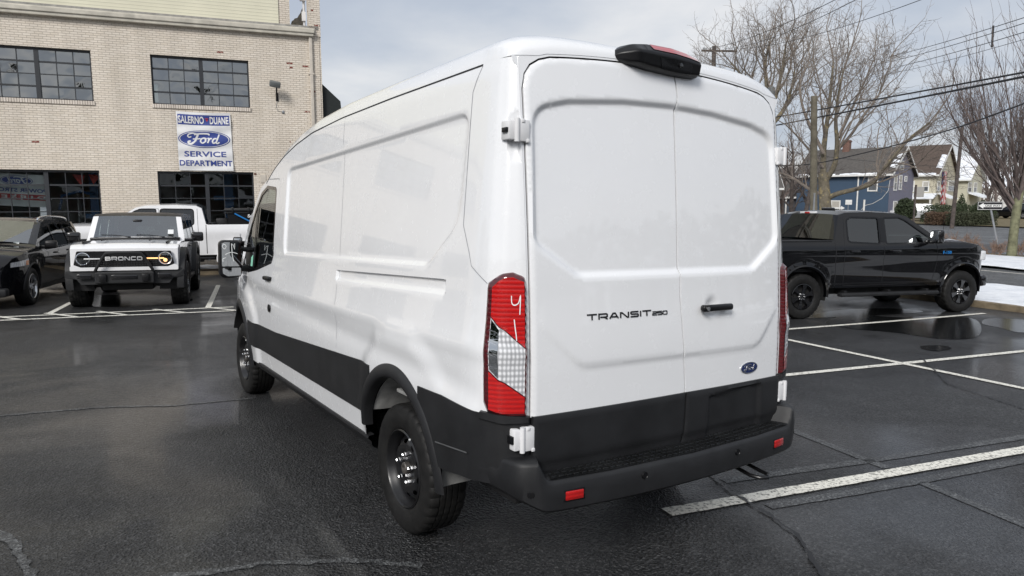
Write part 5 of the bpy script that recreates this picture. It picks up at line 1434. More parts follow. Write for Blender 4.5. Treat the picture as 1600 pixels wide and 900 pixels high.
    m = MB(); m.box(-.74, .74, -.9, 3.7, .24, .40); m.build('underbody', M['under'], r); arch_inner(c, .3)
    for s in (-1, 1):
        for y in (0, WB): car_wheel(r, s * .985, y, R, s, R, .245, .255, 5, M['alloy'], style='twin', dish=.03)
    return r
ex = build_suv('black SUV with silver roof rails at the left edge', M['navy_paint'])
mr = build_suv('dark red SUV mostly hidden behind the van mirror', M['maroon_paint'], False)

# ------------------------------------------------------------------ white crew cab pickup behind, side on
def build_white_pickup():
    r = empty('pickup_truck', 'white crew cab pickup parked side on against the brick building', 'pickup truck'); WB = 4.06; R = .42
    Wf = tapered(1.0, 1.35, .26, -1.3, 5.0, .16, .03, .8, .3)
    c = Car(r, M['white_paint'], Wf, [(0, .47), (WB, .47)], .51); c.flare = .03; rail = 1.49
    top = [(-1.30, .70), (-1.33, .9), (-1.32, rail), (.74, rail), (.80, rail + .02), (.90, 1.95), (1.04, 2.02), (1.6, 2.05), (2.35, 2.03), (2.60, 1.97), (3.28, 1.52), (3.36, 1.48), (4.2, 1.47), (4.72, 1.40), (4.90, 1.28), (4.94, .95), (4.92, .66)]
    bot = [(4.7, .60), (WB - .5, .62), (.5, .62), (-.5, .66), (-1.2, .68)]
    w2 = fillet([(1.13, 1.92), (1.13, 1.50), (1.95, 1.49), (1.97, 1.93)], .07, 4); w1 = fillet([(2.10, 1.93), (2.08, 1.49), (2.95, 1.49), (3.05, 1.50), (3.12, 1.55), (2.6, 1.88), (2.45, 1.93)], [.04, .04, .1, .03, .05, .1, .06], 4)
    c.sides(top[2:] + bot + top[:2], [w1, w2], .08)
    for s in (-1, 1):
        for w_ in (w1, w2): c.sheet(offset(w_, -.01), s, -.012, 'side_window', M['glass_dark']); c.sheet(offset(w_, -.03), s, .002, 'window_trim', M['trim_black'], holes=[w_])
        c.line([(1.02, 1.95), (1.0, .68), (2.02, .68), (2.02, 1.95)], s, .01); c.line([(2.02, 1.95), (2.5, 1.95), (3.2, 1.52), (3.2, .75), (2.02, .68)], s, .01); c.line([(.80, rail), (.80, .66)], s, .02)
        handle(c, 1.25, 1.33, s, M['white_paint'], .24); handle(c, 2.25, 1.33, s, M['white_paint'], .24); arch_trim(c, s, M['white_paint'], .05, .014)
        c.sheet(fillet([(-.10, 1.10), (.06, 1.10), (.06, 1.26), (-.10, 1.26)], .03, 3), s, .03, 'fuel_flap', M['white_paint'])
        mirror_(c, 2.98, 1.52, s, M['trim_black'], .22, .34, .16)
        m = MB(); x = float(Wf(np.array([4.7]), np.array([1.2]))[0]); m.box(s * (x - .2), s * (x + .015), 4.62, 4.94, 1.0, 1.32, .03); m.build('headlight', M['lens_clear'], r)
        m = MB(); m.box(s * .95, s * 1.02, .6, 3.3, .50, .56, .02); m.build('running_board', M['cladding'], r)
    c.band(top, [(0, 2, 'tailgate', c.mat, .01, False), (4, 6, 'rear_window', M['glass_dark'], (.03, .05), True), (6, 9, 'roof', c.mat, .05, False), (9, 10, 'windscreen', M['glass_car'], (.05, .08), True), (10, 14, 'bonnet', c.mat, (.06, .08), False), (14, 16, 'front_fascia', c.mat, .08, False)])
    m = MB(); m.box(-.72, .72, 4.96, 5.06, .85, 1.36, .04); m.build('grille', M['trim_black'], r)
    m = MB(); m.box(-1.0, 1.0, 4.88, 5.1, .55, .78, .05); m.build('front_bumper', M['chrome'], r)
    m = MB(); m.box(-.86, .86, -1.28, .72, .95, 1.0); m.box(-.92, -.84, -1.28, .72, .95, rail - .01); m.box(.84, .92, -1.28, .72, .95, rail - .01); m.box(-.9, .9, .68, .76, .9, rail - .01); m.build('bed', M['cladding'], r)
    m = MB(); m.box(-.8, .8, .9, 3.2, .7, 1.1); m.build('cabin', M['interior'], r); seats(c, (1.4, 2.4), 1.1, .5, .4, .8)
    m = MB(); m.box(-.78, .78, -1.2, 4.7, .46, .68); m.tube([(-.85, 0, .42), (.85, 0, .42)], .07); m.box(-.8, -.5, .9, 1.8, .40, .62, .04); m.build('underbody', M['under'], r); arch_inner(c)
    m = MB(); m.tube([(-.55, .95, .50), (-.98, .75, .48)], .035, 8); m.build('exhaust', M['steel'], r)
    for s in (-1, 1):
        for y in (0, WB): car_wheel(r, s * 1.02, y, R, s, R, .24, .28, 8, M['alloy'], style='block', dish=.02)
    return r
wp = build_white_pickup()

# positions on the lot
hd = Vector((1.54, -4.2, 0)).normalized()
def nose_at(root, px, py, D, wb, half, side, head):
    """put the front tyre contact patch of one side under the given line of sight"""
    p = W(px, py, D); f = head; rt = Vector((f.y, -f.x, 0)); q = Vector((p.x, p.y, 0)) - rt * half * side - f * wb
    place(root, q.x, q.y, f.x, f.y)
nose_at(br, 130, 484, 13.75, 2.95, .88, 1, hd)
h2 = Vector((.30, -.954, 0)).normalized(); nose_at(ex, 44, 486, 13.9, 3.02, .86, -1, h2)
h3 = Vector((-.35, .937, 0)).normalized()
p_ = W(386, 450, 15.6); rt = Vector((h3.y, -h3.x, 0)); q_ = Vector((p_.x, p_.y, 0)) + rt * .95; place(mr, q_.x, q_.y, h3.x, h3.y)
wdir = Vector((-.931, -.364, 0)); p_ = W(322, 380, 20.35); rt = Vector((wdir.y, -wdir.x, 0))
# left side of the truck towards the camera: local -x faces us
q_ = Vector((p_.x, p_.y, 0)) + rt * .98 - wdir * .82; place(wp, q_.x, q_.y, wdir.x, wdir.y, -.0)
WPM = wp.matrix_world.copy()
# salt spreader standing in its bed
sp_ = empty('salt_spreader', 'black salt spreader hopper with white lettering in the white pickup bed', 'spreader'); sp_.matrix_world = WPM
b = MB(); b.prism([(-.95, 1.86), (-.95, 1.55), (-.72, 1.15), (-.5, 1.0), (.1, 1.0), (.18, 1.15), (.22, 1.55), (.22, 1.86)], lambda p: (-.62, p[0], p[1]), lambda p: (.62, p[0], p[1])); b.build('hopper', M['trim_black'], sp_, 0)
b = MB(); b.box(-.70, .70, -1.05, .30, 1.86, 1.95, .03); b.box(-.66, .66, -.98, .26, 1.80, 1.86, .01)
for y in (-.8, -.4, .05): b.box(-.72, .72, y, y + .05, 1.84, 1.98, .01)
b.build('lid', M['cladding'], sp_); 
b = MB(); b.box(-.3, .3, .22, .55, 1.02, 1.65, .04); b.build('drive_housing', M['cladding'], sp_)
b = MB(); ft = lambda x, z, up: (-.625 - up, -x, z); font_text(b, 'SaltDogg', .62, 1.715, .56, .12, ft, .01, .03); font_text(b, 'PRO', .78, 1.575, .2, .07, ft, .01, .03); b.build('lettering', M['letter_white'], sp_, 0)
sh = MB(); sh.cur = 1; sh.tube([(-.72, .02, 1.80), (-.76, -.30, 1.62), (-.80, -.48, 1.52)], .022, 8); sh.cur = 0; sh.tube([(-.80, -.48, 1.52), (-.84, -.72, 1.40)], .02, 8)
o = sh.build('snow_brush', [M['white_plastic'], M['badge_blue']], None, 40); o.matrix_world = WPM; tag(o, 'blue and white snow brush leaning on the black spreader', 'brush')

# ------------------------------------------------------------------ ground, road, snow, painted lines
def asphalt(name, dark, light, rough=(.35, .6), wet=.5, stone=90, bmp=.006):
    m = N(name); co = m.coord()
    big = m.noise(.35, 5, .6); mid = m.noise(3.0, 5, .6); fine = m.noise(170, 2, .7)
    v = m.n('ShaderNodeTexVoronoi'); v.inputs['Scale'].default_value = stone; m.l(co, v.inputs['Vector'])
    v2 = m.n('ShaderNodeTexVoronoi'); v2.inputs['Scale'].default_value = stone * .55; m.l(co, v2.inputs['Vector'])
    bwv = m.n('ShaderNodeRGBToBW'); m.l(v.outputs['Color'], bwv.inputs[0])
    base = m.ramp(big, [(.30, dark), (.70, light)])
    base = m.mix(1, base, m.ramp(mid, [(.3, (.72, .72, .72)), (.7, (1.15, 1.15, 1.15))]), 'MULTIPLY')
    base = m.mix(1, base, m.ramp(bwv.outputs[0], [(.1, (.4, .4, .4)), (.55, (.9, .9, .9)), (.93, (2.6, 2.6, 2.55))]), 'MULTIPLY')
    wetn = m.ramp(m.noise(.55, 4, .55, dist=.6), [(.40, (0, 0, 0)), (.62, (1, 1, 1))])
    wb = m.n('ShaderNodeRGBToBW'); m.l(wetn, wb.inputs[0])
    r = m.n('ShaderNodeMapRange'); r.inputs[3].default_value = rough[1]; r.inputs[4].default_value = rough[0]; m.l(wb.outputs[0], r.inputs[0])
    m.set(col=base, rough=r.outputs[0], spec=.45, coat=m.math('MULTIPLY', wb.outputs[0], wet), coatr=.12)
    h = m.math('ADD', v.outputs['Distance'], m.math('MULTIPLY', v2.outputs['Distance'], .9)); h = m.math('ADD', h, m.math('MULTIPLY', fine, .5))
    m.bump(h, bmp); return m.mat
M['lot'] = asphalt('lot_asphalt', (.018, .0185, .0198), (.039, .0395, .041), (.28, .52), .5, 75, .012)
M['road'] = asphalt('road_asphalt', (.075, .078, .082), (.105, .108, .112), (.5, .75), .15, 60, .006)
M['patch'] = asphalt('sealed_line', (.055, .057, .059), (.090, .093, .095), (.4, .6), .2, 90, .006)
M['crack'] = simple('crack_filler', (.006, .006, .007), .5)
def line_mat():
    m = N('road_paint'); wear = m.ramp(m.noise(38, 5, .7), [(.38, (0, 0, 0)), (.50, (1, 1, 1))])
    b = m.n('ShaderNodeRGBToBW'); m.l(wear, b.inputs[0]); m.set(col=m.mix(b.outputs[0], (.16, .155, .14), (.80, .78, .70)), rough=.6); m.bump(m.noise(120, 3), .004); return m.mat
M['line'] = line_mat()
def snow_mat():
    m = N('snow'); c = m.ramp(m.noise(1.5, 6, .6), [(.3, (.60, .63, .68)), (.6, (.80, .82, .85))]); m.set(col=c, rough=.75); m.b.inputs['Subsurface Weight'].default_value = 0
    m.bump(m.noise(9, 5), .05); return m.mat
M['snow'] = snow_mat()
M['puddle'] = simple('puddle_water', (.010, .0105, .011), .16, spec=.5, coat=0)
M['soil'] = simple('leafy_soil', (.10, .07, .045), .95, var=.45, scale=9, bump=.02, bscale=30)
M['grass_dead'] = simple('dead_grass', (.16, .13, .07), .95, var=.4, scale=7, bump=.03, bscale=40)
xs = list(np.linspace(-400, -60, 8)) + list(np.linspace(-50, 60, 90)) + list(np.linspace(70, 500, 12)); ys = list(np.linspace(-60, -12, 6)) + list(np.linspace(-10, 70, 80)) + list(np.linspace(80, 1500, 16))
b = MB(); b.v = [(x, y, gz(x, y)) for y in ys for x in xs]; nx_ = len(xs)
b.f = [(j * nx_ + i, j * nx_ + i + 1, (j + 1) * nx_ + i + 1, (j + 1) * nx_ + i) for j in range(len(ys) - 1) for i in range(nx_ - 1)]; b.m = [0] * len(b.f)
tag(b.build('ground', M['lot'], None, 60, fix=False), kind='structure')

def ribbon(mb, pts, w, dz=.004, step=.25, jag=0, rnd=None):
    P = [Vector((p.x, p.y)) for p in pts]; q = [Vector(p) for p in dense([tuple(p) for p in P], step, False)]; vs = []
    for i, p in enumerate(q):
        t = (q[min(i + 1, len(q) - 1)] - q[max(i - 1, 0)]).normalized(); n = Vector((-t.y, t.x)); ww = w * (1 + (rnd.uniform(-jag, jag) if jag else 0)); of = n * (rnd.uniform(-jag, jag) * w * .5 if jag else 0)
        for s_ in (1, -1):
            r = p + of + n * s_ * ww / 2; vs.append((r.x, r.y, gz(r.x, r.y) + dz))
    mb.add(vs, [(2 * i, 2 * i + 1, 2 * i + 3, 2 * i + 2) for i in range(len(q) - 1)])
rr = random.Random(5)
def mark(name, segs, w, mat, dz, jag=0, step=.25, cat=None):
    for s_ in segs:
        b = MB(); ribbon(b, [G(*p) for p in s_], w, dz, step, jag, rr); tag(b.build(name, mat, None, 0, fix=False), kind='structure')
mark('painted_line', [[(-120, 501), (365, 480)], [(-120, 506), (365, 486)], [(78, 490), (113, 472)], [(325, 481), (341, 446)], [(1215, 516), (1538, 490)], [(1215, 588), (1660, 543)], [(1215, 528), (1660, 620)]], .105, M['line'], .008)
mark('painted_line', [[(-15, 494), (32, 500)], [(71, 490), (120, 496)], [(153, 487), (198, 493)], [(240, 484), (289, 489)], [(322, 481), (372, 486)]], .09, M['line'], .012)
mark('painted_line', [[(1042, 802), (1660, 693)]], .115, M['line'], .008, .03, .05)
mark('covered_line', [[(1130, 752), (1359, 720), (1660, 674)], [(1200, 792), (1420, 755), (1660, 708)], [(1236, 672), (1387, 732)], [(1440, 754), (1660, 845)]], .085, M['patch'], .004, .05, .06)
mark('covered_line', [[(-60, 655), (150, 637), (270, 634), (400, 622)]], .045, M['patch'], .004, .3, .07)
mark('covered_line', [[(250, 902), (330, 893), (420, 880), (560, 876), (660, 884)], [(-10, 826), (20, 850), (40, 880), (60, 930)]], .05, M['patch'], .004, .4, .04)
mark('crack', [[(1100, 735), (1135, 766), (1168, 786), (1205, 808), (1243, 837), (1262, 862), (1285, 905)], [(1440, 560), (1480, 600), (1600, 640)]], .018, M['crack'], .012, .9, .03)

def blob(name, pts, mat, dz, kind='structure', res=.25, bump_h=0, edge=.3, seed=1):
    P = [G(*p) for p in pts]; pl = catmull([(p.x, p.y) for p in P], 6, True)
    v, f = panel(pl, [], lambda Q: np.array([(x, y, gz(x, y) + dz + (bump_h * float(np.clip(e / edge, 0, 1)) ** .5 * (.6 + .4 * noise.noise(Vector((x * 1.5, y * 1.5, seed)))) if bump_h else 0)) for (x, y), e in zip(Q, segdist(Q, np.array(pl)))]), res)
    b = MB(); b.add(v, f); return tag(b.build(name, mat, None, 60, fix=False), kind=kind)
blob('puddle', [(1330, 492), (1400, 496), (1470, 494), (1525, 500), (1528, 526), (1470, 530), (1400, 520), (1330, 514), (1290, 504)], M['puddle'], .0055)
blob('puddle', [(1440, 541), (1470, 540), (1487, 545), (1465, 549), (1443, 546)], M['puddle'], .0055)
blob('puddle', [(1262, 497), (1300, 486), (1380, 482), (1440, 486), (1420, 490), (1300, 496)], M['puddle'], .0055)
blob('puddle', [(1545, 498), (1600, 500), (1650, 508), (1600, 520), (1560, 512), (1535, 506)], M['puddle'], .0055)
blob('puddle', [(150, 462), (260, 462), (300, 470), (200, 480), (120, 476)], M['puddle'], .0055)

# the road frame: d runs along the street, n across it
RD = Vector((-.447, .894, 0)); RN = Vector((.894, .447, 0)); C0 = RN * 15.1
def rp_(n, d): p = RN * n + RD * d; return p
def strip(name, n0, n1, d0, d1, mat, dz, kind='structure', nn=2, nd=30, h=0, wob=0, seed=0):
    b = MB()
    def f(u, v):
        d = d0 + (d1 - d0) * v; a, c = n0, n1
        if wob: a += wob * noise.noise(Vector((d * .6, seed, 1.3))); c += wob * noise.noise(Vector((d * .6, seed, 7.7)))
        n = a + (c - a) * u; p = rp_(n, d); e = min(u, 1 - u) * abs(n1 - n0)
        z = GFLAT + dz + (h * min(1, e / .35) ** .5 * (.65 + .35 * noise.noise(Vector((p.x * .9, p.y * .9, seed))) + .25 * noise.noise(Vector((p.x * 3, p.y * 3, seed)))) if h else 0)
        return (p.x, p.y, z)
    b.grid(f, nn, nd); return tag(b.build(name, mat, None, 60, fix=False), kind=kind)
strip('kerb', 15.1, 15.28, -30, 60, simple('kerb_stone', (.20, .16, .105), .85, var=.35, bump=.01, bscale=20), .16, nn=1, nd=60)
b = MB(); v0 = [rp_(15.1, d) for d in (-30, 60)]; b.add([(p.x, p.y, GFLAT - .3) for p in v0] + [(p.x, p.y, GFLAT + .16) for p in v0[::-1]], [(0, 1, 2, 3)]); tag(b.build('kerb', bpy.data.materials['kerb_stone'], None, 0, fix=False), kind='structure')
strip('snow', 15.26, 18.3, -30, 60, M['snow'], .13, h=.13, nn=16, nd=260, wob=.25, seed=3)
strip('sidewalk', 15.28, 18.0, -30, 60, M['grass_dead'], .12, nn=1)
strip('road', 17.9, 24.0, -40, 90, M['road'], .02, nn=1)
strip('painted_line', 23.0, 23.12, -40, 90, M['line'], .028, nn=1); 
strip('verge', 24.0, 29.4, -40, 36, M['grass_dead'], .10, nn=2)
strip('snow', 23.9, 28.2, -40, 34, M['snow'], .10, h=.12, nn=20, nd=260, wob=.7, seed=9)
strip('road', 29.3, 60, -60, 120, M['road'], .03, nn=1)
for i in range(9):
    strip('painted_line', 44.0 + .0, 47.0, -6 + i * 1.6 - 9, -6 + i * 1.6 - 8.3, M['line'], .04, nn=1, nd=2)
strip('lawn', 57.0, 140, -80, 180, M['grass_dead'], .12, nn=2)
for i, (a, c, d0, d1, w_) in enumerate(((56.2, 58.6, -12, 26, .8), (60.5, 63.0, 2, 24, 1.2), (58.0, 66.0, -30, -6, 1.5), (65, 72, -20, 6, 2.0), (50.5, 51.6, -30, -14, .4), (70, 90, -44, -18, 2.5))):
    strip('snow', a, c, d0, d1, M['snow'], .06, h=.16, nn=12, nd=90, wob=w_, seed=20 + i)
# strip of soil and snow along the foot of the brick wall
def wstrip(name, y0, y1, mat, dz, h=0, wob=0, nn=3, nd=60, t0=-24, t1=3):
    b = MB()
    def f(u, v):
        x = t0 + (t1 - t0) * v; y = y0 + (y1 - y0) * u + (wob * noise.noise(Vector((x * 1.2, u * 3, 2))) if wob else 0); p = w2w(x, y, 0); e = min(u, 1 - u) * (y1 - y0)
        return (p.x, p.y, GFLAT + dz + (h * min(1, e / .15) ** .5 * (.6 + .5 * noise.noise(Vector((x * 4, y * 4, 1)))) if h else 0))
    b.grid(f, nn, nd); return tag(b.build(name, mat, None, 60, fix=False), kind='structure')
wstrip('soil_strip', -2.6, .1, M['soil'], .05, nn=3)
wstrip('snow', -1.1, -.35, M['snow'], .03, .14, .45, 8, 300)
b = MB(); 
p0, p1 = w2w(-24, -2.62, 0), w2w(3, -2.62, 0)
for (a, c) in ((p0, p1),):
    dd = (c - a).normalized(); nn_ = Vector((-dd.y, dd.x, 0)) * .07
    pr = [(a - nn_), (a + nn_), (c + nn_), (c - nn_)]
    b.add([(p.x, p.y, GFLAT - .1) for p in pr] + [(p.x, p.y, GFLAT + .13) for p in pr], [(0, 1, 5, 4), (1, 2, 6, 5), (2, 3, 7, 6), (3, 0, 4, 7), (4, 5, 6, 7)])
tag(b.build('kerb', bpy.data.materials['kerb_stone'], None, 0), kind='structure')

# ------------------------------------------------------------------ houses across the street
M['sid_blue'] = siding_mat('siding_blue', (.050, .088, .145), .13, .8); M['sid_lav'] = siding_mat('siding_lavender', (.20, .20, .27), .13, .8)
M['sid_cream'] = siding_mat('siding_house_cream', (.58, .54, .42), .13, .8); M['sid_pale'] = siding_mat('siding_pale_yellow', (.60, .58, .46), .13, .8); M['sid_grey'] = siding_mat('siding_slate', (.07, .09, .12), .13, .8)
M['shingle'] = simple('shingles', (.085, .078, .072), .85, var=.25, scale=5, bump=.02, bscale=12); M['shingle_brown'] = simple('brown_shingles', (.085, .062, .050), .85, var=.25, scale=5, bump=.02, bscale=12)
M['trim_white'] = simple('white_trim', (.72, .72, .70), .5); M['win_dark'] = simple('window_glass', (.10, .11, .12), .12, var=.4, scale=1.2, coat=.6); M['chimney'] = simple('chimney_brick', (.16, .09, .07), .85, var=.3)
M['blind'] = simple('window_blind', (.42, .40, .36), .7)
class House:
    def __init__(h, name, label, px, D, ang, L, Wd, eave, ridge, wall, gable, roofm, group=None, over=.35):
        h.L, h.Wd, h.eave, h.ridge = L, Wd, eave, ridge
        h.r = empty(name, label, 'house', group); p = W(px, 347, D); h.o = Vector((p.x, p.y, GFLAT)); h.ux = Vector((cos(ang), sin(ang), 0)); h.uy = Vector((sin(ang), -cos(ang), 0)) * -1
        h.uy = Vector((-sin(ang), cos(ang), 0)); 
        if h.uy.y < 0: h.uy = -h.uy
        m = Matrix((h.ux, h.uy, (0, 0, 1))).transposed().to_4x4(); m.translation = h.o; h.m = m; h.r.matrix_world = m
        b = MB(); b.add([(0, 0, 0), (L, 0, 0), (L, Wd, 0), (0, Wd, 0), (0, 0, eave), (L, 0, eave), (L, Wd, eave), (0, Wd, eave)], [(0, 1, 5, 4), (2, 3, 7, 6)]); b.build('wall', wall, h.r, 0, fix=False)
        for x in (0, L):
            b = MB(); b.add([(x, 0, 0), (x, Wd, 0), (x, Wd, eave), (x, Wd / 2, ridge), (x, 0, eave)], [(0, 1, 2, 3, 4)]); b.build('gable_wall', gable, h.r, 0, fix=False)
        b = MB(); sl = (ridge - eave) / (Wd / 2); th = .14
        for s_ in (0, 1):
            ya, yb = (-over, Wd / 2) if s_ == 0 else (Wd + over, Wd / 2); za = eave - sl * over
            P = [(-over, ya, za), (L + over, ya, za), (L + over, yb, ridge + .0), (-over, yb, ridge)]
            b.add([(x, y, z + .02) for x, y, z in P] + [(x, y, z + th) for x, y, z in P], [(0, 1, 2, 3), (4, 5, 6, 7), (0, 1, 5, 4), (1, 2, 6, 5), (2, 3, 7, 6), (3, 0, 4, 7)])
        h.roof = b.build('roof', roofm, h.r, 0)
        b = MB(); za = eave - sl * over
        b.box(-over, L + over, -over - .12, -over + .01, za - .06, za + .12, .02); b.box(-over, L + over, Wd + over, Wd + over + .12, za - .06, za + .12)
        for x in (-over - .03, L + over):
            b.add([(x, -over, za - .1), (x + .03, -over, za - .1), (x + .03, Wd / 2, ridge - .1), (x, Wd / 2, ridge - .1), (x, -over, za + .14), (x + .03, -over, za + .14), (x + .03, Wd / 2, ridge + .16), (x, Wd / 2, ridge + .16)], [(0, 1, 2, 3), (4, 5, 6, 7), (0, 4, 7, 3), (1, 5, 6, 2)])
            b.add([(x, Wd + over, za - .1), (x + .03, Wd + over, za - .1), (x + .03, Wd / 2, ridge - .1), (x, Wd / 2, ridge - .1), (x, Wd + over, za + .14), (x + .03, Wd + over, za + .14), (x + .03, Wd / 2, ridge + .16), (x, Wd / 2, ridge + .16)], [(0, 1, 2, 3), (4, 5, 6, 7), (0, 4, 7, 3), (1, 5, 6, 2)])
        b.build('roof_trim', M['trim_white'], h.r, 0, fix=False)
    def hit(h, px, py, face):
        inv = h.m.inverted(); o = inv @ Vector((0, 0, CAMZ)); d = inv @ W(px, py, 10) - o
        i = 1 if face == 'side' else 0; t = -o[i] / d[i]; p = o + d * t; return (p.x if face == 'side' else p.y, p.z)
    def win(h, px0, py0, px1, py1, face='side', blind=True):
        a = h.hit((px0 + px1) / 2, py0, face); c = h.hit((px0 + px1) / 2, py1, face); l = h.hit(px0, (py0 + py1) / 2, face); r = h.hit(px1, (py0 + py1) / 2, face)
        h.win2(min(l[0], r[0]), max(l[0], r[0]), c[1], a[1], face, blind)
    def win2(h, u0, u1, z0, z1, face='side', blind=True):
        def bx(b, a0, a1, d0, d1, z0_, z1_): 
            if face == 'side': b.box(a0, a1, d0, d1, z0_, z1_)
            else: b.box(d0, d1, a0, a1, z0_, z1_)
        t = .11; b = MB(); bx(b, u0, u1, -.05, -.003, z0, z0 + t); bx(b, u0, u1, -.05, -.003, z1 - t, z1); bx(b, u0, u0 + t, -.048, -.003, z0 + t, z1 - t); bx(b, u1 - t, u1, -.048, -.003, z0 + t, z1 - t)
        zm = (z0 + z1) / 2; bx(b, u0 + t, u1 - t, -.045, -.004, zm - .025, zm + .025); f = b.build('window', M['trim_white'], h.r, 0)
        b = MB(); bx(b, u0 + t, u1 - t, -.03, -.005, z0 + t, zm - .025); b.build('pane', M['win_dark'], f, 0)
        b = MB(); bx(b, u0 + t, u1 - t, -.032, -.006, zm + .025, z1 - t); b.build('pane', M['blind'] if blind else M['win_dark'], f, 0)
    def snow_on_roof(h, spots):
        for (x0, x1, y0, y1) in spots:
            sl = (h.ridge - h.eave) / (h.Wd / 2); b = MB()
            def f(u, v):
                x = x0 + (x1 - x0) * u; w = .12 * noise.noise(Vector((x * 2, y0, 3))); y = y0 + w + (y1 - y0) * v
                e = min(v, 1 - v, u * 2, (1 - u) * 2); return (x, y, h.eave + sl * y + .15 + .08 * min(1, e * 4) * (.8 + .4 * noise.noise(Vector((x * 4, y * 4, 5)))))
            b.grid(f, 24, 4); b.build('roof_snow', M['snow'], h.roof, 50)
A1 = radians(136)
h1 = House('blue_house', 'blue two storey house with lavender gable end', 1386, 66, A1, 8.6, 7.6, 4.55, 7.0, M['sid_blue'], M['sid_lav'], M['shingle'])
h1.win(1356, 273, 1372, 299); h1.win(1298, 313, 1313, 337)
for q in ((1396.5, 273, 1401.5, 298), (1404.5, 273.5, 1409, 297), (1395, 314, 1401, 340), (1404, 315, 1409, 338)): h1.win(*q, 'gable')
h1.win(1413, 275, 1417, 284, 'gable', False); h1.win(1405.5, 251, 1412, 266, 'gable')
h1.snow_on_roof([(.1, 4.4, -.40, -.26), (4.8, 8.4, -.40, -.24), (-.3, .25, .5, 1.7), (-.3, .15, 2.0, 2.7)])
b = MB(); a = h1.hit(1340.5, 300, 'side')[0]; b.tube([(a, -.08, .1), (a, -.08, 4.5)], .07, 8); b.build('downpipe', M['trim_white'], h1.r)
b = MB(); a = h1.hit(1352, 300, 'side'); a2 = h1.hit(1352, 312, 'side')[1]; b.tube([(a[0], -.1, .1), (a[0], -.1, a2)], .09, 8); b.build('vent_pipe', M['trim_white'], h1.r)
b = MB(); b.tube([(h1.hit(x, y, 'side')[0], -.03, h1.hit(x, y, 'side')[1]) for x, y in ((1391, 281), (1388, 298), (1378, 310), (1364, 318), (1352, 321), (1346, 328))], .022, 5); b.build('cable', M['trim_white'], h1.r)
xc, zc = 5.2, 6.2; b = MB(); b.box(4.9, 5.55, 3.3, 3.9, 6.0, 8.0, .02); b.box(4.85, 5.6, 3.25, 3.95, 7.8, 7.92); b.build('chimney', M['chimney'], h1.roof)
h2 = House('cream_house', 'cream two storey house with brown roof behind the blue house', 1458, 78, A1, 9.5, 8.5, 4.9, 8.1, M['sid_cream'], M['sid_cream'], M['shingle_brown'])
for q in ((1441, 283, 1452, 300), (1419, 283, 1429, 300)): h2.win(*q)
for q in ((1464, 283, 1468.5, 299), (1481, 282, 1491, 299)): h2.win(*q, 'gable')
h2.snow_on_roof([(0, 9, -.40, -.12), (-.3, .25, .6, 2.6)])
b = MB(); 
b.add([(-.2, -1.6, 2.2), (5.5, -1.6, 2.2), (5.5, .0, 2.75), (-.2, 0, 2.75), (-.2, -1.6, 2.1), (5.5, -1.6, 2.1), (5.5, .0, 2.6), (-.2, 0, 2.6)], [(0, 1, 2, 3), (4, 5, 6, 7), (0, 1, 5, 4), (0, 4, 7, 3), (1, 2, 6, 5)]); b.build('porch_roof', M['snow'], h2.r, 0)
for x in (0, 1.8, 3.6, 5.3):
    b = MB(); b.box(x, x + .16, -1.55, -1.39, 0, 2.2); b.build('porch_post', M['trim_white'], h2.r, 0)
b = MB(); b.box(0, 5.4, -1.55, -1.48, .85, .93); b.box(0, 5.4, -1.55, -1.48, .15, .22)
for i in range(26): b.box(.1 + i * .21, .14 + i * .21, -1.54, -1.49, .2, .88)
b.build('railing', M['trim_white'], h2.r, 0)
b = MB(); b.add([(-1.3, 1.0, 2.2), (-1.3, 4.2, 2.2), (0, 4.2, 2.8), (0, 1.0, 2.8), (-1.3, 1.0, 2.1), (-1.3, 4.2, 2.1), (0, 4.2, 2.65), (0, 1.0, 2.65)], [(0, 1, 2, 3), (4, 5, 6, 7), (0, 1, 5, 4), (0, 3, 7, 4), (1, 2, 6, 5)]); b.build('porch_roof', M['snow'], h2.r, 0)
h3 = House('pale_yellow_house', 'pale yellow house with snow covered roof at the far right', 1508, 88, A1, 8, 8, 4.6, 7.4, M['sid_pale'], M['sid_pale'], M['snow'])
h3.win(1512, 285, 1518, 301, 'gable'); h3.win(1521, 285, 1526, 301, 'gable'); h3.win(1491, 286, 1497, 300)
b = MB(); b.add([(-1.6, .5, 2.3), (-1.6, 6, 2.3), (0, 6, 2.9), (0, .5, 2.9), (-1.6, .5, 2.2), (-1.6, 6, 2.2), (0, 6, 2.75), (0, .5, 2.75)], [(0, 1, 2, 3), (4, 5, 6, 7), (0, 1, 5, 4), (0, 3, 7, 4), (1, 2, 6, 5)]); b.build('porch_roof', M['snow'], h3.r, 0)
h4 = House('slate_bungalow', 'low slate blue bungalow with dark roof left of the blue house', 1277, 72, radians(160), 9, 7, 2.5, 5.2, M['sid_grey'], M['sid_grey'], M['shingle'])
h4.snow_on_roof([(.2, 1.6, .2, .5)])
for x in (.4, 1.7, 3.0, 4.4):
    b = MB(); b.box(x, x + .13, -.30, -.18, 0, 2.3); b.build('porch_post', M['trim_white'], h4.r, 0)
h5 = House('brick_house', 'orange brick house edge just right of the van', 1215, 64, radians(170), 8, 7, 3.2, 5.2, simple('brick_orange', (.42, .17, .10), .85), bpy.data.materials['brick_orange'], M['shingle'])
h6 = House('distant_house', 'distant white house low between trees at the far right', 1572, 120, A1, 9, 8, 4.0, 6.5, M['trim_white'], M['trim_white'], M['snow'])

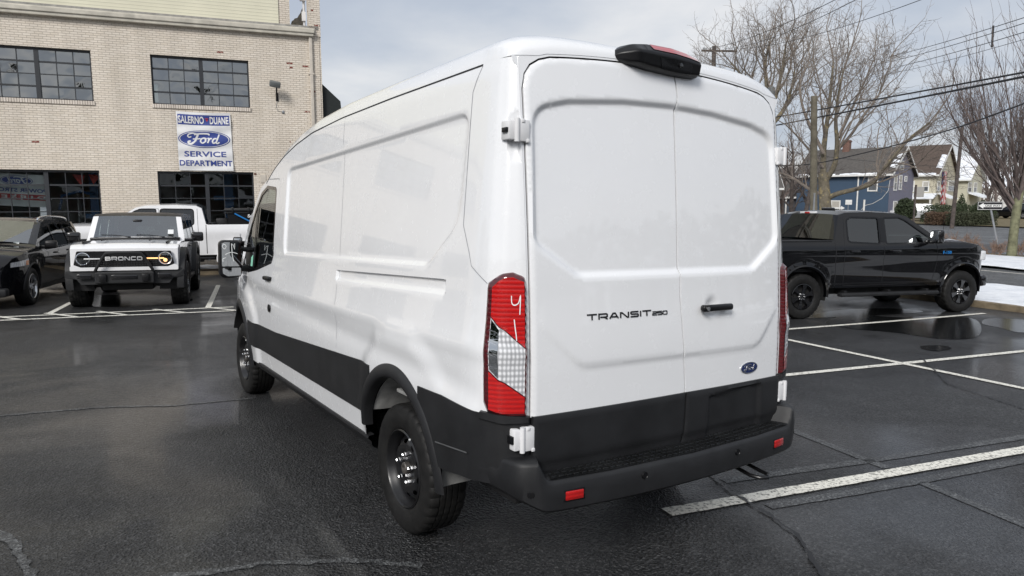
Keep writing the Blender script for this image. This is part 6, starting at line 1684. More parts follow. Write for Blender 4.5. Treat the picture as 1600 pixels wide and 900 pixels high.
# flag on the cream house
b = MB()
p0 = W(1474, 265, 70); 
def fl_(u, v): 
    q = W(1472 + 8 * u - 3 * v, 268 + 52 * v, 70 + .25 * sin(u * 7 + v * 2)); return q
b.grid(fl_, 12, 20)
def flag_mat():
    m = N('flag_stripes'); sp = m.n('ShaderNodeSeparateXYZ'); m.l(m.coord('Object'), sp.inputs[0])
    w = m.math('FRACT', m.math('MULTIPLY', m.math('ADD', sp.outputs[0], m.math('MULTIPLY', sp.outputs[2], .35)), 4.2)); c = m.mix(m.math('GREATER_THAN', w, .5), (.45, .04, .05), (.65, .62, .6)); m.set(col=c, rough=.8); return m.mat
fr_ = empty('flag', 'red and white striped flag hanging beside the cream house', 'flag'); fo = b.build('cloth', flag_mat(), fr_, 40)
b = MB(); a, c = W(1473, 268, 70), W(1478, 262, 71); b.tube([tuple(a), tuple(c)], .03, 6); b.build('staff', M['steel'], fr_)
fc = MB(); fc.grid(lambda u, v: tuple(Vector(fl_(u * .55, v * .40)) + Vector((0, -.03, 0))), 6, 8); fc.build('canton', simple('flag_canton', (.03, .04, .14), .8), fr_, 40)

# ------------------------------------------------------------------ trees
class Tree:
    def __init__(t, seed): t.r = random.Random(seed); t.b = {0: MB(), 1: MB()}; t.n = 0
    def seg(t, pts, rad, n, which):
        mb = t.b[which]; mb.tube(pts, rad, n, None, False); t.n += 1
    def grow(t, p, d, L, r, lv, P):
        rnd = t.r; k = P['seg'][min(lv, len(P['seg']) - 1)]; pts = [p.copy()]; rad = [r]; dd = d.normalized(); out = []
        end = r * P['taper']
        for i in range(k):
            j = P['wob'][min(lv, len(P['wob']) - 1)]
            dd = (dd + Vector((rnd.gauss(0, j), rnd.gauss(0, j), rnd.gauss(0, j * .8))) + Vector((0, 0, P['up'][min(lv, len(P['up']) - 1)]))).normalized()
            p = p + dd * (L / k); pts.append(p.copy()); rad.append(r + (end - r) * (i + 1) / k); out.append((p.copy(), dd.copy(), rad[-1], (i + 1) / k))
        t.seg(pts, rad, 7 if lv <= 0 else 5 if lv == 1 else 4 if lv == 2 else 3, 0 if lv <= P.get('trunk_lv', 0) else 1)
        if lv >= P['levels']: return
        nb = P['nb'][min(lv, len(P['nb']) - 1)]
        for i in range(nb):
            f = P['start'][min(lv, len(P['start']) - 1)]; q = f + (1 - f) * (i + rnd.random() * .8) / nb; q = min(q, 1); x = q * k; a = int(min(x, k - 1)); fr = x - a
            base = pts[a].lerp(pts[a + 1], fr); rr_ = rad[a] + (rad[a + 1] - rad[a]) * fr; dirr = (pts[a + 1] - pts[a]).normalized()
            ang = P['ang'][min(lv, len(P['ang']) - 1)] * rnd.uniform(.7, 1.25); ax = dirr.cross(Vector((rnd.gauss(0, 1), rnd.gauss(0, 1), rnd.gauss(0, 1)))).normalized()
            nd = Matrix.Rotation(ang, 3, ax) @ dirr
            t.grow(base, nd, L * P['len'][min(lv, len(P['len']) - 1)] * rnd.uniform(.7, 1.15) * (1.15 - .5 * q), max(P['rmin'], rr_ * P['rr']), lv + 1, P)
        t.grow(pts[-1], dd, L * P['len'][min(lv, len(P['len']) - 1)] * rnd.uniform(.8, 1.1), max(P['rmin'], rad[-1]), lv + 1, P)
def bark(name, a, c, mott=None, scale=5):
    m = N(name); col = m.ramp(m.noise(scale, 5, .65), [(.35, a), (.65, c)])
    if mott: col = m.mix(m.ramp(m.noise(3.2, 2), [(.56, (0, 0, 0)), (.60, (1, 1, 1))]), col, mott)
    m.set(col=col, rough=.9); m.bump(m.noise(25, 4), .01); return m.mat
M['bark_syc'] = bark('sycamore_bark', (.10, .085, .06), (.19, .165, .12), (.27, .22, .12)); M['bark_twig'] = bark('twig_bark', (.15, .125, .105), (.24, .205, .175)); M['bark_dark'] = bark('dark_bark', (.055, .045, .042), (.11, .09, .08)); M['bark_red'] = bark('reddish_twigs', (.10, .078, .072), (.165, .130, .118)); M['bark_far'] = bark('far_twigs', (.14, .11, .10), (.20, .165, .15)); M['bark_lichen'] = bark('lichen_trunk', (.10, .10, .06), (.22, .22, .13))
def finish(t, name, label, group, tm, cm, mat=None):
    r = empty(name, label, 'tree', group)
    if t.b[0].v: t.b[0].build('trunk', tm, r, 60, fix=False)
    t.b[1].build('crown', cm, r, 60, fix=False); return r
# big sycamore: guided limbs, then twigs
D_S = 34
def limb(t, pix, r0, r1, P, lv, D=D_S, dj=0, nb=10, L0=2.6, which=0):
    pts = [W(x, y, D + dj * i / max(1, len(pix) - 1)) for i, (x, y) in enumerate(pix)]; q = [Vector(p) for p in catmull(pts, 4)]; n = len(q); rad = [r0 + (r1 - r0) * i / (n - 1) for i in range(n)]
    t.seg(q, rad, 7, which)
    for i in range(nb):
        f = .25 + .75 * (i + t.r.random() * .8) / nb; x = f * (n - 1); a = int(min(x, n - 2)); base = q[a].lerp(q[a + 1], min(1, x - a)); d = (q[a + 1] - q[a]).normalized()
        ax = d.cross(Vector((t.r.gauss(0, 1), t.r.gauss(0, 1), t.r.gauss(0, 1)))).normalized(); nd = (Matrix.Rotation(radians(t.r.uniform(30, 65)), 3, ax) @ d + Vector((0, 0, .35))).normalized()
        t.grow(base, nd, L0 * (1.25 - .6 * f) * t.r.uniform(.7, 1.2), max(P['rmin'], rad[a] * .45), lv, P)
    t.grow(q[-1], (q[-1] - q[-2]).normalized(), L0 * .8, r1, lv, P)
PS = dict(seg=[4, 4, 4, 3, 3], wob=[.15, .18, .22, .26, .28], up=[.12, .12, .10, .07, .05], taper=.55, nb=[3, 3, 3, 2], start=[.2, .2, .2, .2], ang=[radians(42), radians(45), radians(50), radians(55)], len=[.68, .66, .64, .6], rr=.52, rmin=.0075, levels=4, trunk_lv=-1)
PSa = dict(PS); PSa['levels'] = 4
t = Tree(11)
base = G(1290, 372); 
t.seg([Vector(p) for p in catmull([W(1291, 372, D_S), W(1290, 335, D_S), W(1288, 300, D_S), W(1286, 270, D_S)], 4)], [.32, .31, .30, .29, .28, .28, .27, .27, .26, .25, .24, .23, .22], 12, 0)
for pix, r0, r1, nb, L0, dj in (
    ([(1292, 310), (1310, 302), (1335, 296), (1362, 287), (1378, 268), (1400, 240), (1425, 213), (1452, 192)], .13, .035, 11, 2.3, -3),
    ([(1362, 287), (1385, 262), (1395, 255), (1420, 258), (1445, 270)], .06, .02, 5, 1.5, -3),
    ([(1378, 268), (1390, 245), (1412, 222), (1450, 200), (1468, 172)], .07, .02, 7, 1.9, 1),
    ([(1286, 275), (1287, 235), (1291, 200), (1296, 160), (1300, 120), (1302, 96)], .15, .04, 10, 2.5, 2),
    ([(1290, 282), (1304, 258), (1308, 225), (1306, 190), (1310, 150), (1318, 110)], .14, .04, 10, 2.4, -2),
    ([(1310, 215), (1322, 190), (1336, 160), (1352, 125), (1362, 100)], .08, .03, 8, 2.2, 2),
    ([(1308, 235), (1330, 210), (1350, 180), (1372, 150), (1384, 118)], .08, .03, 9, 2.2, -1),
    ([(1287, 240), (1270, 205), (1255, 170), (1250, 130), (1262, 100)], .09, .03, 9, 2.3, 1),
    ([(1286, 262), (1266, 236), (1245, 212), (1228, 195)], .07, .025, 7, 2.0, -1),
    ([(1288, 305), (1265, 296), (1245, 282), (1224, 272), (1205, 270)], .09, .03, 7, 1.7, 0)):
    limb(t, pix, r0, r1, PSa, 1, D_S, dj, nb, L0, 0 if r0 > .12 else 1)
finish(t, 'sycamore_tree', 'large bare sycamore with mottled trunk in front of the blue house', 'bare trees along the street', M['bark_syc'], M['bark_twig'])
t = Tree(5)
D2 = 42
t.seg([Vector(W(1192, 372, D2)), Vector(W(1192, 250, D2)), Vector(W(1194, 190, D2))], [.35, .3, .24], 9, 0)
for pix, nb in (([(1194, 200), (1180, 160), (1160, 120), (1142, 98)], 10), ([(1194, 195), (1198, 150), (1196, 100), (1204, 60)], 11), ([(1194, 195), (1212, 150), (1222, 110), (1228, 68)], 11), ([(1196, 205), (1222, 175), (1236, 140), (1242, 108)], 9), ([(1182, 170), (1160, 150), (1140, 132), (1128, 122)], 7)):
    limb(t, pix, .16, .04, PSa, 1, D2, t.r.uniform(-3, 3), nb, 2.4, 0)
finish(t, 'sycamore_tree', 'bare spreading tree rising behind the roof edge of the van', 'bare trees along the street', M['bark_syc'], M['bark_twig'])
# upright dense tree at the right edge
t = Tree(21); g = G(1580, 405); P = dict(seg=[5, 5, 4, 3, 3], wob=[.05, .07, .09, .12], up=[.07, .10, .12, .10], taper=.5, nb=[5, 6, 5, 3], start=[.05, .08, .12, .2], ang=[radians(22), radians(24), radians(26), radians(30)], len=[.66, .64, .6, .6], rr=.5, rmin=.0065, levels=4, trunk_lv=-1)
t.seg([g + Vector((0, 0, -.05)), g + Vector((0, 0, .8)), g + Vector((.03, 0, 1.7)), g + Vector((.1, 0, 2.9))], [.175, .15, .145, .15], 12, 0)
for i in range(24):
    a = i * 2.4; inc = radians(8 + 54 * ((i * .618) % 1)); d = Vector((sin(inc) * cos(a), sin(inc) * sin(a), cos(inc)))
    t.grow(g + Vector((.05, 0, 1.5 + 1.3 * ((i * .37) % 1))), d, 3.5 * (1.15 - .3 * sin(inc)), .055, 1, P)
finish(t, 'street_tree', 'dense upright bare street tree on the snowy verge at the right edge', 'bare trees along the street', M['bark_lichen'], M['bark_red'])
# smaller bare trees between and behind the houses
PB = dict(seg=[4, 3, 3, 2], wob=[.08, .14, .2, .25], up=[.10, .10, .07, .05], taper=.5, nb=[7, 5, 4, 2], start=[.25, .2, .2], ang=[radians(38), radians(38), radians(42)], len=[.55, .6, .58], rr=.5, rmin=.018, levels=3, trunk_lv=0)
PB4 = dict(PB); PB4['levels'] = 3
for i, (px, D, hgt, sd, lab) in enumerate(((1236, 52, 4.2, 1, 'small bare tree just right of the van hinge'), (1258, 56, 5.0, 2, 'bare tree above the bungalow roof, left of the utility pole'), (1345, 84, 6.0, 3, 'bare tree rising behind the left part of the blue house roof'), (1385, 88, 5.6, 4, 'bare tree rising behind the blue house chimney'), (1437, 92, 5.6, 5, 'bare tree rising behind the brown roof of the cream house'), (1540, 76, 4.6, 6, 'bare tree to the right of the pale yellow house'), (1222, 66, 4.6, 7, 'bare tree at the very edge of the van body'))):
    t = Tree(100 + sd); p = W(px, 347, D); p.z = GFLAT; t.grow(p, Vector((0, 0, 1)), hgt, .20, 0, PB4)
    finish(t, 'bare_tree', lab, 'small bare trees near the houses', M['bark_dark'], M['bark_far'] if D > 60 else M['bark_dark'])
wood = MB(); rw = random.Random(77)
for i in range(70):
    t = Tree(500 + i); D = rw.uniform(105, 170); px = rw.uniform(1180, 1680); p = W(px, 347, D); p.z = GFLAT - .1
    Pw = dict(PB); Pw['nb'] = [6, 5, 3]; Pw['levels'] = 3 if i % 3 == 0 else 2; Pw['rmin'] = .045; t.grow(p, Vector((0, 0, 1)), rw.uniform(3.6, 6.0), .25, 0, Pw); 
    for q in (0, 1): wood.add(t.b[q].v, t.b[q].f)
for i in range(24):
    t = Tree(800 + i); D = rw.uniform(70, 110); px = rw.uniform(120, 620); p = W(px, 347, D); p.z = GFLAT - .1
    t.grow(p, Vector((0, 0, 1)), rw.uniform(3, 4.6), .25, 0, Pw)
    for q in (0, 1): wood.add(t.b[q].v, t.b[q].f)
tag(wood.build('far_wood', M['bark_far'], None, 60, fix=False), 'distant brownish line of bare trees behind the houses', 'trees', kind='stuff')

# leafy clumps: hedges and evergreens
def leaf_mat(name, a, c):
    m = N(name); col = m.ramp(m.noise(9, 4, .7), [(.3, a), (.7, c)]); m.set(col=col, rough=.8); return m.mat
M['leaf_green'] = leaf_mat('evergreen', (.018, .030, .014), (.060, .080, .035)); M['leaf_hedge'] = leaf_mat('hedge_green', (.030, .036, .020), (.075, .085, .045)); M['leaf_brown'] = leaf_mat('hedge_brown', (.075, .045, .028), (.15, .095, .06)); M['bush_twig'] = bark('bush_twigs', (.17, .105, .075), (.28, .19, .14))
def clump(name, label, cat, mat, c, sx, sy, sz, n, leaf, shape='box', group=None, seed=1):
    rn = random.Random(seed); b = MB()
    for i in range(n):
        while True:
            x, y, z = rn.uniform(-1, 1), rn.uniform(-1, 1), rn.uniform(0, 1)
            if shape == 'cone' and math.hypot(x, y) > (1 - z) ** .8 * (.85 + .25 * noise.noise(Vector((x * 3, y * 3, z * 5 + seed)))): continue
            if shape == 'ball' and (x * x + y * y + (2 * z - 1) ** 2) > .8 + .45 * noise.noise(Vector((x * 2, y * 2, z * 3 + seed))): continue
            if shape == 'box' and z > .86 + .2 * noise.noise(Vector((x * 4, y * 2, seed))): continue
            if shape == 'box' and abs(y) < .5 and z < .7 and rn.random() < .6: continue
            break
        p = Vector((c.x + x * sx, c.y + y * sy, c.z + z * sz)); u = Vector((rn.gauss(0, 1), rn.gauss(0, 1), rn.gauss(0, 1))).normalized(); w = u.cross(Vector((rn.gauss(0, 1), rn.gauss(0, 1), rn.gauss(0, 1)))).normalized(); l = leaf * rn.uniform(.6, 1.4)
        b.add([p - u * l, p + w * l * .6, p + u * l, p - w * l * .6], [(0, 1, 2, 3)])
    o = b.build(name, mat, None, 0, fix=False); return tag(o, label, cat, group)
def gpt(px, D): p = W(px, 347, D); p.z = GFLAT + .1; return p
clump('evergreen_shrub', 'dark green rounded evergreen at the corner of the blue house', 'shrub', M['leaf_green'], gpt(1414, 60), .95, .9, 2.2, 5000, .07, 'ball', 'evergreens by the houses', 3)
clump('evergreen_shrub', 'narrow cone shaped evergreen behind the hedge', 'shrub', M['leaf_green'], gpt(1500, 64), .95, .9, 2.6, 4500, .07, 'cone', 'evergreens by the houses', 4)
clump('hedge', 'clipped green hedge on the corner beyond the crosswalk', 'hedge', M['leaf_hedge'], gpt(1517, 56), 1.7, .7, 1.15, 9000, .05, 'box', 'hedges on the far corner', 5)
clump('hedge', 'clipped rust brown hedge left of the green one', 'hedge', M['leaf_brown'], gpt(1476, 58), 1.35, .7, 1.1, 7000, .05, 'box', 'hedges on the far corner', 6)
clump('hedge', 'dark green hedge top behind the rust brown hedge', 'hedge', M['leaf_green'], gpt(1482, 62), 2.2, .7, 1.75, 7000, .055, 'box', 'hedges on the far corner', 7)
clump('evergreen_shrub', 'large dark round bush behind the one way sign', 'shrub', M['leaf_green'], gpt(1535, 62), 1.1, .9, 2.0, 4500, .07, 'ball', 'evergreens by the houses', 8)
def bush(px, py, h, n, seed, label):
    t = Tree(seed); p = G(px, py); p.z += .12
    Pb = dict(seg=[3, 3, 2], wob=[.12, .2, .25], up=[.04, .04, .02], taper=.5, nb=[5, 4], start=[.2, .2], ang=[radians(35), radians(40)], len=[.6, .55], rr=.6, rmin=.006, levels=2, trunk_lv=-1)
    for i in range(n):
        a = t.r.uniform(0, 2 * pi); inc = radians(t.r.uniform(5, 50)); d = Vector((sin(inc) * cos(a), sin(inc) * sin(a), cos(inc)))
        t.grow(p + Vector((t.r.uniform(-.2, .2), t.r.uniform(-.2, .2), 0)), d, h * .45, .009, 0, Pb)
    o = t.b[1].build('bare_bush', M['bush_twig'], None, 60, fix=False); tag(o, label, 'bush', 'bare brown bushes on the snowy verge')
for q in ((1447, 402, 1.0, 12, 1, 'leftmost bare brown bush, over the black pickup bonnet'), (1470, 401, 1.05, 13, 2, 'bare brown bush behind the pickup headlight'), (1496, 400, 1.1, 15, 3, 'wide bare brown bush left of the one way sign post'), (1518, 402, .95, 12, 4, 'bare brown bush touching the one way sign post'), (1554, 405, .85, 13, 5, 'small bare brown bush between the sign post and the street tree'), (1598, 404, .85, 12, 6, 'bare brown bush at the right edge beyond the street tree')): bush(*q)

# ------------------------------------------------------------------ poles, wires, signs
M['pole_wood'] = bark('pole_wood', (.085, .075, .055), (.15, .135, .10), None, 3); M['wire'] = simple('cable_black', (.012, .012, .014), .6); M['sign_black'] = simple('sign_black', (.012, .012, .014), .5); M['sign_white'] = simple('sign_white', (.72, .72, .70), .45)
up_ = empty('utility_pole', 'thick weathered utility pole beside the sycamore trunk', 'pole', 'wooden utility poles'); b = MB(); a, c = W(1271, 372, 31), W(1272, 150, 31); b.tube([tuple(a), tuple(c)], [.17, .125], 12); b.build('shaft', M['pole_wood'], up_)
b = MB(); q = W(1270, 345, 30.8); b.box(q.x - .03, q.x + .03, q.y - .05, q.y, q.z - 1, q.z + 1.2); b.build('cable_guard', M['steel'], up_)
up_ = empty('utility_pole', 'thin leaning utility pole in front of the pale yellow house', 'pole', 'wooden utility poles'); b = MB(); b.tube([tuple(W(1487, 358, 52)), tuple(W(1504, 196, 52))], [.15, .11], 10); b.build('shaft', M['bark_dark'], up_)
up_ = empty('utility_pole', 'utility pole with crossarm showing above the van roof', 'pole', 'wooden utility poles'); b = MB(); a = W(1116, 72, 46); b.tube([(a.x, a.y, GFLAT), tuple(a)], [.18, .13], 10); b.build('shaft', M['bark_dark'], up_)
b = MB(); l, r_ = W(1096, 79, 46), W(1152, 80, 46); b.tube([tuple(l), tuple(r_)], .07, 6); b.build('crossarm', M['bark_dark'], up_)
for x in (1100, 1110, 1124, 1134, 1148):
    b = MB(); p = W(x, 79, 46); b.lathe([(0, .03), (.1, .05), (.2, .03), (.22, 0)], (p.x, p.y, p.z + .05), 'z', 8); b.build('insulator', M['steel'], up_)
up_ = empty('transformer', 'dark transformer can on a pole beside the van roof edge', 'transformer'); b = MB(); a = W(1202, 156, 38); b.tube([(a.x, a.y, GFLAT), (a.x, a.y, a.z + .3)], .13, 10); b.build('pole', M['bark_dark'], up_)
b = MB(); b.lathe([(0, 0), (0, .16), (.55, .16), (.62, .10), (.62, 0)], (a.x + .02, a.y - .25, a.z + .02), 'z', 16); b.build('can', M['lamp_grey'], up_)
def wire(p0, D0, p1, D1, sag, r, label, mids=None):
    a, c = W(*p0, D0), W(*p1, D1); b = MB(); n = 24
    if mids:
        P = [a] + [W(x, y, D0 + (D1 - D0) * (i + 1) / (len(mids) + 1)) for i, (x, y) in enumerate(mids)] + [c]; pts = catmull(P, 6)
    else:
        pts = [a.lerp(c, i / n) - Vector((0, 0, sag * 4 * (i / n) * (1 - i / n))) for i in range(n + 1)]
    b.tube([tuple(p) for p in pts], r, 5); tag(b.build('overhead_wire', M['wire'], None, 60), label, 'wire', 'overhead wires')
wire((1098, 76), 46, (1320, -8), 20, .3, .011, 'highest thin wire running up from the crossarm')
wire((1134, 76), 46, (1352, -8), 20, .3, .011, 'second thin wire running up from the crossarm')
wire((1148, 76), 46, (1470, -12), 20, .35, .011, 'third thin wire running up from the right end of the crossarm')
wire((1360, 95), 45, (1660, 8), 20, .12, .013, 'top wire of the four beside the right sky spacer')
wire((1360, 103), 45, (1660, 17), 20, .12, .013, 'second wire of the four beside the right sky spacer')
wire((1360, 113), 45, (1660, 32), 20, .12, .013, 'third wire of the four beside the right sky spacer')
wire((1360, 121), 45, (1660, 44), 20, .12, .009, 'lowest and thinnest wire of the four at the spacer')
wire((1190, 187), 40, (1660, 102), 18, .02, .028, 'upper of the two thick black cables')
wire((1190, 200), 40, (1660, 108), 18, .02, .034, 'lower of the two thick black cables')
wire((1150, 262), 40, (1660, 140), 16, 0, .024, 'low sagging cable crossing the blue house roof', [(1223, 259), (1277, 255), (1367, 235), (1435, 217), (1503, 197), (1600, 162)])
wire((1190, 232), 44, (1520, 262), 60, .2, .012, 'thin service wire just above the blue house roof')
b = MB(); a, c = W(1552, 40, 26.5), W(1550, 74, 26.5); b.tube([tuple(a), tuple(c)], .035, 6); tag(b.build('wire_spacer', M['wire'], None, 40), 'dark upright spacer bar between the wires', 'spacer')
wire((512, 183), 23, (530, 190), 21, .0, .012, 'short wire from the brick building corner')
# one way sign
sg = empty('one_way_sign', 'black and white one way arrow sign on a steel post', 'sign'); D_ = 26.2; c = W(1547, 321.5, D_); hw, hh = .47, .155
b = MB(); b.box(c.x - hw, c.x + hw, c.y - .01, c.y, c.z - hh, c.z + hh, .004); pl = b.build('plate', M['sign_black'], sg, 0)
sf = lambda x, z, up: (c.x + x, c.y - .0105 - up, c.z + z)
b = MB()
for (x0, x1, z0, z1) in ((-hw + .012, hw - .012, hh - .026, hh - .012), (-hw + .012, hw - .012, -hh + .012, -hh + .026), (-hw + .012, -hw + .026, -hh + .026, hh - .026), (hw - .026, hw - .012, -hh + .026, hh - .026)): b.add([sf(x0, z0, .002), sf(x1, z0, .002), sf(x1, z1, .002), sf(x0, z1, .002)], [(0, 1, 2, 3)])
b.add([sf(-.43, 0, .002), sf(-.25, -.105, .002), (sf(-.25, -.05, .002)), sf(.42, -.05, .002), sf(.42, .05, .002), sf(-.25, .05, .002), sf(-.25, .105, .002)], [(0, 1, 2, 3, 4, 5, 6)]); b.build('arrow', M['sign_white'], pl, 0)
b = MB(); font_text(b, 'ONE WAY', .09, 0, .56, .075, sf, .006, .02); b.build('lettering', M['sign_black'], pl, 0)
b = MB(); a = W(1545, 329, D_ + .03); gq = G(1539, 402); b.tube([(gq.x, D_ + .03, GFLAT), (a.x, D_ + .03, a.z + .3)], .035, 8); b.build('post', M['steel'], sg)
# small arrow sign and notice sign in front of the blue house
sg = empty('arrow_sign', 'small white arrow sign in front of the blue house window', 'sign'); c2 = W(1309, 325, 56)
b = MB(); b.add([(c2.x - .55, c2.y, c2.z - .06), (c2.x + .25, c2.y, c2.z - .06), (c2.x + .25, c2.y, c2.z - .16), (c2.x + .55, c2.y, c2.z), (c2.x + .25, c2.y, c2.z + .16), (c2.x + .25, c2.y, c2.z + .06), (c2.x - .55, c2.y, c2.z + .06)], [(0, 1, 2, 3, 4, 5, 6)]); q = MB(); q.prism([(-.55, -.06), (.25, -.06), (.25, -.16), (.55, 0), (.25, .16), (.25, .06), (-.55, .06)], lambda p: (c2.x + p[0], c2.y - .02, c2.z + p[1]), lambda p: (c2.x + p[0], c2.y, c2.z + p[1])); q.build('plate', M['sign_white'], sg, 0)
q = MB(); q.tube([(c2.x, c2.y + .05, GFLAT), (c2.x, c2.y + .05, c2.z)], .04, 8); q.build('post', M['steel'], sg)
sg = empty('notice_sign', 'small pale rectangular sign on a thin post before the blue wall', 'sign'); c2 = W(1326, 316, 56); q = MB(); q.box(c2.x - .26, c2.x + .26, c2.y - .02, c2.y, c2.z - .19, c2.z + .19, .005); q.build('plate', M['sign_white'], sg, 0)
q = MB(); q.tube([(c2.x, c2.y + .04, GFLAT), (c2.x, c2.y + .04, c2.z + .1)], .03, 8); q.build('post', M['steel'], sg)
sg = empty('stop_sign', 'back of a grey road sign on a brown post before the cream house', 'sign'); c2 = W(1436, 300, 50); q = MB(); q.box(c2.x - .36, c2.x + .36, c2.y, c2.y + .02, c2.z - .36, c2.z + .36, .12); q.build('plate', M['sign_grey'] if 'sign_grey' in M else simple('sign_grey', (.34, .33, .31), .6), sg, 0)
q = MB(); c3 = W(1430, 300, 49.9); q.box(c3.x - .05, c3.x + .05, c3.y - .1, c3.y, GFLAT, c3.z + .5); q.build('post', M['bark_dark'], sg, 0)
# distant parked cars
def far_car(label, mat, px, D, hx, hy):
    r = empty('parked_car', label, 'car', 'cars parked beyond the crosswalk'); Wf = tapered(.92, .9, .35, -.9, 3.7, .2, .12, .7, .6)
    c = Car(r, mat, Wf, [(0, .34), (2.7, .34)], .37); c.flare = .01
    top = [(-.85, .5), (-.90, .95), (-.60, 1.45), (-.35, 1.55), (1.1, 1.56), (1.4, 1.50), (2.1, 1.02), (3.2, .88), (3.6, .70), (3.65, .45)]
    w1 = [(1.0, 1.45), (1.0, 1.0), (1.85, 1.0), (1.35, 1.45)]; w2 = [(.0, 1.46), (.0, 1.0), (.9, 1.0), (.9, 1.46)]; w3 = [(-.45, 1.40), (-.6, 1.05), (-.1, 1.0), (-.1, 1.45)]
    c.sides(top + [(3.5, .28), (-.7, .32)], [w1, w2, w3], .15)
    for s in (-1, 1):
        for w_ in (w1, w2, w3): c.sheet(w_, s, -.01, 'side_window', M['glass_dark'], .3)
        x = .86; m = MB(); m.box(s * .62, s * .86, -.90, -.80, .8, .95, .02); m.build('tail_light', M['lens_red'], r); m = MB(); m.box(s * .55, s * .82, 3.5, 3.66, .62, .74, .02); m.build('headlight', M['lens_clear'], r)
        for y in (0, 2.7):
            m = MB(); m.lathe([(0, .0), (0, .20), (.01, .21), (.01, .31), (.03, .34), (.2, .34)], (s * .92, y, .34), 'x', 24); m.v = [(s * .92 - (v[0] - s * .92) * s, v[1], v[2]) for v in m.v]; wo = m.build('wheel', M['tyre'], r); m = MB(); m.lathe([(-.005 , 0), (-.005, .19), (.01, .2)], (0, y, .34), 'x', 16); m.v = [(s * .925 - v[0] * s * -1 * -1, v[1], v[2]) for v in m.v]; m.build('rim', M['alloy'], wo)
    c.band(top, [(1, 3, 'rear_window', M['glass_dark'], .05, True), (3, 5, 'roof', mat, .04, False), (5, 6, 'windscreen', M['glass_dark'], .06, True), (6, 9, 'bonnet', mat, (.06, .1), False), (0, 1, 'tailgate', mat, .05, False)], nt=8)
    m = MB(); m.box(-.7, .7, -.8, 3.5, .22, .5); m.build('underbody', M['under'], r)
    p = W(px, 350, D); place(r, p.x, p.y, hx, hy, .12); return r
far_car('silver SUV parked beside the cream house porch', M['silver_paint'], 1444, 66, -.9, .45)
far_car('dark car at the right edge beyond the street tree', M['navy_paint'], 1606, 72, -.4, .9)

# unseen masses added behind the camera to darken reflections in paint and glass
def rear_box(name, label, cx, cy, w_, d_, h_, ang, mat, wins=6):
    r = empty(name, label, 'building'); r.matrix_world = Matrix.Translation((cx, cy, gz(cx, cy) - .3)) @ Matrix.Rotation(ang, 4, 'Z')
    b = MB(); b.box(-w_ / 2, w_ / 2, 0, d_, 0, h_); b.build('wall', mat, r, 0)
    b = MB(); b.box(-w_ / 2 - .3, w_ / 2 + .3, -.3, d_ + .3, h_, h_ + .35); b.build('roof', M['shingle'], r, 0)
    for i in range(wins):
        x = -w_ / 2 + w_ * (i + .5) / wins; b = MB(); b.box(x - w_ / wins * .35, x + w_ / wins * .35, d_ - .01, d_ + .03, .8, min(h_ - .8, 3.2)); b.build('window', M['win_dark'], r, 0)
rear_box('backdrop', 'added unseen low showroom behind the photographer', -4, -34, 34, 9, 4.2, 0, M['chimney'], 9)
rear_box('sidescreen', 'added unseen brown garage behind and right of the photographer', 28, -24, 22, 8, 4.5, radians(38), M['chimney'], 5)
for i in range(14):  # tree row added out of view, another dark mass for the reflections
    t = Tree(900 + i); x = -45 + i * 7.5 + t.r.uniform(-2, 2); y = -42 + abs(i - 6) * 1.6; p = Vector((x, y, gz(x, y))); t.grow(p, Vector((0, 0, 1)), t.r.uniform(4, 6), .25, 0, PB4)
    finish(t, 'bare_tree', 'added bare tree in the unseen row behind the photographer', 'added bare trees behind the photographer', M['bark_dark'], M['bark_dark'])

b = MB(); rn = random.Random(31)  # evergreen belt put in out of view, darkens reflections and low sky light
for i in range(9000):
    a = radians(rn.uniform(75, 290)); R_ = rn.uniform(44, 50); x, y = R_ * sin(a), R_ * cos(a); z = .3 + (7.5 + 2 * noise.noise(Vector((a * 6, 0, 0)))) * rn.random()
    if z > 7.2 + 2.5 * noise.noise(Vector((a * 14, 1, 0))): continue
    u = Vector((rn.gauss(0, 1), rn.gauss(0, 1), rn.gauss(0, 1))).normalized(); w_ = u.cross(Vector((rn.gauss(0, 1), rn.gauss(0, 1), rn.gauss(0, 1)))).normalized(); p = Vector((x, y, z)); l = rn.uniform(.4, .8)
    b.add([p - u * l, p + w_ * l * .7, p + u * l, p - w_ * l * .7], [(0, 1, 2, 3)])
tag(b.build('far_wood', M['leaf_green'], None, 0, fix=False), 'added dark evergreen belt behind the photographer, to darken reflections', 'trees', kind='stuff')

# ------------------------------------------------------------------ world, light, render settings
wd = bpy.data.worlds.new('World'); SC.world = wd; wd.use_nodes = True
nt = wd.node_tree; bg = nt.nodes['Background']
SUN_EL, SUN_AZ = radians(36), radians(200)      # azimuth clockwise from +y
sky = nt.nodes.new('ShaderNodeTexSky'); sky.sky_type = 'NISHITA'; sky.sun_disc = False
sky.sun_elevation = SUN_EL; sky.sun_rotation = SUN_AZ; sky.dust_density = 2
tc = nt.nodes.new('ShaderNodeTexCoord'); sep = nt.nodes.new('ShaderNodeSeparateXYZ'); nt.links.new(tc.outputs['Generated'], sep.inputs[0])
def wm(op, a, b=None):
    x = nt.nodes.new('ShaderNodeMath'); x.operation = op
    for i, q in enumerate((a, b)):
        if q is None: continue
        if hasattr(q, 'links'): nt.links.new(q, x.inputs[i])
        else: x.inputs[i].default_value = q
    return x.outputs[0]
den = wm('ADD', wm('MAXIMUM', sep.outputs[2], 0.0), .16)
cx = wm('DIVIDE', sep.outputs[0], den); cy = wm('DIVIDE', sep.outputs[1], den)
cv = nt.nodes.new('ShaderNodeCombineXYZ'); nt.links.new(cx, cv.inputs[0]); nt.links.new(wm('MULTIPLY', cy, 1.0), cv.inputs[1])
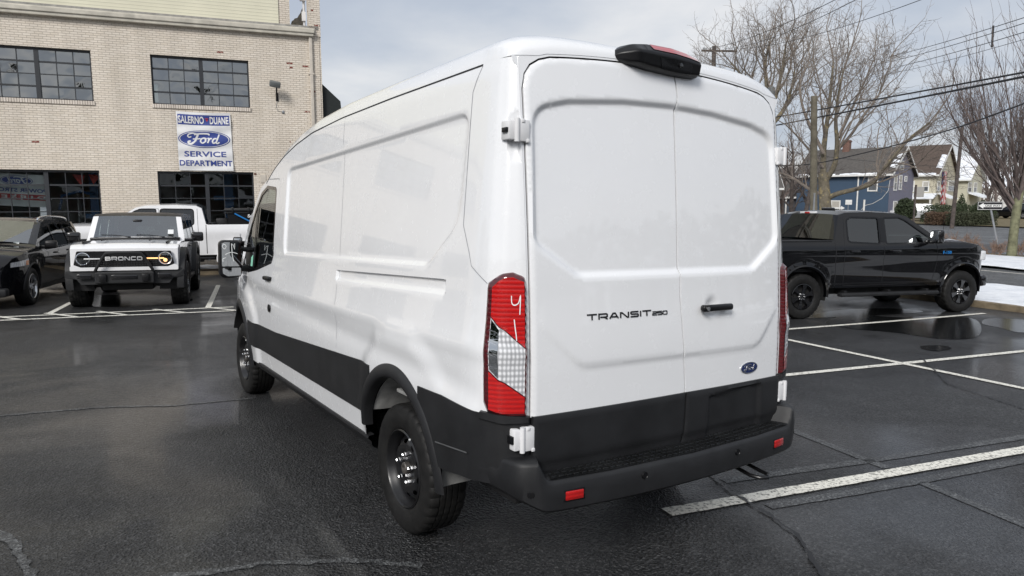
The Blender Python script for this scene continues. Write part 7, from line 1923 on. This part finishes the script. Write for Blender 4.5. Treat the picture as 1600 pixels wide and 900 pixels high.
def wn(scale, detail, rough, dist=0, off=0):
    x = nt.nodes.new('ShaderNodeTexNoise'); x.inputs['Scale'].default_value = scale; x.inputs['Detail'].default_value = detail
    x.inputs['Roughness'].default_value = rough; x.inputs['Distortion'].default_value = dist
    mp = nt.nodes.new('ShaderNodeMapping'); mp.inputs['Location'].default_value = (off, off * .7, 0); nt.links.new(cv.outputs[0], mp.inputs[0]); nt.links.new(mp.outputs[0], x.inputs['Vector']); return x.outputs['Fac']
def wr(fac, stops):
    r = nt.nodes.new('ShaderNodeValToRGB')
    while len(r.color_ramp.elements) < len(stops): r.color_ramp.elements.new(.5)
    for e, (p, c) in zip(r.color_ramp.elements, stops): e.position = p; e.color = (*c, 1)
    nt.links.new(fac, r.inputs[0]); return r.outputs[0]
cl = wr(wn(.75, 6, .52, .3, 4.2), [(.30, (.30, .34, .42)), (.45, (.41, .445, .505)), (.60, (.57, .58, .60)), (.76, (.76, .735, .71))])
sc = nt.nodes.new('ShaderNodeMix'); sc.data_type = 'RGBA'; sc.blend_type = 'MULTIPLY'; sc.inputs[0].default_value = 1; nt.links.new(cl, sc.inputs[6]); sc.inputs[7].default_value = (6.7, 6.7, 6.7, 1); sc.clamp_result = False
mx = nt.nodes.new('ShaderNodeMix'); mx.data_type = 'RGBA'; mx.inputs[0].default_value = .93
nt.links.new(sky.outputs[0], mx.inputs[6]); nt.links.new(sc.outputs[2], mx.inputs[7])
nt.links.new(mx.outputs[2], bg.inputs[0]); bg.inputs[1].default_value = .10
sd = bpy.data.lights.new('sun', 'SUN'); so = bpy.data.objects.new('sun', sd); COL.objects.link(so)
sd.energy = 1.5; sd.angle = radians(20); sd.color = (1, .97, .93)
d = Vector((sin(SUN_AZ) * cos(SUN_EL), cos(SUN_AZ) * cos(SUN_EL), sin(SUN_EL)))
so.rotation_euler = d.to_track_quat('Z', 'Y').to_euler()
SC.view_settings.view_transform = 'Standard'; SC.view_settings.look = 'None'; SC.view_settings.exposure = 0.95; SC.view_settings.gamma = 1
SC.render.engine = 'CYCLES'
SC.render.resolution_x = 1024; SC.render.resolution_y = 576
SC.cycles.max_bounces = 8; SC.cycles.transparent_max_bounces = 12
